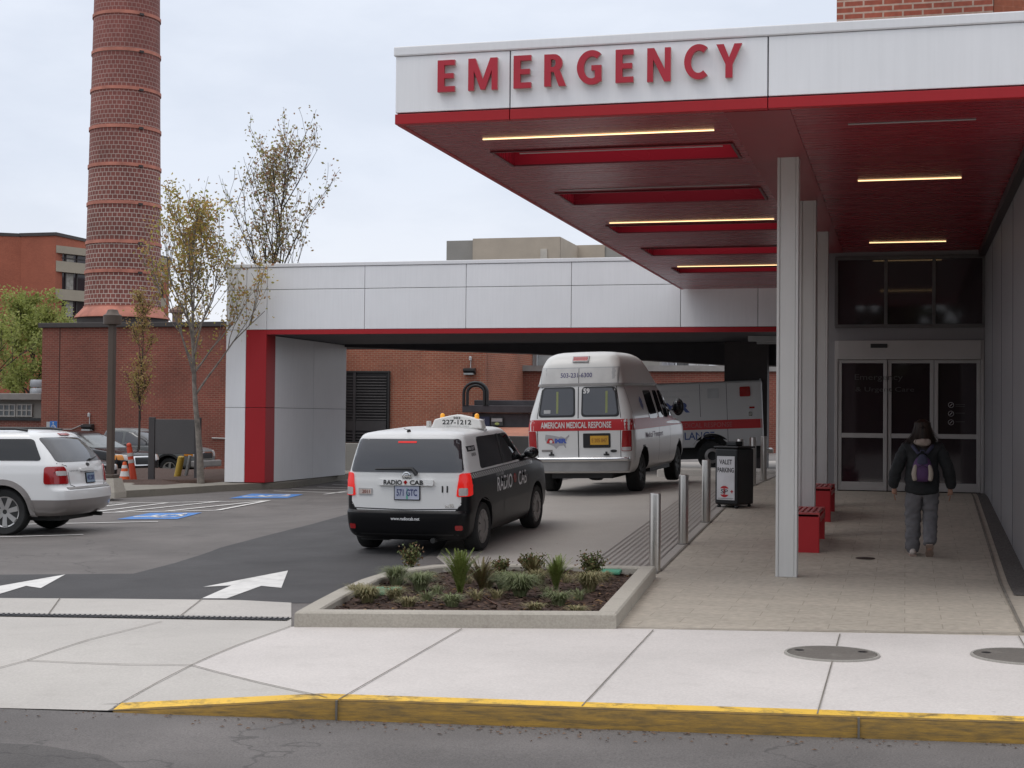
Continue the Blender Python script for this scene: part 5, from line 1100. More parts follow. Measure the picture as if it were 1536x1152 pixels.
cabs = [(.45, 3.95, 5.9, .95), (.9, 3.95, 6.0, 1.0), (1.15, 3.95, 5.9, 1.0), (1.28, 3.95, 5.2, .99), (1.36, 3.95, 4.95, .97), (1.9, 3.95, 4.4, .84), (2.0, 3.98, 4.3, .78), (2.05, 4.05, 4.15, .6)]
bo2, T2 = make_body('cab', cabs, M_aw, AM, (5.1,), .42, .66, rr=.05, rf=.3)
decal(T2, [L(rpoly([(4.05, 1.38), (4.85, 1.38), (4.5, 1.85), (4.05, 1.85)], .05))], 'L', M_cg, 'side_window', AM, .006)
b = MB(); b.span((-.5, 3.95, 2.06), (.5, 4.3, 2.2)); b.build('light_bar', M_tubeoff, AM, bevel=.03)
b = MB(); b.span((-.9, -.25, .42), (.9, .02, .52)); b.build('rear_step', M_steel, AM, bevel=.01)
b = MB(); b.span((-.5, .1, .3), (.5, 5.2, .62)); b.build('underbody', M_hubd, AM)
b = MB(); b.box((0, .02, 1.55), (1.3, .04, 1.7)); b.build('rear_door', M_tubeoff, AM, bevel=.01)
for ch in list(AM.children): ch.location = ch.location + Vector((1.09, 0, 0))
# ================================================================== white parked suv
su = root('white_suv', 'white suv with grey lower trim parked in a marked bay at the left edge', 'car', *at_g(45, 797)[:2], math.radians(96), VS)
su.location.z = G(su.location.x, su.location.y)
SLs = [(.30, -.93, 3.75, .80), (.36, -1.04, 3.88, .88), (.46, -1.10, 3.94, .92), (.60, -1.115, 3.96, .93), (.70, -1.105, 3.95, .93), (.735, -1.06, 3.94, .93), (.80, -1.02, 3.90, .93), (.95, -1.0, 3.80, .925), (1.03, -.985, 3.5, .915), (1.09, -.965, 2.95, .905), (1.13, -.945, 2.6, .89), (1.20, -.90, 2.35, .865), (1.35, -.775, 1.95, .81), (1.50, -.635, 1.60, .745), (1.56, -.575, 1.45, .71), (1.60, -.50, 1.25, .65), (1.635, -.30, .95, .5), (1.65, 0, .6, .25)]
def suv_mat():
    k = NT('suv two tone'); t = k.new('ShaderNodeSeparateXYZ'); k.link(k.co.outputs['Object'], t.inputs[0])
    f = k.mth('GREATER_THAN', t.outputs['Z'], .555); o = k.mix(f, (.20, .18, .17), (.72, .72, .715)); k.link(o, k.b.inputs['Base Color']); k.b.inputs['Roughness'].default_value = .3; k.b.inputs['Coat Weight'].default_value = .6; return k.m
bo, T = make_body('body', SLs, suv_mat(), su, (0, 2.86), .37, .62, rr=.20, rf=.34, bow_r=.10)
for x in (-.86, .86):
    for y in (0, 2.86): wheel(su, x, y, .365, .23, 'seven', .66)
for sd in 'LR':
    f = (lambda p: [(-u, v) for u, v in p][::-1]) if sd == 'L' else (lambda p: p)
    decal(T, [f(rpoly([(-.62, 1.165), (.72, 1.165), (1.10, 1.50), (-.42, 1.50)], .07))], sd, M_cg, 'side_window', su, .007)
    decal(T, [f(rpoly([(.98, 1.165), (2.02, 1.165), (1.50, 1.48), (1.14, 1.50)], .06))], sd, M_cg, 'side_window', su, .007)
    decal(T, [f([(.432*math.cos(a), .355+.432*math.sin(a)) for a in [-.35+(PI+.7)*i/24 for i in range(25)]]+[(.52*math.cos(a), .355+.52*math.sin(a)) for a in [PI+.35-(PI+.7)*i/24 for i in range(25)]])], sd, pm('warm grey trim', (.27, .25, .24), .4), 'wheel_arch_trim', su, .014, .3)
    b = MB(); s = -1 if sd == 'L' else 1; b.tube([(s*.60, -.25, 1.635), (s*.615, -.05, 1.66), (s*.615, .95, 1.66), (s*.60, 1.2, 1.625)], .022, 8); b.build('roof_rail', M_black, su, smooth=60)
    decal(T, [f(rpoly([(-.88, .80), (-.68, .80), (-.68, 1.07), (-.86, 1.07)], .05))], sd, M_tail, 'tail_light', su, .014, .03, lim=.12)
    line(T, f([(.84, .36), (.90, 1.14)]), sd, su)
decal(T, [rpoly([(-.79, 1.14), (.79, 1.14), (.68, 1.52), (-.68, 1.52)], .06)], 'B', M_cg2, 'rear_window', su, .007)
for s in (-1, 1):
    tl = decal(T, [rpoly([(s*.66, .80), (s*.93, .80), (s*.93, 1.07), (s*.70, 1.07)][::s], .05)], 'B', M_tail, 'tail_light', su, .015, .05, lim=.14)
    decal(T, [rpoly([(s*.70, .93), (s*.85, .93), (s*.85, 1.0), (s*.70, 1.0)][::s], .02)], 'B', M_clear, 'reversing_lens', tl, .019, .05)
    line(T, [(s*.80, 1.12), (s*.64, 1.08), (s*.62, .78), (s*.50, .74), (0, .74)], 'B', su, 'hatch_seam', .012)
decal(T, [rpoly(rect(-.30, .985, .36, 1.03), .02)], 'B', M_cwhite, 'hatch_handle', su, .03)
plate(T, su, -.13, .80, .17, .95, pm('grey blue plate', (.20, .27, .36), .5), '482 DKP', M_pnavy)
decal(T, [[(.02+.055*math.cos(2*PI*i/20), 1.085+.026*math.sin(2*PI*i/20)) for i in range(20)]], 'B', M_hubd, 'badge', su, .01); me = fit_text('LIMITED', .022, .26, 0.); me.transform(Matrix.Translation((-.46, 1.0, 0))); decal(T, me, 'B', M_chrome, 'badge', su, .005, .3, False)
decal(T, [rpoly(rect(-.16, 1.545, .16, 1.575), .01)], 'B', M_tail, 'brake_light', su, .016)
decal(T, [rpoly(rect(-.75, .715, .75, .745), .01)], 'B', M_hub, 'bumper_step', su, .01)
b = MB(); b.span((-.6, -.8, .22), (.6, .9, .34)); b.cyl((.5, -1.0, .27), (.5, -.4, .28), .035, n=10); b.build('underbody', M_hubd, su)
b = MB(); c = T.ray_cast(Vector((.12, -5, 1.16)), Vector((0, 1, 0)))[0]; c3 = T.ray_cast(Vector((.5, -5, 1.20)), Vector((0, 1, 0)))[0]; b.tube([c+Vector((0, -.03, 0)), c3+Vector((0, -.02, 0))], [.022, .01], 8); b.build('wiper', M_black, su, smooth=60)
for s in (-1, 1): mirror(su, s*.88, 2.15, 1.20, M_cwhite)
# ================================================================== parked cars behind the island
def front_face(T, root_, gz0, gz1, hw, chrome=True, plate_=True):
    g = decal(T, [rpoly(rect(-hw, gz0, hw, gz1), .06)], 'F', M_chrome if chrome else M_black, 'grille', root_, .012)
    decal(T, [rpoly(rect(-hw+.05, gz0+.04, hw-.05, gz1-.04), .04)], 'F', M_black, 'grille_mesh', g, .018)
    b_ = [rect(-hw+.06, z, hw-.06, z+.018) for z in [gz0+.07+.055*i for i in range(int((gz1-gz0-.12)/.055))]]
    if b_: decal(T, b_, 'F', M_hubd, 'grille_bars', g, .022, .5, False)
    if plate_: decal(T, [rpoly(rect(-.16, gz0-.26, .16, gz0-.10), .01)], 'F', M_pblue, 'licence_plate', root_, .02)
def parked(name, label, px, py, D, head, sl, paint, win, wy, R, style, gr, lamp, scale=VS, group='cars parked beyond the island', **kw):
    p = at_d(px, py, D); p.z = G(p.x, p.y); t = root(name, label, 'car' if name != 'pickup_truck' else 'pickup', p.x, p.y, head, scale, z=p.z, pitch=0, group=None)
    bo, T = make_body('body', sl, paint, t, wy, R*1.04, .60, **kw)
    for x in (-.84, .84):
        for y in wy: wheel(t, x, y, R, .23, style, .66)
    for sd in 'RL':
        f = (lambda p: [(-u, v) for u, v in p][::-1]) if sd == 'L' else (lambda p: p)
        for w in win: decal(T, [f(rpoly(w, .06))], sd, M_cg, 'side_window', t, .007)
        s = 1 if sd == 'R' else -1
        mirror(t, s*.86, win[-1][1][0]-.15, win[-1][0][1]+.06, paint)
    for s in (-1, 1):
        hl = decal(T, [rpoly([(s*lamp[0], lamp[1]), (s*lamp[2], lamp[1]+.03), (s*lamp[2], lamp[3]+.02), (s*lamp[0], lamp[3])][::s], .03)], 'F', M_clear, 'headlight', t, .014, .04)
        decal(T, [rpoly([(s*(lamp[2]-.12), lamp[1]+.03), (s*lamp[2], lamp[1]+.03), (s*lamp[2], lamp[3]), (s*(lamp[2]-.12), lamp[3])][::s], .02)], 'F', M_amber, 'indicator', hl, .018, .04)
        if s > 0: decal(T, [rpoly([(wy[1]+.58, lamp[1]+.04), (wy[1]+.72, lamp[1]+.03), (wy[1]+.72, lamp[3]-.01), (wy[1]+.62, lamp[3]-.01)], .03)], 'R', M_amber, 'indicator', t, .012, .04, lim=.12)
    front_face(T, t, *gr)
    return t, T
SLc = [(.30, -.90, 3.60, .80), (.40, -1.0, 3.76, .90), (.60, -1.03, 3.82, .93), (.80, -1.02, 3.80, .935), (.95, -1.0, 3.72, .93), (1.03, -.98, 3.50, .92), (1.09, -.95, 3.05, .91), (1.14, -.92, 2.55, .895), (1.22, -.87, 2.35, .865), (1.40, -.72, 1.90, .80), (1.56, -.56, 1.50, .73), (1.63, -.45, 1.28, .67), (1.67, -.2, .95, .5), (1.69, 0, .6, .25)]
WC = [[(-.62, 1.16), (.62, 1.16), (.62, 1.55), (-.45, 1.55)], [(.70, 1.16), (2.15, 1.16), (1.55, 1.55), (.70, 1.55)]]
t, T = parked('black_crossover', 'glossy black crossover with a chrome barred grille parked beside the blank grey sign', 92, 726, 45.5, math.radians(-107), SLc, M_cblack, WC, (0, 2.75), .36, 'five', (.62, .92, .42), (.50, .78, .86, .96), rf=.32)
decal(T, [rpoly([(-.80, 1.17), (.80, 1.17), (.70, 1.57), (-.70, 1.57)], .06)], 'F', pm('windscreen reflecting sky', (.09, .10, .10), .05, spec=1., var=.2), 'windscreen', t, .007)
SLd = [(.22, -.9, 3.45, .76), (.32, -1.02, 3.62, .85), (.55, -1.05, 3.70, .875), (.70, -1.04, 3.68, .875), (.80, -1.02, 3.5, .87), (.87, -.95, 3.0, .86), (.93, -.85, 2.45, .845), (1.0, -.55, 2.2, .82), (1.2, -.05, 1.75, .73), (1.35, .35, 1.40, .66), (1.40, .5, 1.2, .55), (1.42, .7, 1.0, .3)]
WD = [[(.02, .98), (.85, .98), (.85, 1.30), (.40, 1.30)], [(.93, .98), (2.0, .98), (1.5, 1.30), (.93, 1.30)]]
t, T = parked('black_sedan', 'low dark sedan with a chrome grille between the white suv and lamp post', 14, 738, 39.5, math.radians(-107), SLd, carpaint('dark grey car paint', (.022, .022, .025)), WD, (0, 2.7), .32, 'five', (.50, .72, .40), (.48, .60, .82, .74), rf=.30)
decal(T, [rpoly([(-.72, .99), (.72, .99), (.62, 1.32), (-.62, 1.32)], .05)], 'F', M_cg2, 'windscreen', t, .007)
SLp = [(.48, -1.15, 4.0, .82), (.56, -1.18, 4.10, .88), (.80, -1.2, 4.14, .92), (.95, -1.2, 4.12, .925), (1.06, -1.19, 4.05, .92), (1.12, -1.18, 3.8, .91), (1.17, -1.16, 3.3, .90), (1.185, -1.14, 2.9, .88)]
SLpc = [(1.13, .45, 2.75, .86, .06, .2), (1.20, .45, 2.66, .85, .06, .2), (1.40, .50, 2.35, .80, .06, .2), (1.60, .56, 1.98, .74, .06, .2), (1.70, .62, 1.75, .70, .06, .2), (1.76, .75, 1.55, .58, .06, .2), (1.78, .9, 1.3, .3, .05, .1)]
M_pg = carpaint('grey pickup paint', (.15, .155, .155), .3, .5)
t, T = parked('pickup_truck', 'grey pickup truck parked nose right behind the blank grey sign', 150, 727, 47.5, math.radians(-93), SLp, M_pg, [[(-.9, .62), (-.88, .62), (-.88, .66), (-.9, .66)]], (0, 3.2), .40, 'five', (.74, 1.0, .45), (.50, .84, .86, 1.03), rf=.26, rr=.08)
cb, TC = make_body('cab', SLpc, M_pg, t, None, 0, 0, rr=.06, rf=.2)
for sd in 'RL':
    f = (lambda p: [(-u, v) for u, v in p][::-1]) if sd == 'L' else (lambda p: p)
    for w in ([(.66, 1.22), (1.36, 1.22), (1.36, 1.64), (.70, 1.64)], [(1.46, 1.22), (2.48, 1.22), (2.02, 1.60), (1.85, 1.64), (1.46, 1.64)]): decal(TC, [f(rpoly(w, .06))], sd, M_cg2, 'side_window', t, .007)
    decal(T, [f([(3.2+.47*math.cos(a), .42+.47*math.sin(a)) for a in [PI*i/20 for i in range(21)]]+[(3.2+.54*math.cos(a), .42+.54*math.sin(a)) for a in [PI-PI*i/20 for i in range(21)]])], sd, M_hubd, 'wheel_arch_trim', t, .012, .4)
decal(TC, [rpoly([(-.74, 1.22), (.74, 1.22), (.64, 1.66), (-.64, 1.66)], .05)], 'F', M_cg2, 'windscreen', t, .007)
b = MB(); b.span((-.86, 4.02, .50), (.86, 4.24, .72)); b.build('front_bumper', M_hub, t, bevel=.04)
# ------------------------------------------------------------------ planter
def leaf_mat(name, cols, rough=.6, trans=0.):
    k = NT(name); g = k.new('ShaderNodeNewGeometry'); n = len(cols)
    r = k.ramp(g.outputs['Random Per Island'], [(i/max(1, n-1), c) for i, c in enumerate(cols)]); nn = k.noise(.9, 3); v = k.ramp(nn.outputs['Fac'], [(.3, .75), (.7, 1.25)])
    k.link(k.mix(1., r.outputs[0], v.outputs[0], 'MULTIPLY'), k.b.inputs['Base Color']); k.b.inputs['Roughness'].default_value = rough; k.b.inputs['Specular IOR Level'].default_value = .25
    if trans:
        tr = k.new('ShaderNodeBsdfTranslucent'); ms = k.new('ShaderNodeMixShader'); ms.inputs[0].default_value = trans; k.link(k.b.inputs['Base Color'].links[0].from_socket, tr.inputs[0])
        k.link(k.b.outputs[0], ms.inputs[1]); k.link(tr.outputs[0], ms.inputs[2]); k.link(ms.outputs[0], k.n['Material Output'].inputs[0])
    return k.m
def mesh_np(name, V, Fc, m, par=None):
    me = bpy.data.meshes.new(name); me.from_pydata([tuple(v) for v in V], [], Fc); me.materials.append(m); o = bpy.data.objects.new(name, me); COL.objects.link(o)
    if par: o.parent = par
    return o
topx = [(441, 918), (470, 902), (505, 884), (540, 869), (572, 859), (606, 852.5), (650, 847), (720, 845.5), (800, 846), (900, 847.5), (984, 849.5), (925, 921)]
PT = [at_z(*p, .125) for p in topx]
poly = [(p.x, p.y) for p in PT]
def inset(poly, d):
    out = []; N = len(poly); area = sum(poly[i-1][0]*poly[i][1]-poly[i][0]*poly[i-1][1] for i in range(N))
    sgn = 1 if area > 0 else -1
    for i in range(N):
        a, p, c = Vector(poly[i-1]), Vector(poly[i]), Vector(poly[(i+1) % N]); u, v = (p-a).normalized(), (c-p).normalized()
        n1, n2 = Vector((-u.y, u.x))*sgn, Vector((-v.y, v.x))*sgn; b = (n1+n2); b /= max(.3, 1+n1.dot(n2)); out.append(tuple(p+b*d))
    return out
inn = inset(poly, .17)
pc = Vector((sum(p[0] for p in poly)/len(poly), sum(p[1] for p in poly)/len(poly), 0))
planter = thing('planter', 'low concrete kerb planter of dark mulch and mixed small plants beside the pavement', 'planter', pc)
b = MB(); bm = b.bm; N = len(poly); rows = []
for (pl, z) in ((poly, -.2), (inset(poly, .004), .113), (inset(poly, .018), .127), (inset(inn, -.012), .127), (inn, .112), (inn, -.05)): rows.append([bm.verts.new((x-pc.x, y-pc.y, z)) for x, y in pl])
for r0, r1 in zip(rows, rows[1:]):
    for i in range(N): bm.faces.new((r0[i], r0[(i+1) % N], r1[(i+1) % N], r1[i]))
b.build('kerb', M_kerbc, planter, smooth=30)
b = MB()
for px, py in ((460, 940), (895, 944)):
    p = at_z(px, py-12, .06); b.box((p.x-pc.x, p.y-pc.y-.004, .03), (.008, .012, .17), .2)
b.build('kerb_joint', M_joint, planter)
def soil_h(x, y): return .062+.03*math.sin(2.3*x+1)*math.sin(1.9*y)+.012*math.sin(11*x)*math.sin(9*y)
so_ = drape(inset(poly, .15), 0, .3, soil_h); bmesh.ops.subdivide_edges(so_.bm, edges=so_.bm.edges[:], cuts=3, use_grid_fill=True)
for v in so_.bm.verts: v.co.z = soil_h(v.co.x, v.co.y)+random.uniform(-.009, .009)
so_.build('mulch', M_mulch, planter, smooth=180, M=Matrix.Translation(-pc))
V, Fc = [], []                                            # bark chips
mnx, mxx, mny, mxy = min(p[0] for p in inn), max(p[0] for p in inn), min(p[1] for p in inn), max(p[1] for p in inn)
def inside(x, y, pl):
    c = False
    for i in range(len(pl)):
        (x0, y0), (x1, y1) = pl[i-1], pl[i]
        if (y0 > y) != (y1 > y) and x < (x1-x0)*(y-y0)/(y1-y0)+x0: c = not c
    return c
while len(Fc) < 3800:
    x, y = random.uniform(mnx, mxx), random.uniform(mny, mxy)
    if not inside(x, y, inn): continue
    l, w, a = random.uniform(.012, .035), random.uniform(.005, .012), random.uniform(0, PI); z = soil_h(x, y)+random.uniform(.004, .014); t = random.uniform(-.008, .008); n = len(V); c, s = math.cos(a), math.sin(a)
    V += [(x-pc.x+c*l-s*w, y-pc.y+s*l+c*w, z+t), (x-pc.x-c*l-s*w, y-pc.y-s*l+c*w, z-t), (x-pc.x-c*l+s*w, y-pc.y-s*l-c*w, z-t+.003), (x-pc.x+c*l+s*w, y-pc.y+s*l-c*w, z+t)]; Fc.append((n, n+1, n+2, n+3))
ch = mesh_np('bark_chips', V, Fc, leaf_mat('bark chips', [(.028, .015, .010), (.06, .034, .022), (.10, .06, .04), (.035, .02, .014)], .9), planter); ch['kind'] = 'stuff'
def gpos(px, py): p = at_z(px, py, .07); return Vector((p.x, p.y, soil_h(p.x, p.y)))
def blades(n, h, sp, w, droop=.5, upright=.6):
    V, Fc = [], []
    for i in range(n):
        a = random.uniform(0, 2*PI); hh = h*random.uniform(.55, 1.05); out = sp*random.uniform(.2, 1.); r0 = random.uniform(0, .05); seg_ = 4; c, s = math.cos(a), math.sin(a); ww = w*random.uniform(.6, 1.2); k0 = len(V)
        for j in range(seg_+1):
            t = j/seg_; r = r0+out*t**(1.3); z = hh*(t*(1+upright)-t*t*(upright+droop*.5*random.uniform(.8, 1.2))); wj = ww*(1-t*.92)
            V += [(c*r-s*wj, s*r+c*wj, z), (c*r+s*wj, s*r-c*wj, z)]
        for j in range(seg_): k = k0+2*j; Fc.append((k, k+1, k+3, k+2))
    return V, Fc
G_blue = leaf_mat('sedge', [(.13, .165, .065), (.19, .22, .10), (.25, .26, .14), (.15, .19, .09)]); G_tan = leaf_mat('dry sedge', [(.27, .22, .11), (.19, .18, .08), (.33, .27, .15), (.17, .19, .08)])
G_fern = leaf_mat('fern', [(.11, .15, .03), (.17, .22, .05), (.23, .28, .08), (.18, .20, .06)]); G_fernb = leaf_mat('old fern', [(.16, .09, .045), (.11, .12, .04), (.20, .13, .06), (.09, .11, .035)])
G_nand = leaf_mat('shrub leaves', [(.08, .11, .04), (.13, .16, .055), (.19, .09, .05), (.10, .14, .045), (.15, .12, .05)]); M_stem = pm('plant stem', (.06, .04, .025), .9)
def plant(name, label, cat, px, py, group): return thing(name, label, cat, gpos(px, py), random.uniform(0, 6), group)
tufts = [(594, 877, .17, .19, 240, 0, 'blue green sedge tuft at the left of the planter behind the green valve lid'), (630, 885, .16, .20, 260, 0, 'blue green sedge tuft left of the upright ferns'),
 (551, 905, .14, .19, 230, 1, 'yellowish sedge tuft in front of the left green valve lid'), (592, 900, .11, .15, 150, 1, 'small tan dry tuft right of the left green valve lid'),
 (756, 882, .17, .22, 260, 0, 'loose sedge tuft just right of the left fern'), (780, 895, .20, .24, 420, 0, 'largest blue green sedge tuft in the middle of the planter'), (678, 912, .10, .13, 130, 0, 'tiny sedge tuft at the front kerb below the left fern'),
 (838, 904, .12, .15, 180, 0, 'small round sedge tuft in front of the right fern'), (884, 889, .17, .21, 260, 1, 'tan dry sedge tuft near the right kerb of the planter'), (803, 914, .07, .12, 110, 1, 'low dry tuft at the front kerb right of the middle'),
 (866, 914, .07, .12, 110, 1, 'low dry tuft at the front kerb under the tan sedge'), (535, 893, .12, .15, 150, 1, 'thin yellowish tuft at the far left corner of the planter'), (612, 911, .08, .12, 110, 1, 'low tuft at the front kerb left of centre'),
 (730, 876, .13, .16, 160, 1, 'tan tuft behind the loose sedge in the planter middle'), (806, 873, .14, .16, 170, 1, 'dull tuft between the middle sedge and right fern'), (905, 872, .09, .12, 110, 1, 'small dry tuft before the right green valve lid')]
for px, py, h, sp, n, dry, lab in tufts:
    t = plant('grass_tuft', lab, 'grass tuft', px, py, 'grass tufts in the planter'); V, Fc = blades(int(n*2.2), h*1.65, sp*1.2, .0052, .9, .7); mesh_np('blades', V, Fc, G_tan if dry else G_blue, t)
for px, py in ((560, 896), (640, 905), (655, 893), (715, 905), (745, 899), (822, 895), (850, 872), (868, 897), (700, 870), (640, 870)):
    t = thing('grass_tuft', 'tiny sparse tuft of thin blades between the larger planter plants', 'grass tuft', gpos(px, py), random.uniform(0, 6), 'tiny filler tufts in the planter'); V, Fc = blades(90, .15, .13, .004, .9, .7); mesh_np('blades', V, Fc, random.choice([G_tan, G_blue, G_tan]), t)
V, Fc = [], []
while len(Fc) < 160:
    x, y = random.uniform(mnx, mxx), random.uniform(mny, mxy)
    if not inside(x, y, inn): continue
    z = soil_h(x, y)+.018; r = random.uniform(.015, .035); a = random.uniform(0, PI); k = len(V); c, s = math.cos(a)*r, math.sin(a)*r; V += [(x-pc.x+c, y-pc.y+s, z), (x-pc.x-s*.5, y-pc.y+c*.5, z+.012), (x-pc.x-c, y-pc.y-s, z+.002), (x-pc.x+s*.5, y-pc.y-c*.5, z+.006)]; Fc.append((k, k+1, k+2, k+3))
mesh_np('dead_leaves', V, Fc, leaf_mat('dead leaves', [(.16, .09, .04), (.24, .15, .07), (.10, .055, .03)]), planter)['kind'] = 'stuff'
def fern(px, py, h, n, label, m, spread=.5):
    t = plant('fern', label, 'fern', px, py, 'ferns in the planter'); V, Fc = [], []
    for i in range(n):
        a = random.uniform(0, 2*PI); hh = h*random.uniform(.6, 1.05); out = h*spread*random.uniform(.15, 1.0); c, s = math.cos(a), math.sin(a); M = 26; tw = random.uniform(-.5, .5)
        def P(t): return Vector((c*out*t**1.6, s*out*t**1.6, hh*(1.25*t-.25*t*t-.12*t**5*out/h)))
        for j in range(1, M):
            tt = j/M; p = P(tt); d = (P(tt+.02)-p).normalized(); sd = Vector((-s, c, 0)); L = h*.105*(math.sin(PI*min(1, tt*.9+.08)))**.7*(1-.35*tt)
            for q in (-1, 1):
                e = p+sd*q*L+d*L*.35+Vector((0, 0, -L*.15+tw*.02)); w = d*h*.0085; k = len(V); V += [p-w, p+w, e+w*.3, e-w*.3]; Fc.append((k, k+1, k+2, k+3))
        k = len(V)
        for j in range(7):
            p = P(j/6); sd = Vector((-s, c, 0))*.003; V += [p-sd, p+sd]
        for j in range(6): Fc.append((k+2*j, k+2*j+1, k+2*j+3, k+2*j+2))
    mesh_np('fronds', V, Fc, m, t)
fern(690, 893, .42, 95, 'tallest bright green upright fern left of the planter centre', G_fern, .50); fern(722, 886, .33, 60, 'brownish arching fern leaning right against the bright one', G_fernb, .75)
fern(834, 884, .34, 75, 'bright green fern right of the planter centre', G_fern, .55); fern(800, 868, .24, 40, 'small brown fern between the two bright ferns', G_fernb, .8)
def shrub(px, py, h, n, label, wid=.5):
    t = plant('small_shrub', label, 'shrub', px, py, 'small shrubs in the planter'); b = MB(); V, Fc = [], []
    for i in range(n):
        a = random.uniform(0, 2*PI); r = random.uniform(0, wid*h); hh = h*random.uniform(.6, 1); p1 = Vector((math.cos(a)*r, math.sin(a)*r, hh)); b.tube([(0, 0, -.02), p1*.5+Vector((0, 0, .02)), p1], [.006, .004, .002], 5)
        for j in range(38):
            q = p1*random.uniform(.45, 1.05)+Vector([random.gauss(0, .035*h/.3) for _ in range(3)]); L = random.uniform(.012, .024); u = Vector([random.gauss(0, 1) for _ in range(3)]).normalized(); w = u.cross(Vector([random.gauss(0, 1) for _ in range(3)])).normalized()*L*.45
            k = len(V); V += [q-u*L, q+w, q+u*L, q-w]; Fc.append((k, k+1, k+2, k+3))
    b.build('stems', M_stem, t, smooth=60); mesh_np('foliage', V, Fc, G_nand, t)
shrub(618, 856, .24, 18, 'reddish airy shrub at the back left of the planter behind the sedge'); shrub(797, 861, .20, 26, 'wide dark green shrub at the back of the planter near the fern', .9); shrub(888, 866, .24, 20, 'dark airy shrub near the right green valve lid', .7)
shrub(752, 860, .15, 16, 'small reddish shrub at the back kerb by the taxi wheel', .8)
M_lid = pm('green plastic lid', (.06, .28, .17), .6, var=.1)
for px, py, a, lab in ((579, 890, .3, 'green plastic valve box lid lying in mulch at the planter left'), (912, 859, .1, 'green plastic valve box lid at the right back corner of the planter')):
    p = gpos(px, py); t = thing('valve_lid', lab, 'valve lid', p+Vector((0, 0, .022)), a, 'green valve lids'); MB().box((0, 0, .008), (.28, .40, .035)).build('lid', M_lid, t, bevel=.012); MB().box((0, .1, .028), (.05, .02, .008)).build('grip', M_stem, t)
b = MB(); q0, q1, q2 = gpos(690, 908), gpos(722, 904), gpos(745, 909); b.tube([q0+Vector((0, 0, .01)), q1+Vector((0, 0, .035)), q2+Vector((0, 0, .01))], .008, 6); tag(b.build('drip_hose', pm('brown hose', (.12, .06, .04), .6), smooth=60), 'brown irrigation hose lying on the mulch at the planter front', 'hose')
# ------------------------------------------------------------------ steel bollards
def bollard(y, label, x=-2.655):
    t = thing('steel_bollard', label, 'bollard', (x, y, G(x, y)), 0, 'steel bollards along the walkway edge'); b = MB(); b.lathe([(.061, -.05), (.061, .845), (.058, .858), (.05, .862), (0, .862)], 28, 'Z'); b.build('post', M_steel, t, smooth=40)
    MB().lathe([(.085, -.02), (.085, .012), (.062, .014)], 24, 'Z').build('base_ring', pm('base ring', (.12, .11, .10), .6), t, smooth=40)
for y, lab in ((16.27, 'nearest steel bollard at the right back corner of the planter'), (18.43, 'second steel bollard between the planter and the valet podium'), (20.6, 'third steel bollard just left of the valet podium'),
               (22.76, 'steel bollard hidden behind the black valet podium'), (24.92, 'steel bollard whose top shows above the left of the podium'), (27.08, 'steel bollard whose top shows above the right of the podium'), (29.24, 'farthest steel bollard standing clear at the right of the podium')): bollard(y, lab)
# ------------------------------------------------------------------ valet podium
p = at_g(1106, 764); vp = thing('valet_podium', 'black wheeled valet parking podium with a white sign beside the third bollard', 'podium', p, math.radians(-26))
# local frame: -y is the face with the sign (towards the lane), -x.. near corner at the origin
w, d, h = .40, .46, .90
b = MB(); b.span((-w, 0, .06), (0, d, h)); b.build('cabinet', M_black, vp, bevel=.03, seg=3)
b = MB(); b.span((-w-.015, -.015, h), (.015, d+.015, h+.03)); b.build('top', M_black, vp, bevel=.012); MB().span((-w*.72, d*.3, h+.03), (-w*.28, d*.7, h+.10)).build('key_box', M_black, vp, bevel=.015)
for x in (-w+.05, -.05):
    for y in (.05, d-.05): b = MB(); b.cyl((x-.015, y, .03), (x+.015, y, .03), .03, n=14); b.build('caster', M_hubd, vp, smooth=40)
u0, u1, z0, z1 = -w+.045, -.045, .13, .78
sg = MB().span((u0, -.010, z0), (u1, -.001, z1)).build('sign_panel', pm('white sign board', (.62, .61, .62), .5), vp, bevel=.002)
def ptext(txt, z, hh, ww, m, y=-.0125, x=None):
    b = MB(); b.add_mesh(fit_text(txt, hh, ww, .015), Matrix.Translation(((u0+u1)/2 if x is None else x, y, z)) @ Matrix.Rotation(PI/2, 4, 'X')); return b.build('lettering', m, sg, recalc=False)
ptext('VALET', .695, .072, .22, M_black); ptext('PARKING', .575, .072, .285, M_black)
cx = (u0+u1)/2
b = MB()
for s in (0, 1): b.poly([(cx-.02+.085*math.cos(a), -.0118, .255+.085*math.sin(a)) for a in [s*PI+PI*(.18+.64*i/12) for i in range(13)]])
b.span((cx-.035, -.0122, .18), (cx-.015, -.0117, .335)); b.span((cx+.085, -.0122, .25), (cx+.135, -.0117, .265)); b.span((cx+.102, -.0122, .233), (cx+.118, -.0117, .282)); b.build('logo', M_red, sg)
ptext('SP', .257, .062, .125, pm('logo dark ink', (.05, .045, .05), .5), -.0135, cx-.02); b = MB(); b.span((u0+.02, -.0125, .15), (u1-.02, -.0112, .155)); b.build('rule', M_black, sg)
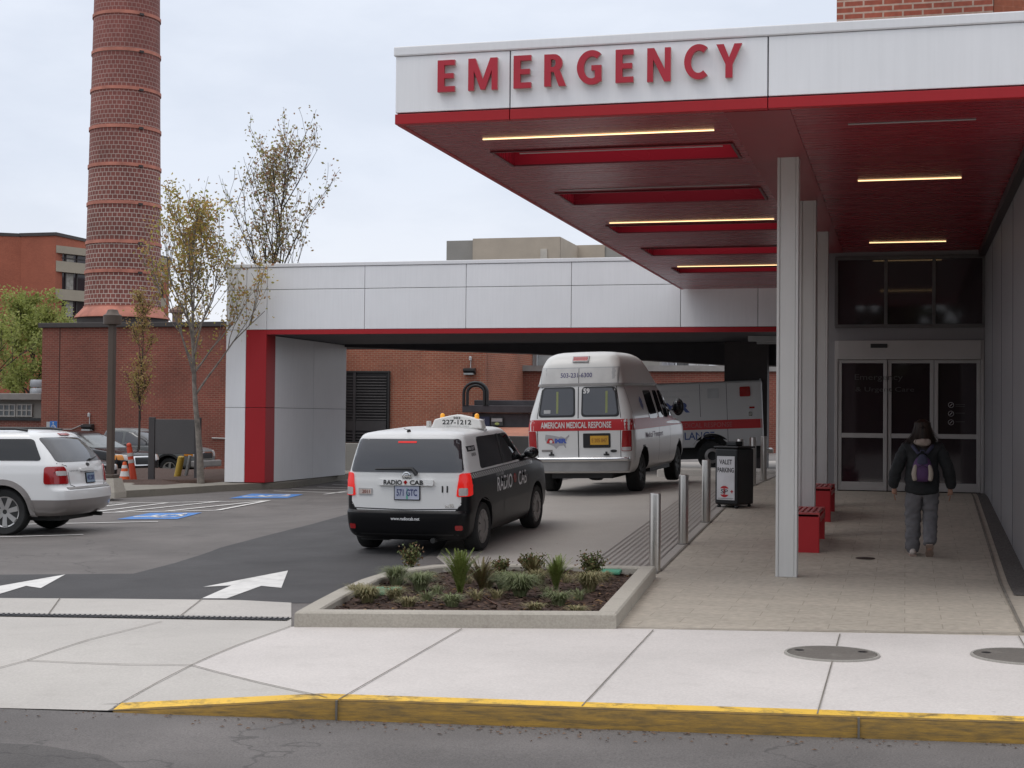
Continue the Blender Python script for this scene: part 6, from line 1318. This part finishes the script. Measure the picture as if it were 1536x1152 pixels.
# ------------------------------------------------------------------ red benches
M_bred = pm('red powder coat', (.43, .014, .02), .4, var=.05); M_bredt = pm('red powder coat highlighted top', (.40, .06, .06), .35)  # pinkish highlight on the seat bars is put into the top colour
for (py, yl, lab) in ((830, 1.25, 'red slotted metal bench behind the nearest white column'), (783.5, 1.25, 'red slotted metal bench behind the second white column')):
    pr_ = at_g(1229 if py > 800 else 1246, py); x1 = pr_.x; x0 = x1-.46; y0 = pr_.y; t = thing('metal_bench', lab, 'bench', (x0+.23, y0, G(x0+.23, y0)), 0, 'red benches between the columns'); hz = .43; rise = (G(x1, y0+yl)-G(x1, y0))/yl
    for y in (0, yl-.04): MB().span((-.23, y, rise*y-.02), (.23, y+.04, hz+rise*yl*.5)).build('end_panel', M_bred, t, bevel=.012)
    b = MB(); zz_ = hz+rise*yl*.5
    b.span((-.23, 0, zz_-.04), (.23, .10, zz_+.012)); b.span((-.23, yl-.10, zz_-.04), (.23, yl, zz_+.012))
    for k in range(7): xx = -.23+.0155+k*.0655; b.span((xx-.0155, .101, zz_-.03), (xx+.028, yl-.101, zz_+.0115))
    b.build('seat', M_bredt, t, bevel=.004)
    for s in (-1, 1): MB().span((s*.23-.006, .04, zz_-.10), (s*.23+.006, yl-.04, zz_-.042)).build('side_rail', M_bred, t)
# ------------------------------------------------------------------ lids in the pavement
M_iron = concrete('cast iron lid', (.13, .115, .10), .45, .2, (.28, .26, .23)); M_ring = concrete('lid frame', (.32, .30, .27), .4)
for px, py, r, lab in ((1248, 983, .335, 'round iron manhole cover crossing a pavement joint near the kerb'), (1536, 987, .365, 'round iron manhole cover cut by the right edge of the picture')):
    p = at_g(px, py); t = thing('manhole_cover', lab, 'manhole cover', (p.x, p.y, G(p.x, p.y)+.008), 0, 'manhole covers in the pavement'); b = MB(); b.lathe([(0, .010), (r-.03, .010), (r-.02, .004), (r-.02, -.02)], 48, 'Z'); b.build('lid', M_iron, t, smooth=30)
    b = MB(); b.lathe([(r-.016, -.02), (r-.016, .011), (r, .011), (r+.004, .0), (r+.004, -.02)], 48, 'Z'); b.build('ring', M_ring, t, smooth=30)
    b = MB()
    for a in (.5, 2.9): b.cyl((math.cos(a)*r*.72, math.sin(a)*r*.72, .004), (math.cos(a)*r*.72, math.sin(a)*r*.72, .0115), .035, n=14)
    b.build('lift_hole', M_black, t)
p = at_g(1298, 838); b = MB(); b.lathe([(0, .012), (.10, .012), (.115, .004)], 28, 'Z', p); tag(b.build('floor_drain', pm('brown cover', (.05, .035, .03), .6), smooth=40), 'small round brown drain cover in the walkway left of the walking person', 'drain')
# ------------------------------------------------------------------ lamp post, signs, cones on the island
M_brz = pm('brown bronze paint', (.085, .062, .048), .5, .2, var=.08)
p = at_g(165, 739, .15); lp = thing('lamp_post', 'brown square lamp post on a concrete footing at the island tip', 'lamp post', p); D_ = (p-CAM).dot(-CB); zt_ = at_d(161, 486, D_).z-p.z; zb_ = at_d(160, 717, D_).z-p.z
b = MB(); b.prism([(-.24, -.24, -.1), (.24, -.24, -.1), (.24, .24, -.1), (-.24, .24, -.1)], (0, 0, .12)); bmesh.ops.create_cone(b.bm, cap_ends=True, segments=4, radius1=.335, radius2=.24, depth=zb_, matrix=Matrix.Translation((0, 0, zb_/2)) @ Matrix.Rotation(PI/4, 4, 'Z')); b.build('footing', M_kerbc, lp)
b = MB(); b.span((-.066, -.066, zb_), (.066, .066, zt_)); b.build('pole', M_brz, lp, bevel=.02); b = MB(); b.span((-.14, -.14, zb_), (.14, .14, zb_+.08)); b.build('base_cover', M_brz, lp, bevel=.02)
hb_ = at_d(161, 464, D_).z-p.z; b = MB(); b.lathe([(.10, zt_-.02), (.185, zt_), (.19, zt_+(hb_-zt_)*.60), (.13, zt_+(hb_-zt_)*.72), (.10, hb_*.985+zt_*.015), (0, hb_+.01)], 28, 'Z'); b.build('lamp_head', M_brz, lp, smooth=40)
D2 = 36.6; q = lambda px, py, D=D2: at_d(px, py, D)
a, c = q(227, 727), q(296, 722); bs = thing('blank_sign', 'blank dark grey board between two square posts beside the young tree', 'sign', (a+c)/2); rz = math.atan2(c.y-a.y, c.x-a.x); M_sg = pm('dark grey sign', (.060, .055, .055), .6, var=.08); Lw = (Vector((c.x, c.y))-Vector((a.x, a.y))).length; bs.rotation_euler = (0, 0, rz); zof = bs.location.z
zt1, zb1, zpt = q(260, 629).z-zof, q(260, 681).z-zof, q(260, 626).z-zof
for s in (-1, 1): MB().span((s*Lw/2-.075, -.06, -.4), (s*Lw/2+.075, .06, zpt)).build('post', M_sg, bs, bevel=.008)
MB().span((-Lw/2+.078, -.04, zb1), (Lw/2-.078, .04, zt1)).build('board', pm('grey sign face', (.085, .080, .080), .55, var=.06), bs, bevel=.008)
M_or = pm('orange plastic', (.62, .09, .015), .5, var=.06); M_refl = pm('reflective white', (.60, .58, .56), .4)
p = q(186.5, 731, 35.6); tc_ = thing('traffic_cone', 'orange traffic cone with two white bands beside the lamp post footing', 'cone', p); H_ = (q(186.5, 693, 35.6).z-p.z)*1.0; rc = lambda t: .155-.115*t
MB().box((0, 0, .015), (.36, .36, .035)).build('base', M_or, tc_, bevel=.01); b = MB(); b.lathe([(rc(0), .03), (rc(1), H_), (rc(1)-.01, H_+.005), (0, H_+.005)], 28, 'Z'); b.build('cone', M_or, tc_, smooth=40)
for t0, t1 in ((.42, .62), (.74, .86)): b = MB(); b.lathe([(rc(t0)+.004, H_*t0+.01), (rc(t1)+.004, H_*t1+.01), (rc(t1)-.01, H_*t1+.01), (rc(t0)-.01, H_*t0+.01)], 28, 'Z', closed=True); b.build('band', M_refl, tc_, smooth=40)
p = q(202, 731, 35.9); p2 = q(193.5, 668, 35.9); dl_ = thing('delineator_post', 'leaning orange delineator post with grey bands right of the traffic cone', 'post', p); v = p2-p
M_or2 = pm('red orange plastic', (.50, .055, .02), .5); b = MB(); b.cyl((0, 0, 0), v*.96, .085, .065, 16); b.cyl(v*.955, v, .05, .06, 14); b.sph(v, .062, 14, 8); b.build('tube', M_or2, dl_, smooth=40)
for t0, t1 in ((.58, .66), (.74, .82)): b = MB(); r0 = .085-.02*t0; b.cyl(v*t0, v*t1, r0+.006, r0+.003, 16); b.build('band', pm('grey reflective', (.36, .34, .32), .4), dl_, smooth=40)
p = q(265, 719, 38.5); b = MB(); yb = thing('yellow_bollard', 'leaning yellow pipe bollard seen under the blank grey board', 'bollard', p); v = q(272, 686, 38.5)-p; b.cyl(v*-.1, v, .085, n=18); b.sph(v, (.085, .085, .04), 16, 8); b.build('pipe', pm('yellow paint', (.42, .27, .03), .55, dirt=.3), yb, smooth=40)
b = MB(); o_ = Vector((.19, .1, 0)); b.cyl(o_+v*-.1, o_+v*1.08, .045, n=12); b.build('grey_pipe', pm('galvanised pipe', (.30, .30, .29), .5, .4), yb, smooth=40)
p = q(80, 638, 42.5); ps = thing('accessible_parking_sign', 'small blue wheelchair parking sign above the white suv roof', 'sign', (p.x, p.y, G(p.x, p.y))); ps.rotation_euler = (0, 0, math.radians(14)); zc_ = p.z-ps.location.z
MB().span((-.025, .01, -.1), (.025, .05, zc_+.1)).build('post', pm('galvanised', (.3, .3, .3), .5, .5), ps); MB().span((-.20, .005, zc_-.12), (.02, .02, zc_+.10)).build('back_plate', M_tubeoff, ps); pb_ = MB().span((-.10, -.006, zc_-.13), (.11, .004, zc_+.12)).build('panel', pm('blue sign', (.04, .16, .46), .4), ps, bevel=.01)
b = MB(); yq = -.008; b.lathe([(.045, yq), (.058, yq), (.058, yq+.003), (.045, yq+.003)], 18, 'Y', (.0, 0, zc_-.045), closed=True); b.span((-.012, yq, zc_-.02), (.006, yq+.003, zc_+.05)); b.span((-.01, yq-.0005, zc_-.035), (.05, yq+.003, zc_-.02)); b.prism([(.045, yq, zc_-.03), (.075, yq, zc_-.085), (.088, yq, zc_-.078), (.058, yq, zc_-.022)], (0, .003, 0)); b.cyl((-.004, yq, zc_+.075), (-.004, yq+.003, zc_+.075), .018, n=14); b.build('wheelchair_symbol', M_refl, pb_)
# pale kerb of the far island behind the van
b = MB(); a, c = at_g(985, 716), at_g(1082, 714); b.prism([(a.x, a.y, -.1), (c.x+1.4, c.y, -.1), (c.x+1.4, c.y+1.2, -.1), (a.x, a.y+1.2, -.1)], (0, 0, G(c.x, c.y)+.24)); struct(b.build('kerb_island', M_apron, bevel=.03))
# ------------------------------------------------------------------ trees
def tree(name, label, base, H, spread, r0, first, nb, nleaf, lsize, lm, bark, group, lean=(0, 0), clumpy=.6, up=.75, seed=1, multi=1, twig=1.):
    R_ = random.Random(seed); t = thing(name, label, 'tree', base, 0, group); b = MB(); tips = []
    def branch(p, d, L, r, depth):
        n = 5; pts, q = [p.copy()], p.copy(); dd = d.normalized()
        for i in range(n):
            dd = (dd+Vector((R_.gauss(0, .10), R_.gauss(0, .10), R_.gauss(0, .05)+.07*up))).normalized(); q = q+dd*L/n; pts.append(q.copy())
        b.tube(pts, [max(.005, r*(1-.75*i/n)) for i in range(n+1)], 6 if depth < 2 else 4)
        if depth >= 1:
            for i in range(1, n+1): tips.append((pts[i], dd.copy(), depth))
        return pts, dd
    def sub(pts, dd, L, r, depth):
        k = {1: 5, 2: 3}.get(depth, 0)
        for i in range(k):
            j = R_.randint(1, 4); u = R_.random(); p = pts[j]*(1-u)+pts[j+1]*u; a = R_.uniform(0, 2*PI); side = Vector((math.cos(a), math.sin(a), 0)); nd = (dd*.75+side*R_.uniform(.35, .7)+Vector((0, 0, up*.45))).normalized(); l = L*R_.uniform(.35, .6)
            p2, d2_ = branch(p, nd, l, r*.42, depth+1); sub(p2, d2_, l, r*.42, depth+1)
    for m_ in range(multi):
        d0 = Vector((lean[0]+(R_.gauss(0, .16) if multi > 1 else 0), lean[1], 1)); hh = H*(.97 if m_ == 0 else R_.uniform(.6, .9)); tp = [Vector((0, 0, -.3))]; q = Vector((0, 0, 0)); dd = d0.normalized()
        nseg = 9
        for i in range(nseg): dd = (dd+Vector((R_.gauss(0, .035), R_.gauss(0, .035), .05))).normalized(); q = q+dd*hh/nseg; tp.append(q.copy())
        rr = [r0*1.15]+[max(.008, r0*(1-.93*(i/nseg))) for i in range(1, nseg+1)]; b.tube(tp, rr, 10)
        for i in range(nb):
            f = first+(1-first)*(i+R_.random())/nb*.96; x = f*nseg; j = min(nseg-1, int(x)); p = tp[j+1]*(1-(x-j))+tp[min(nseg, j+2)]*(x-j) if j+2 <= nseg else tp[nseg]
            a = i*2.4+R_.uniform(-.5, .5); L = spread*(1.15-.75*f)*R_.uniform(.7, 1.15); out = Vector((math.cos(a), math.sin(a), 0)); pts, d1 = branch(p, out*(1-up*.55)+Vector((0, 0, up)), L, max(.012, r0*.42*(1-f*.6)), 1); sub(pts, d1, L, max(.012, r0*.42*(1-f*.6)), 1)
        tips.append((tp[-1], Vector((0, 0, 1)), 2)); tips.append((tp[-2], Vector((0, 0, 1)), 2))
    b.build('trunk', bark, t, smooth=60)
    # leaves hang round the twigs in uneven clumps
    wts = [R_.random()**(1+2.2*clumpy)*(1 if tp_[2] > 1 else .35) for tp_ in tips]; V, Fc = [], []
    for p, d, dep in R_.choices(tips, wts, k=nleaf):
        q = p+Vector((R_.gauss(0, 1), R_.gauss(0, 1), R_.gauss(0, 1)))*lsize*1.05; L = lsize*R_.uniform(.6, 1.2)*.5; u = Vector((R_.gauss(0, 1), R_.gauss(0, 1), R_.gauss(-.3, .7))).normalized(); w = u.cross(Vector((R_.gauss(0, 1), R_.gauss(0, 1), R_.gauss(0, 1)))).normalized()*L*.62
        k = len(V); V += [q-u*L, q-u*L*.1+w, q+u*L, q-u*L*.1-w]; Fc.append((k, k+1, k+2, k+3))
    mesh_np('crown', V, Fc, lm, t); return t
M_bark = pm('grey bark', (.20, .175, .15), .9, var=.4, scale=9, bump=.6, bscale=25); M_barkd = pm('dark bark', (.06, .045, .038), .9, var=.3, scale=9)
L_mix = leaf_mat('spring maple leaves', [(.32, .33, .08), (.48, .39, .10), (.46, .25, .10), (.38, .36, .10), (.38, .19, .11)], trans=.45); L_red = leaf_mat('red green leaves', [(.30, .33, .12), (.38, .20, .14), (.34, .35, .13), (.42, .24, .16)], trans=.45)
L_grn = leaf_mat('pale willow leaves', [(.30, .34, .09), (.38, .41, .13), (.24, .29, .08), (.44, .44, .16)], trans=.45); L_brn = leaf_mat('bronze leaves', [(.32, .17, .11), (.38, .26, .10), (.38, .33, .10), (.27, .15, .10)], trans=.45)
p = at_g(302, 722, .2); tree('young_tree', 'young maple with sparse yellow and bronze leaves at the left end of the bridge canopy', p, 5.5, 2.6, .085, .26, 22, 5200, .09, L_mix, M_bark, 'young trees by the parking lot', (-.02, 0), .6, .9, 5)
p = at_d(378, 700, 43); p.z = -.2; tree('young_tree', 'taller young tree with red and green leaves rising behind the white bridge canopy', p, 8.4, 3.9, .10, .24, 20, 3700, .11, L_red, M_barkd, 'young trees by the parking lot', (.0, 0), .7, 1.05, 8, 1)
p = at_d(205, 716, 46); p.z = -.5; tree('young_tree', 'thin bronze leaved sapling against the boiler house brick wall', p, 5.4, 1.1, .05, .22, 16, 2600, .085, L_brn, M_barkd, 'young trees by the parking lot', (0, 0), .6, .9, 23)
for px, py, D, h, s, n, sd, lab in ((40, 690, 72, 6.9, 3.6, 15000, 31, 'round pale green tree behind the low grey building at the far left'), (-30, 690, 66, 6.6, 3.4, 8000, 37, 'pale green tree cut by the left edge of the picture'), (108, 690, 84, 7.2, 2.4, 3500, 41, 'small pale green tree peeping beside the tall brick building')):
    p = at_d(px, py, D); p.z = -1; tree('green_tree', lab, p, h, s, .16, .22, 16, n, .17, L_grn, M_barkd, 'pale green trees at the far left', (0, 0), .3, .6, sd)
# ------------------------------------------------------------------ walking person
from mathutils import noise as mnoise
def wrinkle(o, amp, fx, fz, sd=0.):
    me = o.data; me.update(); N_ = [v.normal.copy() for v in me.vertices]
    for v, n in zip(me.vertices, N_):
        c = v.co; a = mnoise.noise(Vector((c.x*fx+sd, c.y*fx, c.z*fz)))+.5*mnoise.noise(Vector((c.x*fx*2.3, c.y*fx*2.3+sd, c.z*fz*2.1))); v.co = c+n*amp*a
    me.update(); return o
def skin(name, pts, edges, rad, m, par, sub=2, root=0, smooth=True):
    me = bpy.data.meshes.new(name); me.from_pydata(pts, edges, []); o = bpy.data.objects.new(name, me); COL.objects.link(o); s = o.modifiers.new('skin', 'SKIN'); s.use_smooth_shade = True
    for i, r in enumerate(rad):
        sv = me.skin_vertices[0].data[i]; sv.radius = r if hasattr(r, '__len__') else (r, r); sv.use_root = (i == root)
    u = o.modifiers.new('sub', 'SUBSURF'); u.levels = u.render_levels = sub
    dg = bpy.context.evaluated_depsgraph_get(); dg.update(); m2 = bpy.data.meshes.new_from_object(o.evaluated_get(dg)); o.modifiers.clear(); o.data = m2; bpy.data.meshes.remove(me); m2.materials.clear(); m2.materials.append(m); m2.shade_smooth(); o.parent = par; return o
pf = at_g(1383, 834.5); Dp = (pf-CAM).dot(-CB); HP = 203*Dp/F; k_ = HP/1.70; print('PERSON', pf, Dp, HP)
pe = thing('person', 'person in black jacket and grey trousers walking towards the sliding door seen from behind', 'person', pf); pe.scale = (k_,)*3
M_skin = pm('skin', (.36, .20, .14), .55, var=.05); M_jkt = pm('black jacket cloth', (.013, .014, .015), .85, var=.3, scale=14, bump=.4, bscale=30); M_trs = pm('grey sweatpants', (.125, .12, .125), .9, var=.14, scale=9, bump=.5, bscale=18); M_hair = pm('dark brown hair', (.016, .011, .009), .9, var=.5, scale=30, spec=.1)
# body: one continuous surface (pelvis, spine, neck, head, arms, legs)
P, E_, RD = [], [], []
def node(p, r, par=None):
    P.append(p); RD.append(r); i = len(P)-1
    if par is not None: E_.append((par, i))
    return i
pel = node((0, 0, .93), (.13, .10)); sp1 = node((0, .01, 1.12), (.12, .085), pel); sp2 = node((0, .02, 1.32), (.14, .09), sp1); nk0 = node((0, .02, 1.44), (.06, .055), sp2); nk1 = node((0, .03, 1.49), (.048, .05), nk0); hd0 = node((0, .05, 1.555), (.068, .075), nk1); hd1 = node((0, .05, 1.63), (.076, .092), hd0); node((0, .045, 1.675), (.05, .06), hd1)
for s in (-1, 1):
    sh = node((s*.165, .02, 1.37), .05, sp2); el = node((s*.29, 0, 1.10), .040, sh); wr = node((s*.338, .05, .855), .027, el); node((s*.340, .06, .815), (.024, .036), wr); palm = len(P)-1; node((s*.340, .072, .765), (.016, .038), palm)
    hp = node((s*.085, 0, .87), .09, pel)
    if s < 0: kn = node((s*.10, .06, .50), .062, hp); an = node((s*.10, .02, .10), .042, kn); node((s*.105, .13, .035), (.035, .03), an)
    else: kn = node((s*.095, .05, .50), .062, hp); an = node((s*.085, -.20, .21), .042, kn); node((s*.085, -.16, .085), (.032, .03), an)
body = skin('body', P, E_, RD, M_skin, pe)
# fingers: five separate bent fingers on each hand
for s in (-1, 1):
    for k, (dy, L, r) in enumerate(((.105, .070, .0085), (.085, .078, .009), (.065, .074, .0088), (.047, .060, .0078))):
        x = s*.340; a = (x, dy-.012, .765); skin('finger', [a, (x-s*.004, dy+.002, .765-L*.5), (x-s*.016, dy+.008, .765-L)], [(0, 1), (1, 2)], [r, r*.95, r*.7], M_skin, body, 1)
    skin('thumb', [(s*.334, .092, .812), (s*.320, .118, .785), (s*.314, .124, .755)], [(0, 1), (1, 2)], [.012, .011, .008], M_skin, body, 1)
# face (turned away) and ears
b = MB(); b.prism([(-.010, .135, 1.575), (.010, .135, 1.575), (.013, .160, 1.575), (0, .168, 1.577), (-.013, .160, 1.575)], (0, -.012, .045)); b.build('nose', M_skin, body, bevel=.004)
for s in (-1, 1):
    MB().sph((s*.032, .128, 1.618), (.013, .010, .009), 12, 8).build('eye', M_refl, body, smooth=60); MB().sph((s*.078, .045, 1.60), (.010, .018, .030), 10, 8).build('ear', M_skin, body, smooth=60)
MB().sph((0, .138, 1.548), (.024, .008, .007), 12, 8).build('mouth', pm('lips', (.34, .12, .10), .5), body, smooth=60)
# jacket
P, E_, RD = [], [], []
j00 = node((0, .0, .745), (.215, .150)); j0 = node((0, .0, .86), (.235, .158), j00); j1 = node((0, 0, .98), (.232, .155), j0); j2 = node((0, .005, 1.12), (.215, .145), j1); j3 = node((0, .01, 1.26), (.215, .145), j2); j4 = node((0, .02, 1.38), (.17, .115), j3); j5 = node((0, .025, 1.455), (.085, .085), j4)
for s in (-1, 1):
    a0 = node((s*.20, .02, 1.36), (.085, .085), j4); a1 = node((s*.275, .0, 1.20), .088, a0); a2 = node((s*.325, 0, 1.06), .084, a1); a3 = node((s*.345, .03, .94), .078, a2); node((s*.345, .05, .84), (.06, .064), a3)
wrinkle(skin('jacket', P, E_, RD, M_jkt, pe, 3), .013, 7, 15)
# trousers, baggy
P, E_, RD = [], [], []
t0 = node((0, 0, 1.0), (.18, .13)); t1_ = node((0, 0, .90), (.19, .14), t0); t0 = t1_
hL = node((-.10, .01, .80), (.118, .122), t0); kL = node((-.112, .055, .50), (.100, .105), hL); cL = node((-.115, .04, .28), (.094, .098), kL); aL = node((-.115, .03, .115), (.088, .094), cL); node((-.115, .045, .03), (.082, .09), aL)
hR = node((.10, .01, .80), (.115, .12), t0); kR = node((.10, .055, .50), (.098, .102), hR); cR = node((.092, -.07, .345), (.088, .094), kR); aR = node((.088, -.17, .225), (.082, .088), cR); node((.088, -.235, .15), (.076, .082), aR)
wrinkle(skin('trousers', P, E_, RD, M_trs, pe, 3), .017, 8, 17, 3.)
# shoes
M_shoe = pm('pale trainer', (.46, .40, .36), .7, var=.15, scale=20); M_sole = pm('worn rubber sole', (.30, .22, .18), .8, var=.2, scale=25)
def shoe(M):
    sh = MB(); sh.sph((0, .02, .055), (.044, .09, .052), 18, 12); sh.sph((0, .11, .045), (.046, .08, .040), 18, 12); o = sh.build('shoe', M_shoe, pe, smooth=70, M=M)
    so2 = MB(); so2.prism([(x*.049, y, .0) for x, y in ((-.8, -.075), (.8, -.075), (1, -.02), (.85, .05), (1.05, .12), (.75, .19), (0, .205), (-.75, .19), (-1.05, .12), (-.85, .05), (-1, -.02))], (0, 0, .024)); so2.build('sole', M_sole, o, bevel=.004, M=M)
shoe(Matrix.Translation((-.112, 0, .0)) @ Matrix.Rotation(.10, 4, 'Z')); shoe(Matrix.Translation((.088, -.255, .165)) @ Matrix.Rotation(math.radians(-40), 4, 'X') @ Matrix.Translation((0, .075, 0)))
# hair: long, falling on the shoulders
b = MB(); b.sph((0, .035, 1.615), (.100, .115, .098), 22, 14)
o = b.build('hair', M_hair, pe, smooth=180)
V, Fc = [], []
for i in range(900):
    a = random.uniform(PI*1.0, PI*2.0) if random.random() < .8 else random.uniform(PI*.8, PI*2.2); r0 = random.uniform(.080, .102); p0 = Vector((math.cos(a)*r0, .035+math.sin(a)*r0*1.1, 1.65+random.uniform(-.05, .035))); L = random.uniform(.20, .29); fl = random.uniform(1.1, 1.7)+abs(math.cos(a))*random.uniform(.2, 1.3); k = len(V); w = Vector((-math.sin(a), math.cos(a), 0))*random.uniform(.004, .008)
    for j in range(6):
        t = (j-1)/4 if j else 0; q = Vector((math.cos(a)*.035, .035+math.sin(a)*.035, 1.722)) if j == 0 else Vector((math.cos(a)*r0*(1+(fl-1)*t*t+.03*math.sin(6*t+i)), .035+math.sin(a)*r0*1.1*(1+(fl-1)*.5*t*t), p0.z-L*t)); V += [q-w*(1-.6*t), q+w*(1-.6*t)]
    for j in range(5): Fc.append((k+2*j, k+2*j+1, k+2*j+3, k+2*j+2))
mesh_np('hair_strands', V, Fc, leaf_mat('hair strands', [(.016, .011, .009), (.04, .022, .015), (.022, .014, .010)], .5), o)['kind'] = 'stuff'
# grey hood lying on the neck
P, E_, RD = [], [], []
h0 = node((-.10, -.055, 1.44), .038); h1 = node((-.05, -.095, 1.432), .048, h0); h2 = node((.0, -.108, 1.428), .05, h1); h3 = node((.05, -.095, 1.432), .048, h2); node((.10, -.055, 1.44), .038, h3)
wrinkle(skin('hood', P, E_, RD, pm('beige hood cloth', (.30, .24, .20), .9, var=.1, scale=12), pe, 3), .010, 14, 14)
# backpack: carried, a thing of its own
bk = thing('backpack', 'small purple and cream backpack with dark straps on the walking person', 'backpack', pf+Vector((0, -.19*k_, 1.10*k_))); bk.scale = (k_,)*3
M_pur = pm('purple cloth', (.075, .03, .10), .75, var=.12, scale=14, bump=.3, bscale=60); M_nav = pm('navy strap cloth', (.035, .035, .065), .8); M_crm = pm('cream cloth', (.34, .29, .24), .8)
P, E_, RD = [], [], []
b0 = node((0, .0, -.17), (.120, .075)); b1 = node((0, -.01, -.06), (.145, .09), b0); b2 = node((0, 0, .06), (.125, .08), b1); node((0, .02, .17), (.075, .055), b2)
skin('main_bag', P, E_, RD, M_pur, bk)
for s in (-1, 1):
    P, E_, RD = [], [], []; c0 = node((s*.088, -.055, -.15), (.028, .030)); c1 = node((s*.105, -.062, -.05), (.036, .034), c0); node((s*.078, -.045, .06), (.022, .026), c1); skin('side_panel', P, E_, RD, M_crm, bk)
    b = MB(); b.tube([(s*.045, .03, .19), (s*.095, .05, .255), (s*.125, .13, .295), (s*.135, .24, .25)], [.022, .024, .024, .022], 8); b.build('shoulder_strap', M_nav, bk, smooth=60)
P, E_, RD = [], [], []; c0 = node((0, -.05, .04), (.085, .045)); c1 = node((0, -.035, .12), (.070, .045), c0); node((0, 0, .19), (.045, .035), c1); skin('top_pocket', P, E_, RD, M_nav, bk)
b = MB(); b.tube([(-.03, .01, .20), (-.02, -.01, .235), (.02, -.01, .235), (.03, .01, .20)], .008, 6); b.build('grab_loop', M_nav, bk, smooth=60)
b = MB(); b.tube([(-.062, -.098, .02), (0, -.104, .055), (.062, -.098, .02)], .004, 5); b.build('zip', M_black, bk)

# ------------------------------------------------------------------ wood across the street (behind the camera, seen in the window reflections)
V, Fc = [], []
for i in range(26):
    cx_, cy_, hh = -42+i*3.4+random.uniform(-1, 1), -30+random.uniform(-4, 4), random.uniform(6, 11)
    for j in range(320):
        v = Vector((random.gauss(0, 1), random.gauss(0, 1), random.gauss(0, 1))).normalized()*random.uniform(.6, 1); q = Vector((cx_+v.x*3.2, cy_+v.y*3.2, hh*.55+v.z*hh*.5)); u = Vector((random.gauss(0, 1), random.gauss(0, 1), random.gauss(0, 1))).normalized()*.45; w = u.orthogonal()*random.uniform(.7, 1.3); k = len(V); V += [q-u, q+w, q+u, q-w]; Fc.append((k, k+1, k+2, k+3))
tag(mesh_np('wood', V, Fc, leaf_mat('far wood leaves', [(.03, .05, .015), (.05, .075, .02), (.04, .055, .02)])), 'dark green belt of trees across the street behind the viewer', 'wood', kind='stuff')
b = MB(); b.box((0, -31, 2.2), (110, 3, 5)); struct(b.build('hedge_bank', pm('dark hedge', (.025, .035, .015), .95, var=.5)))
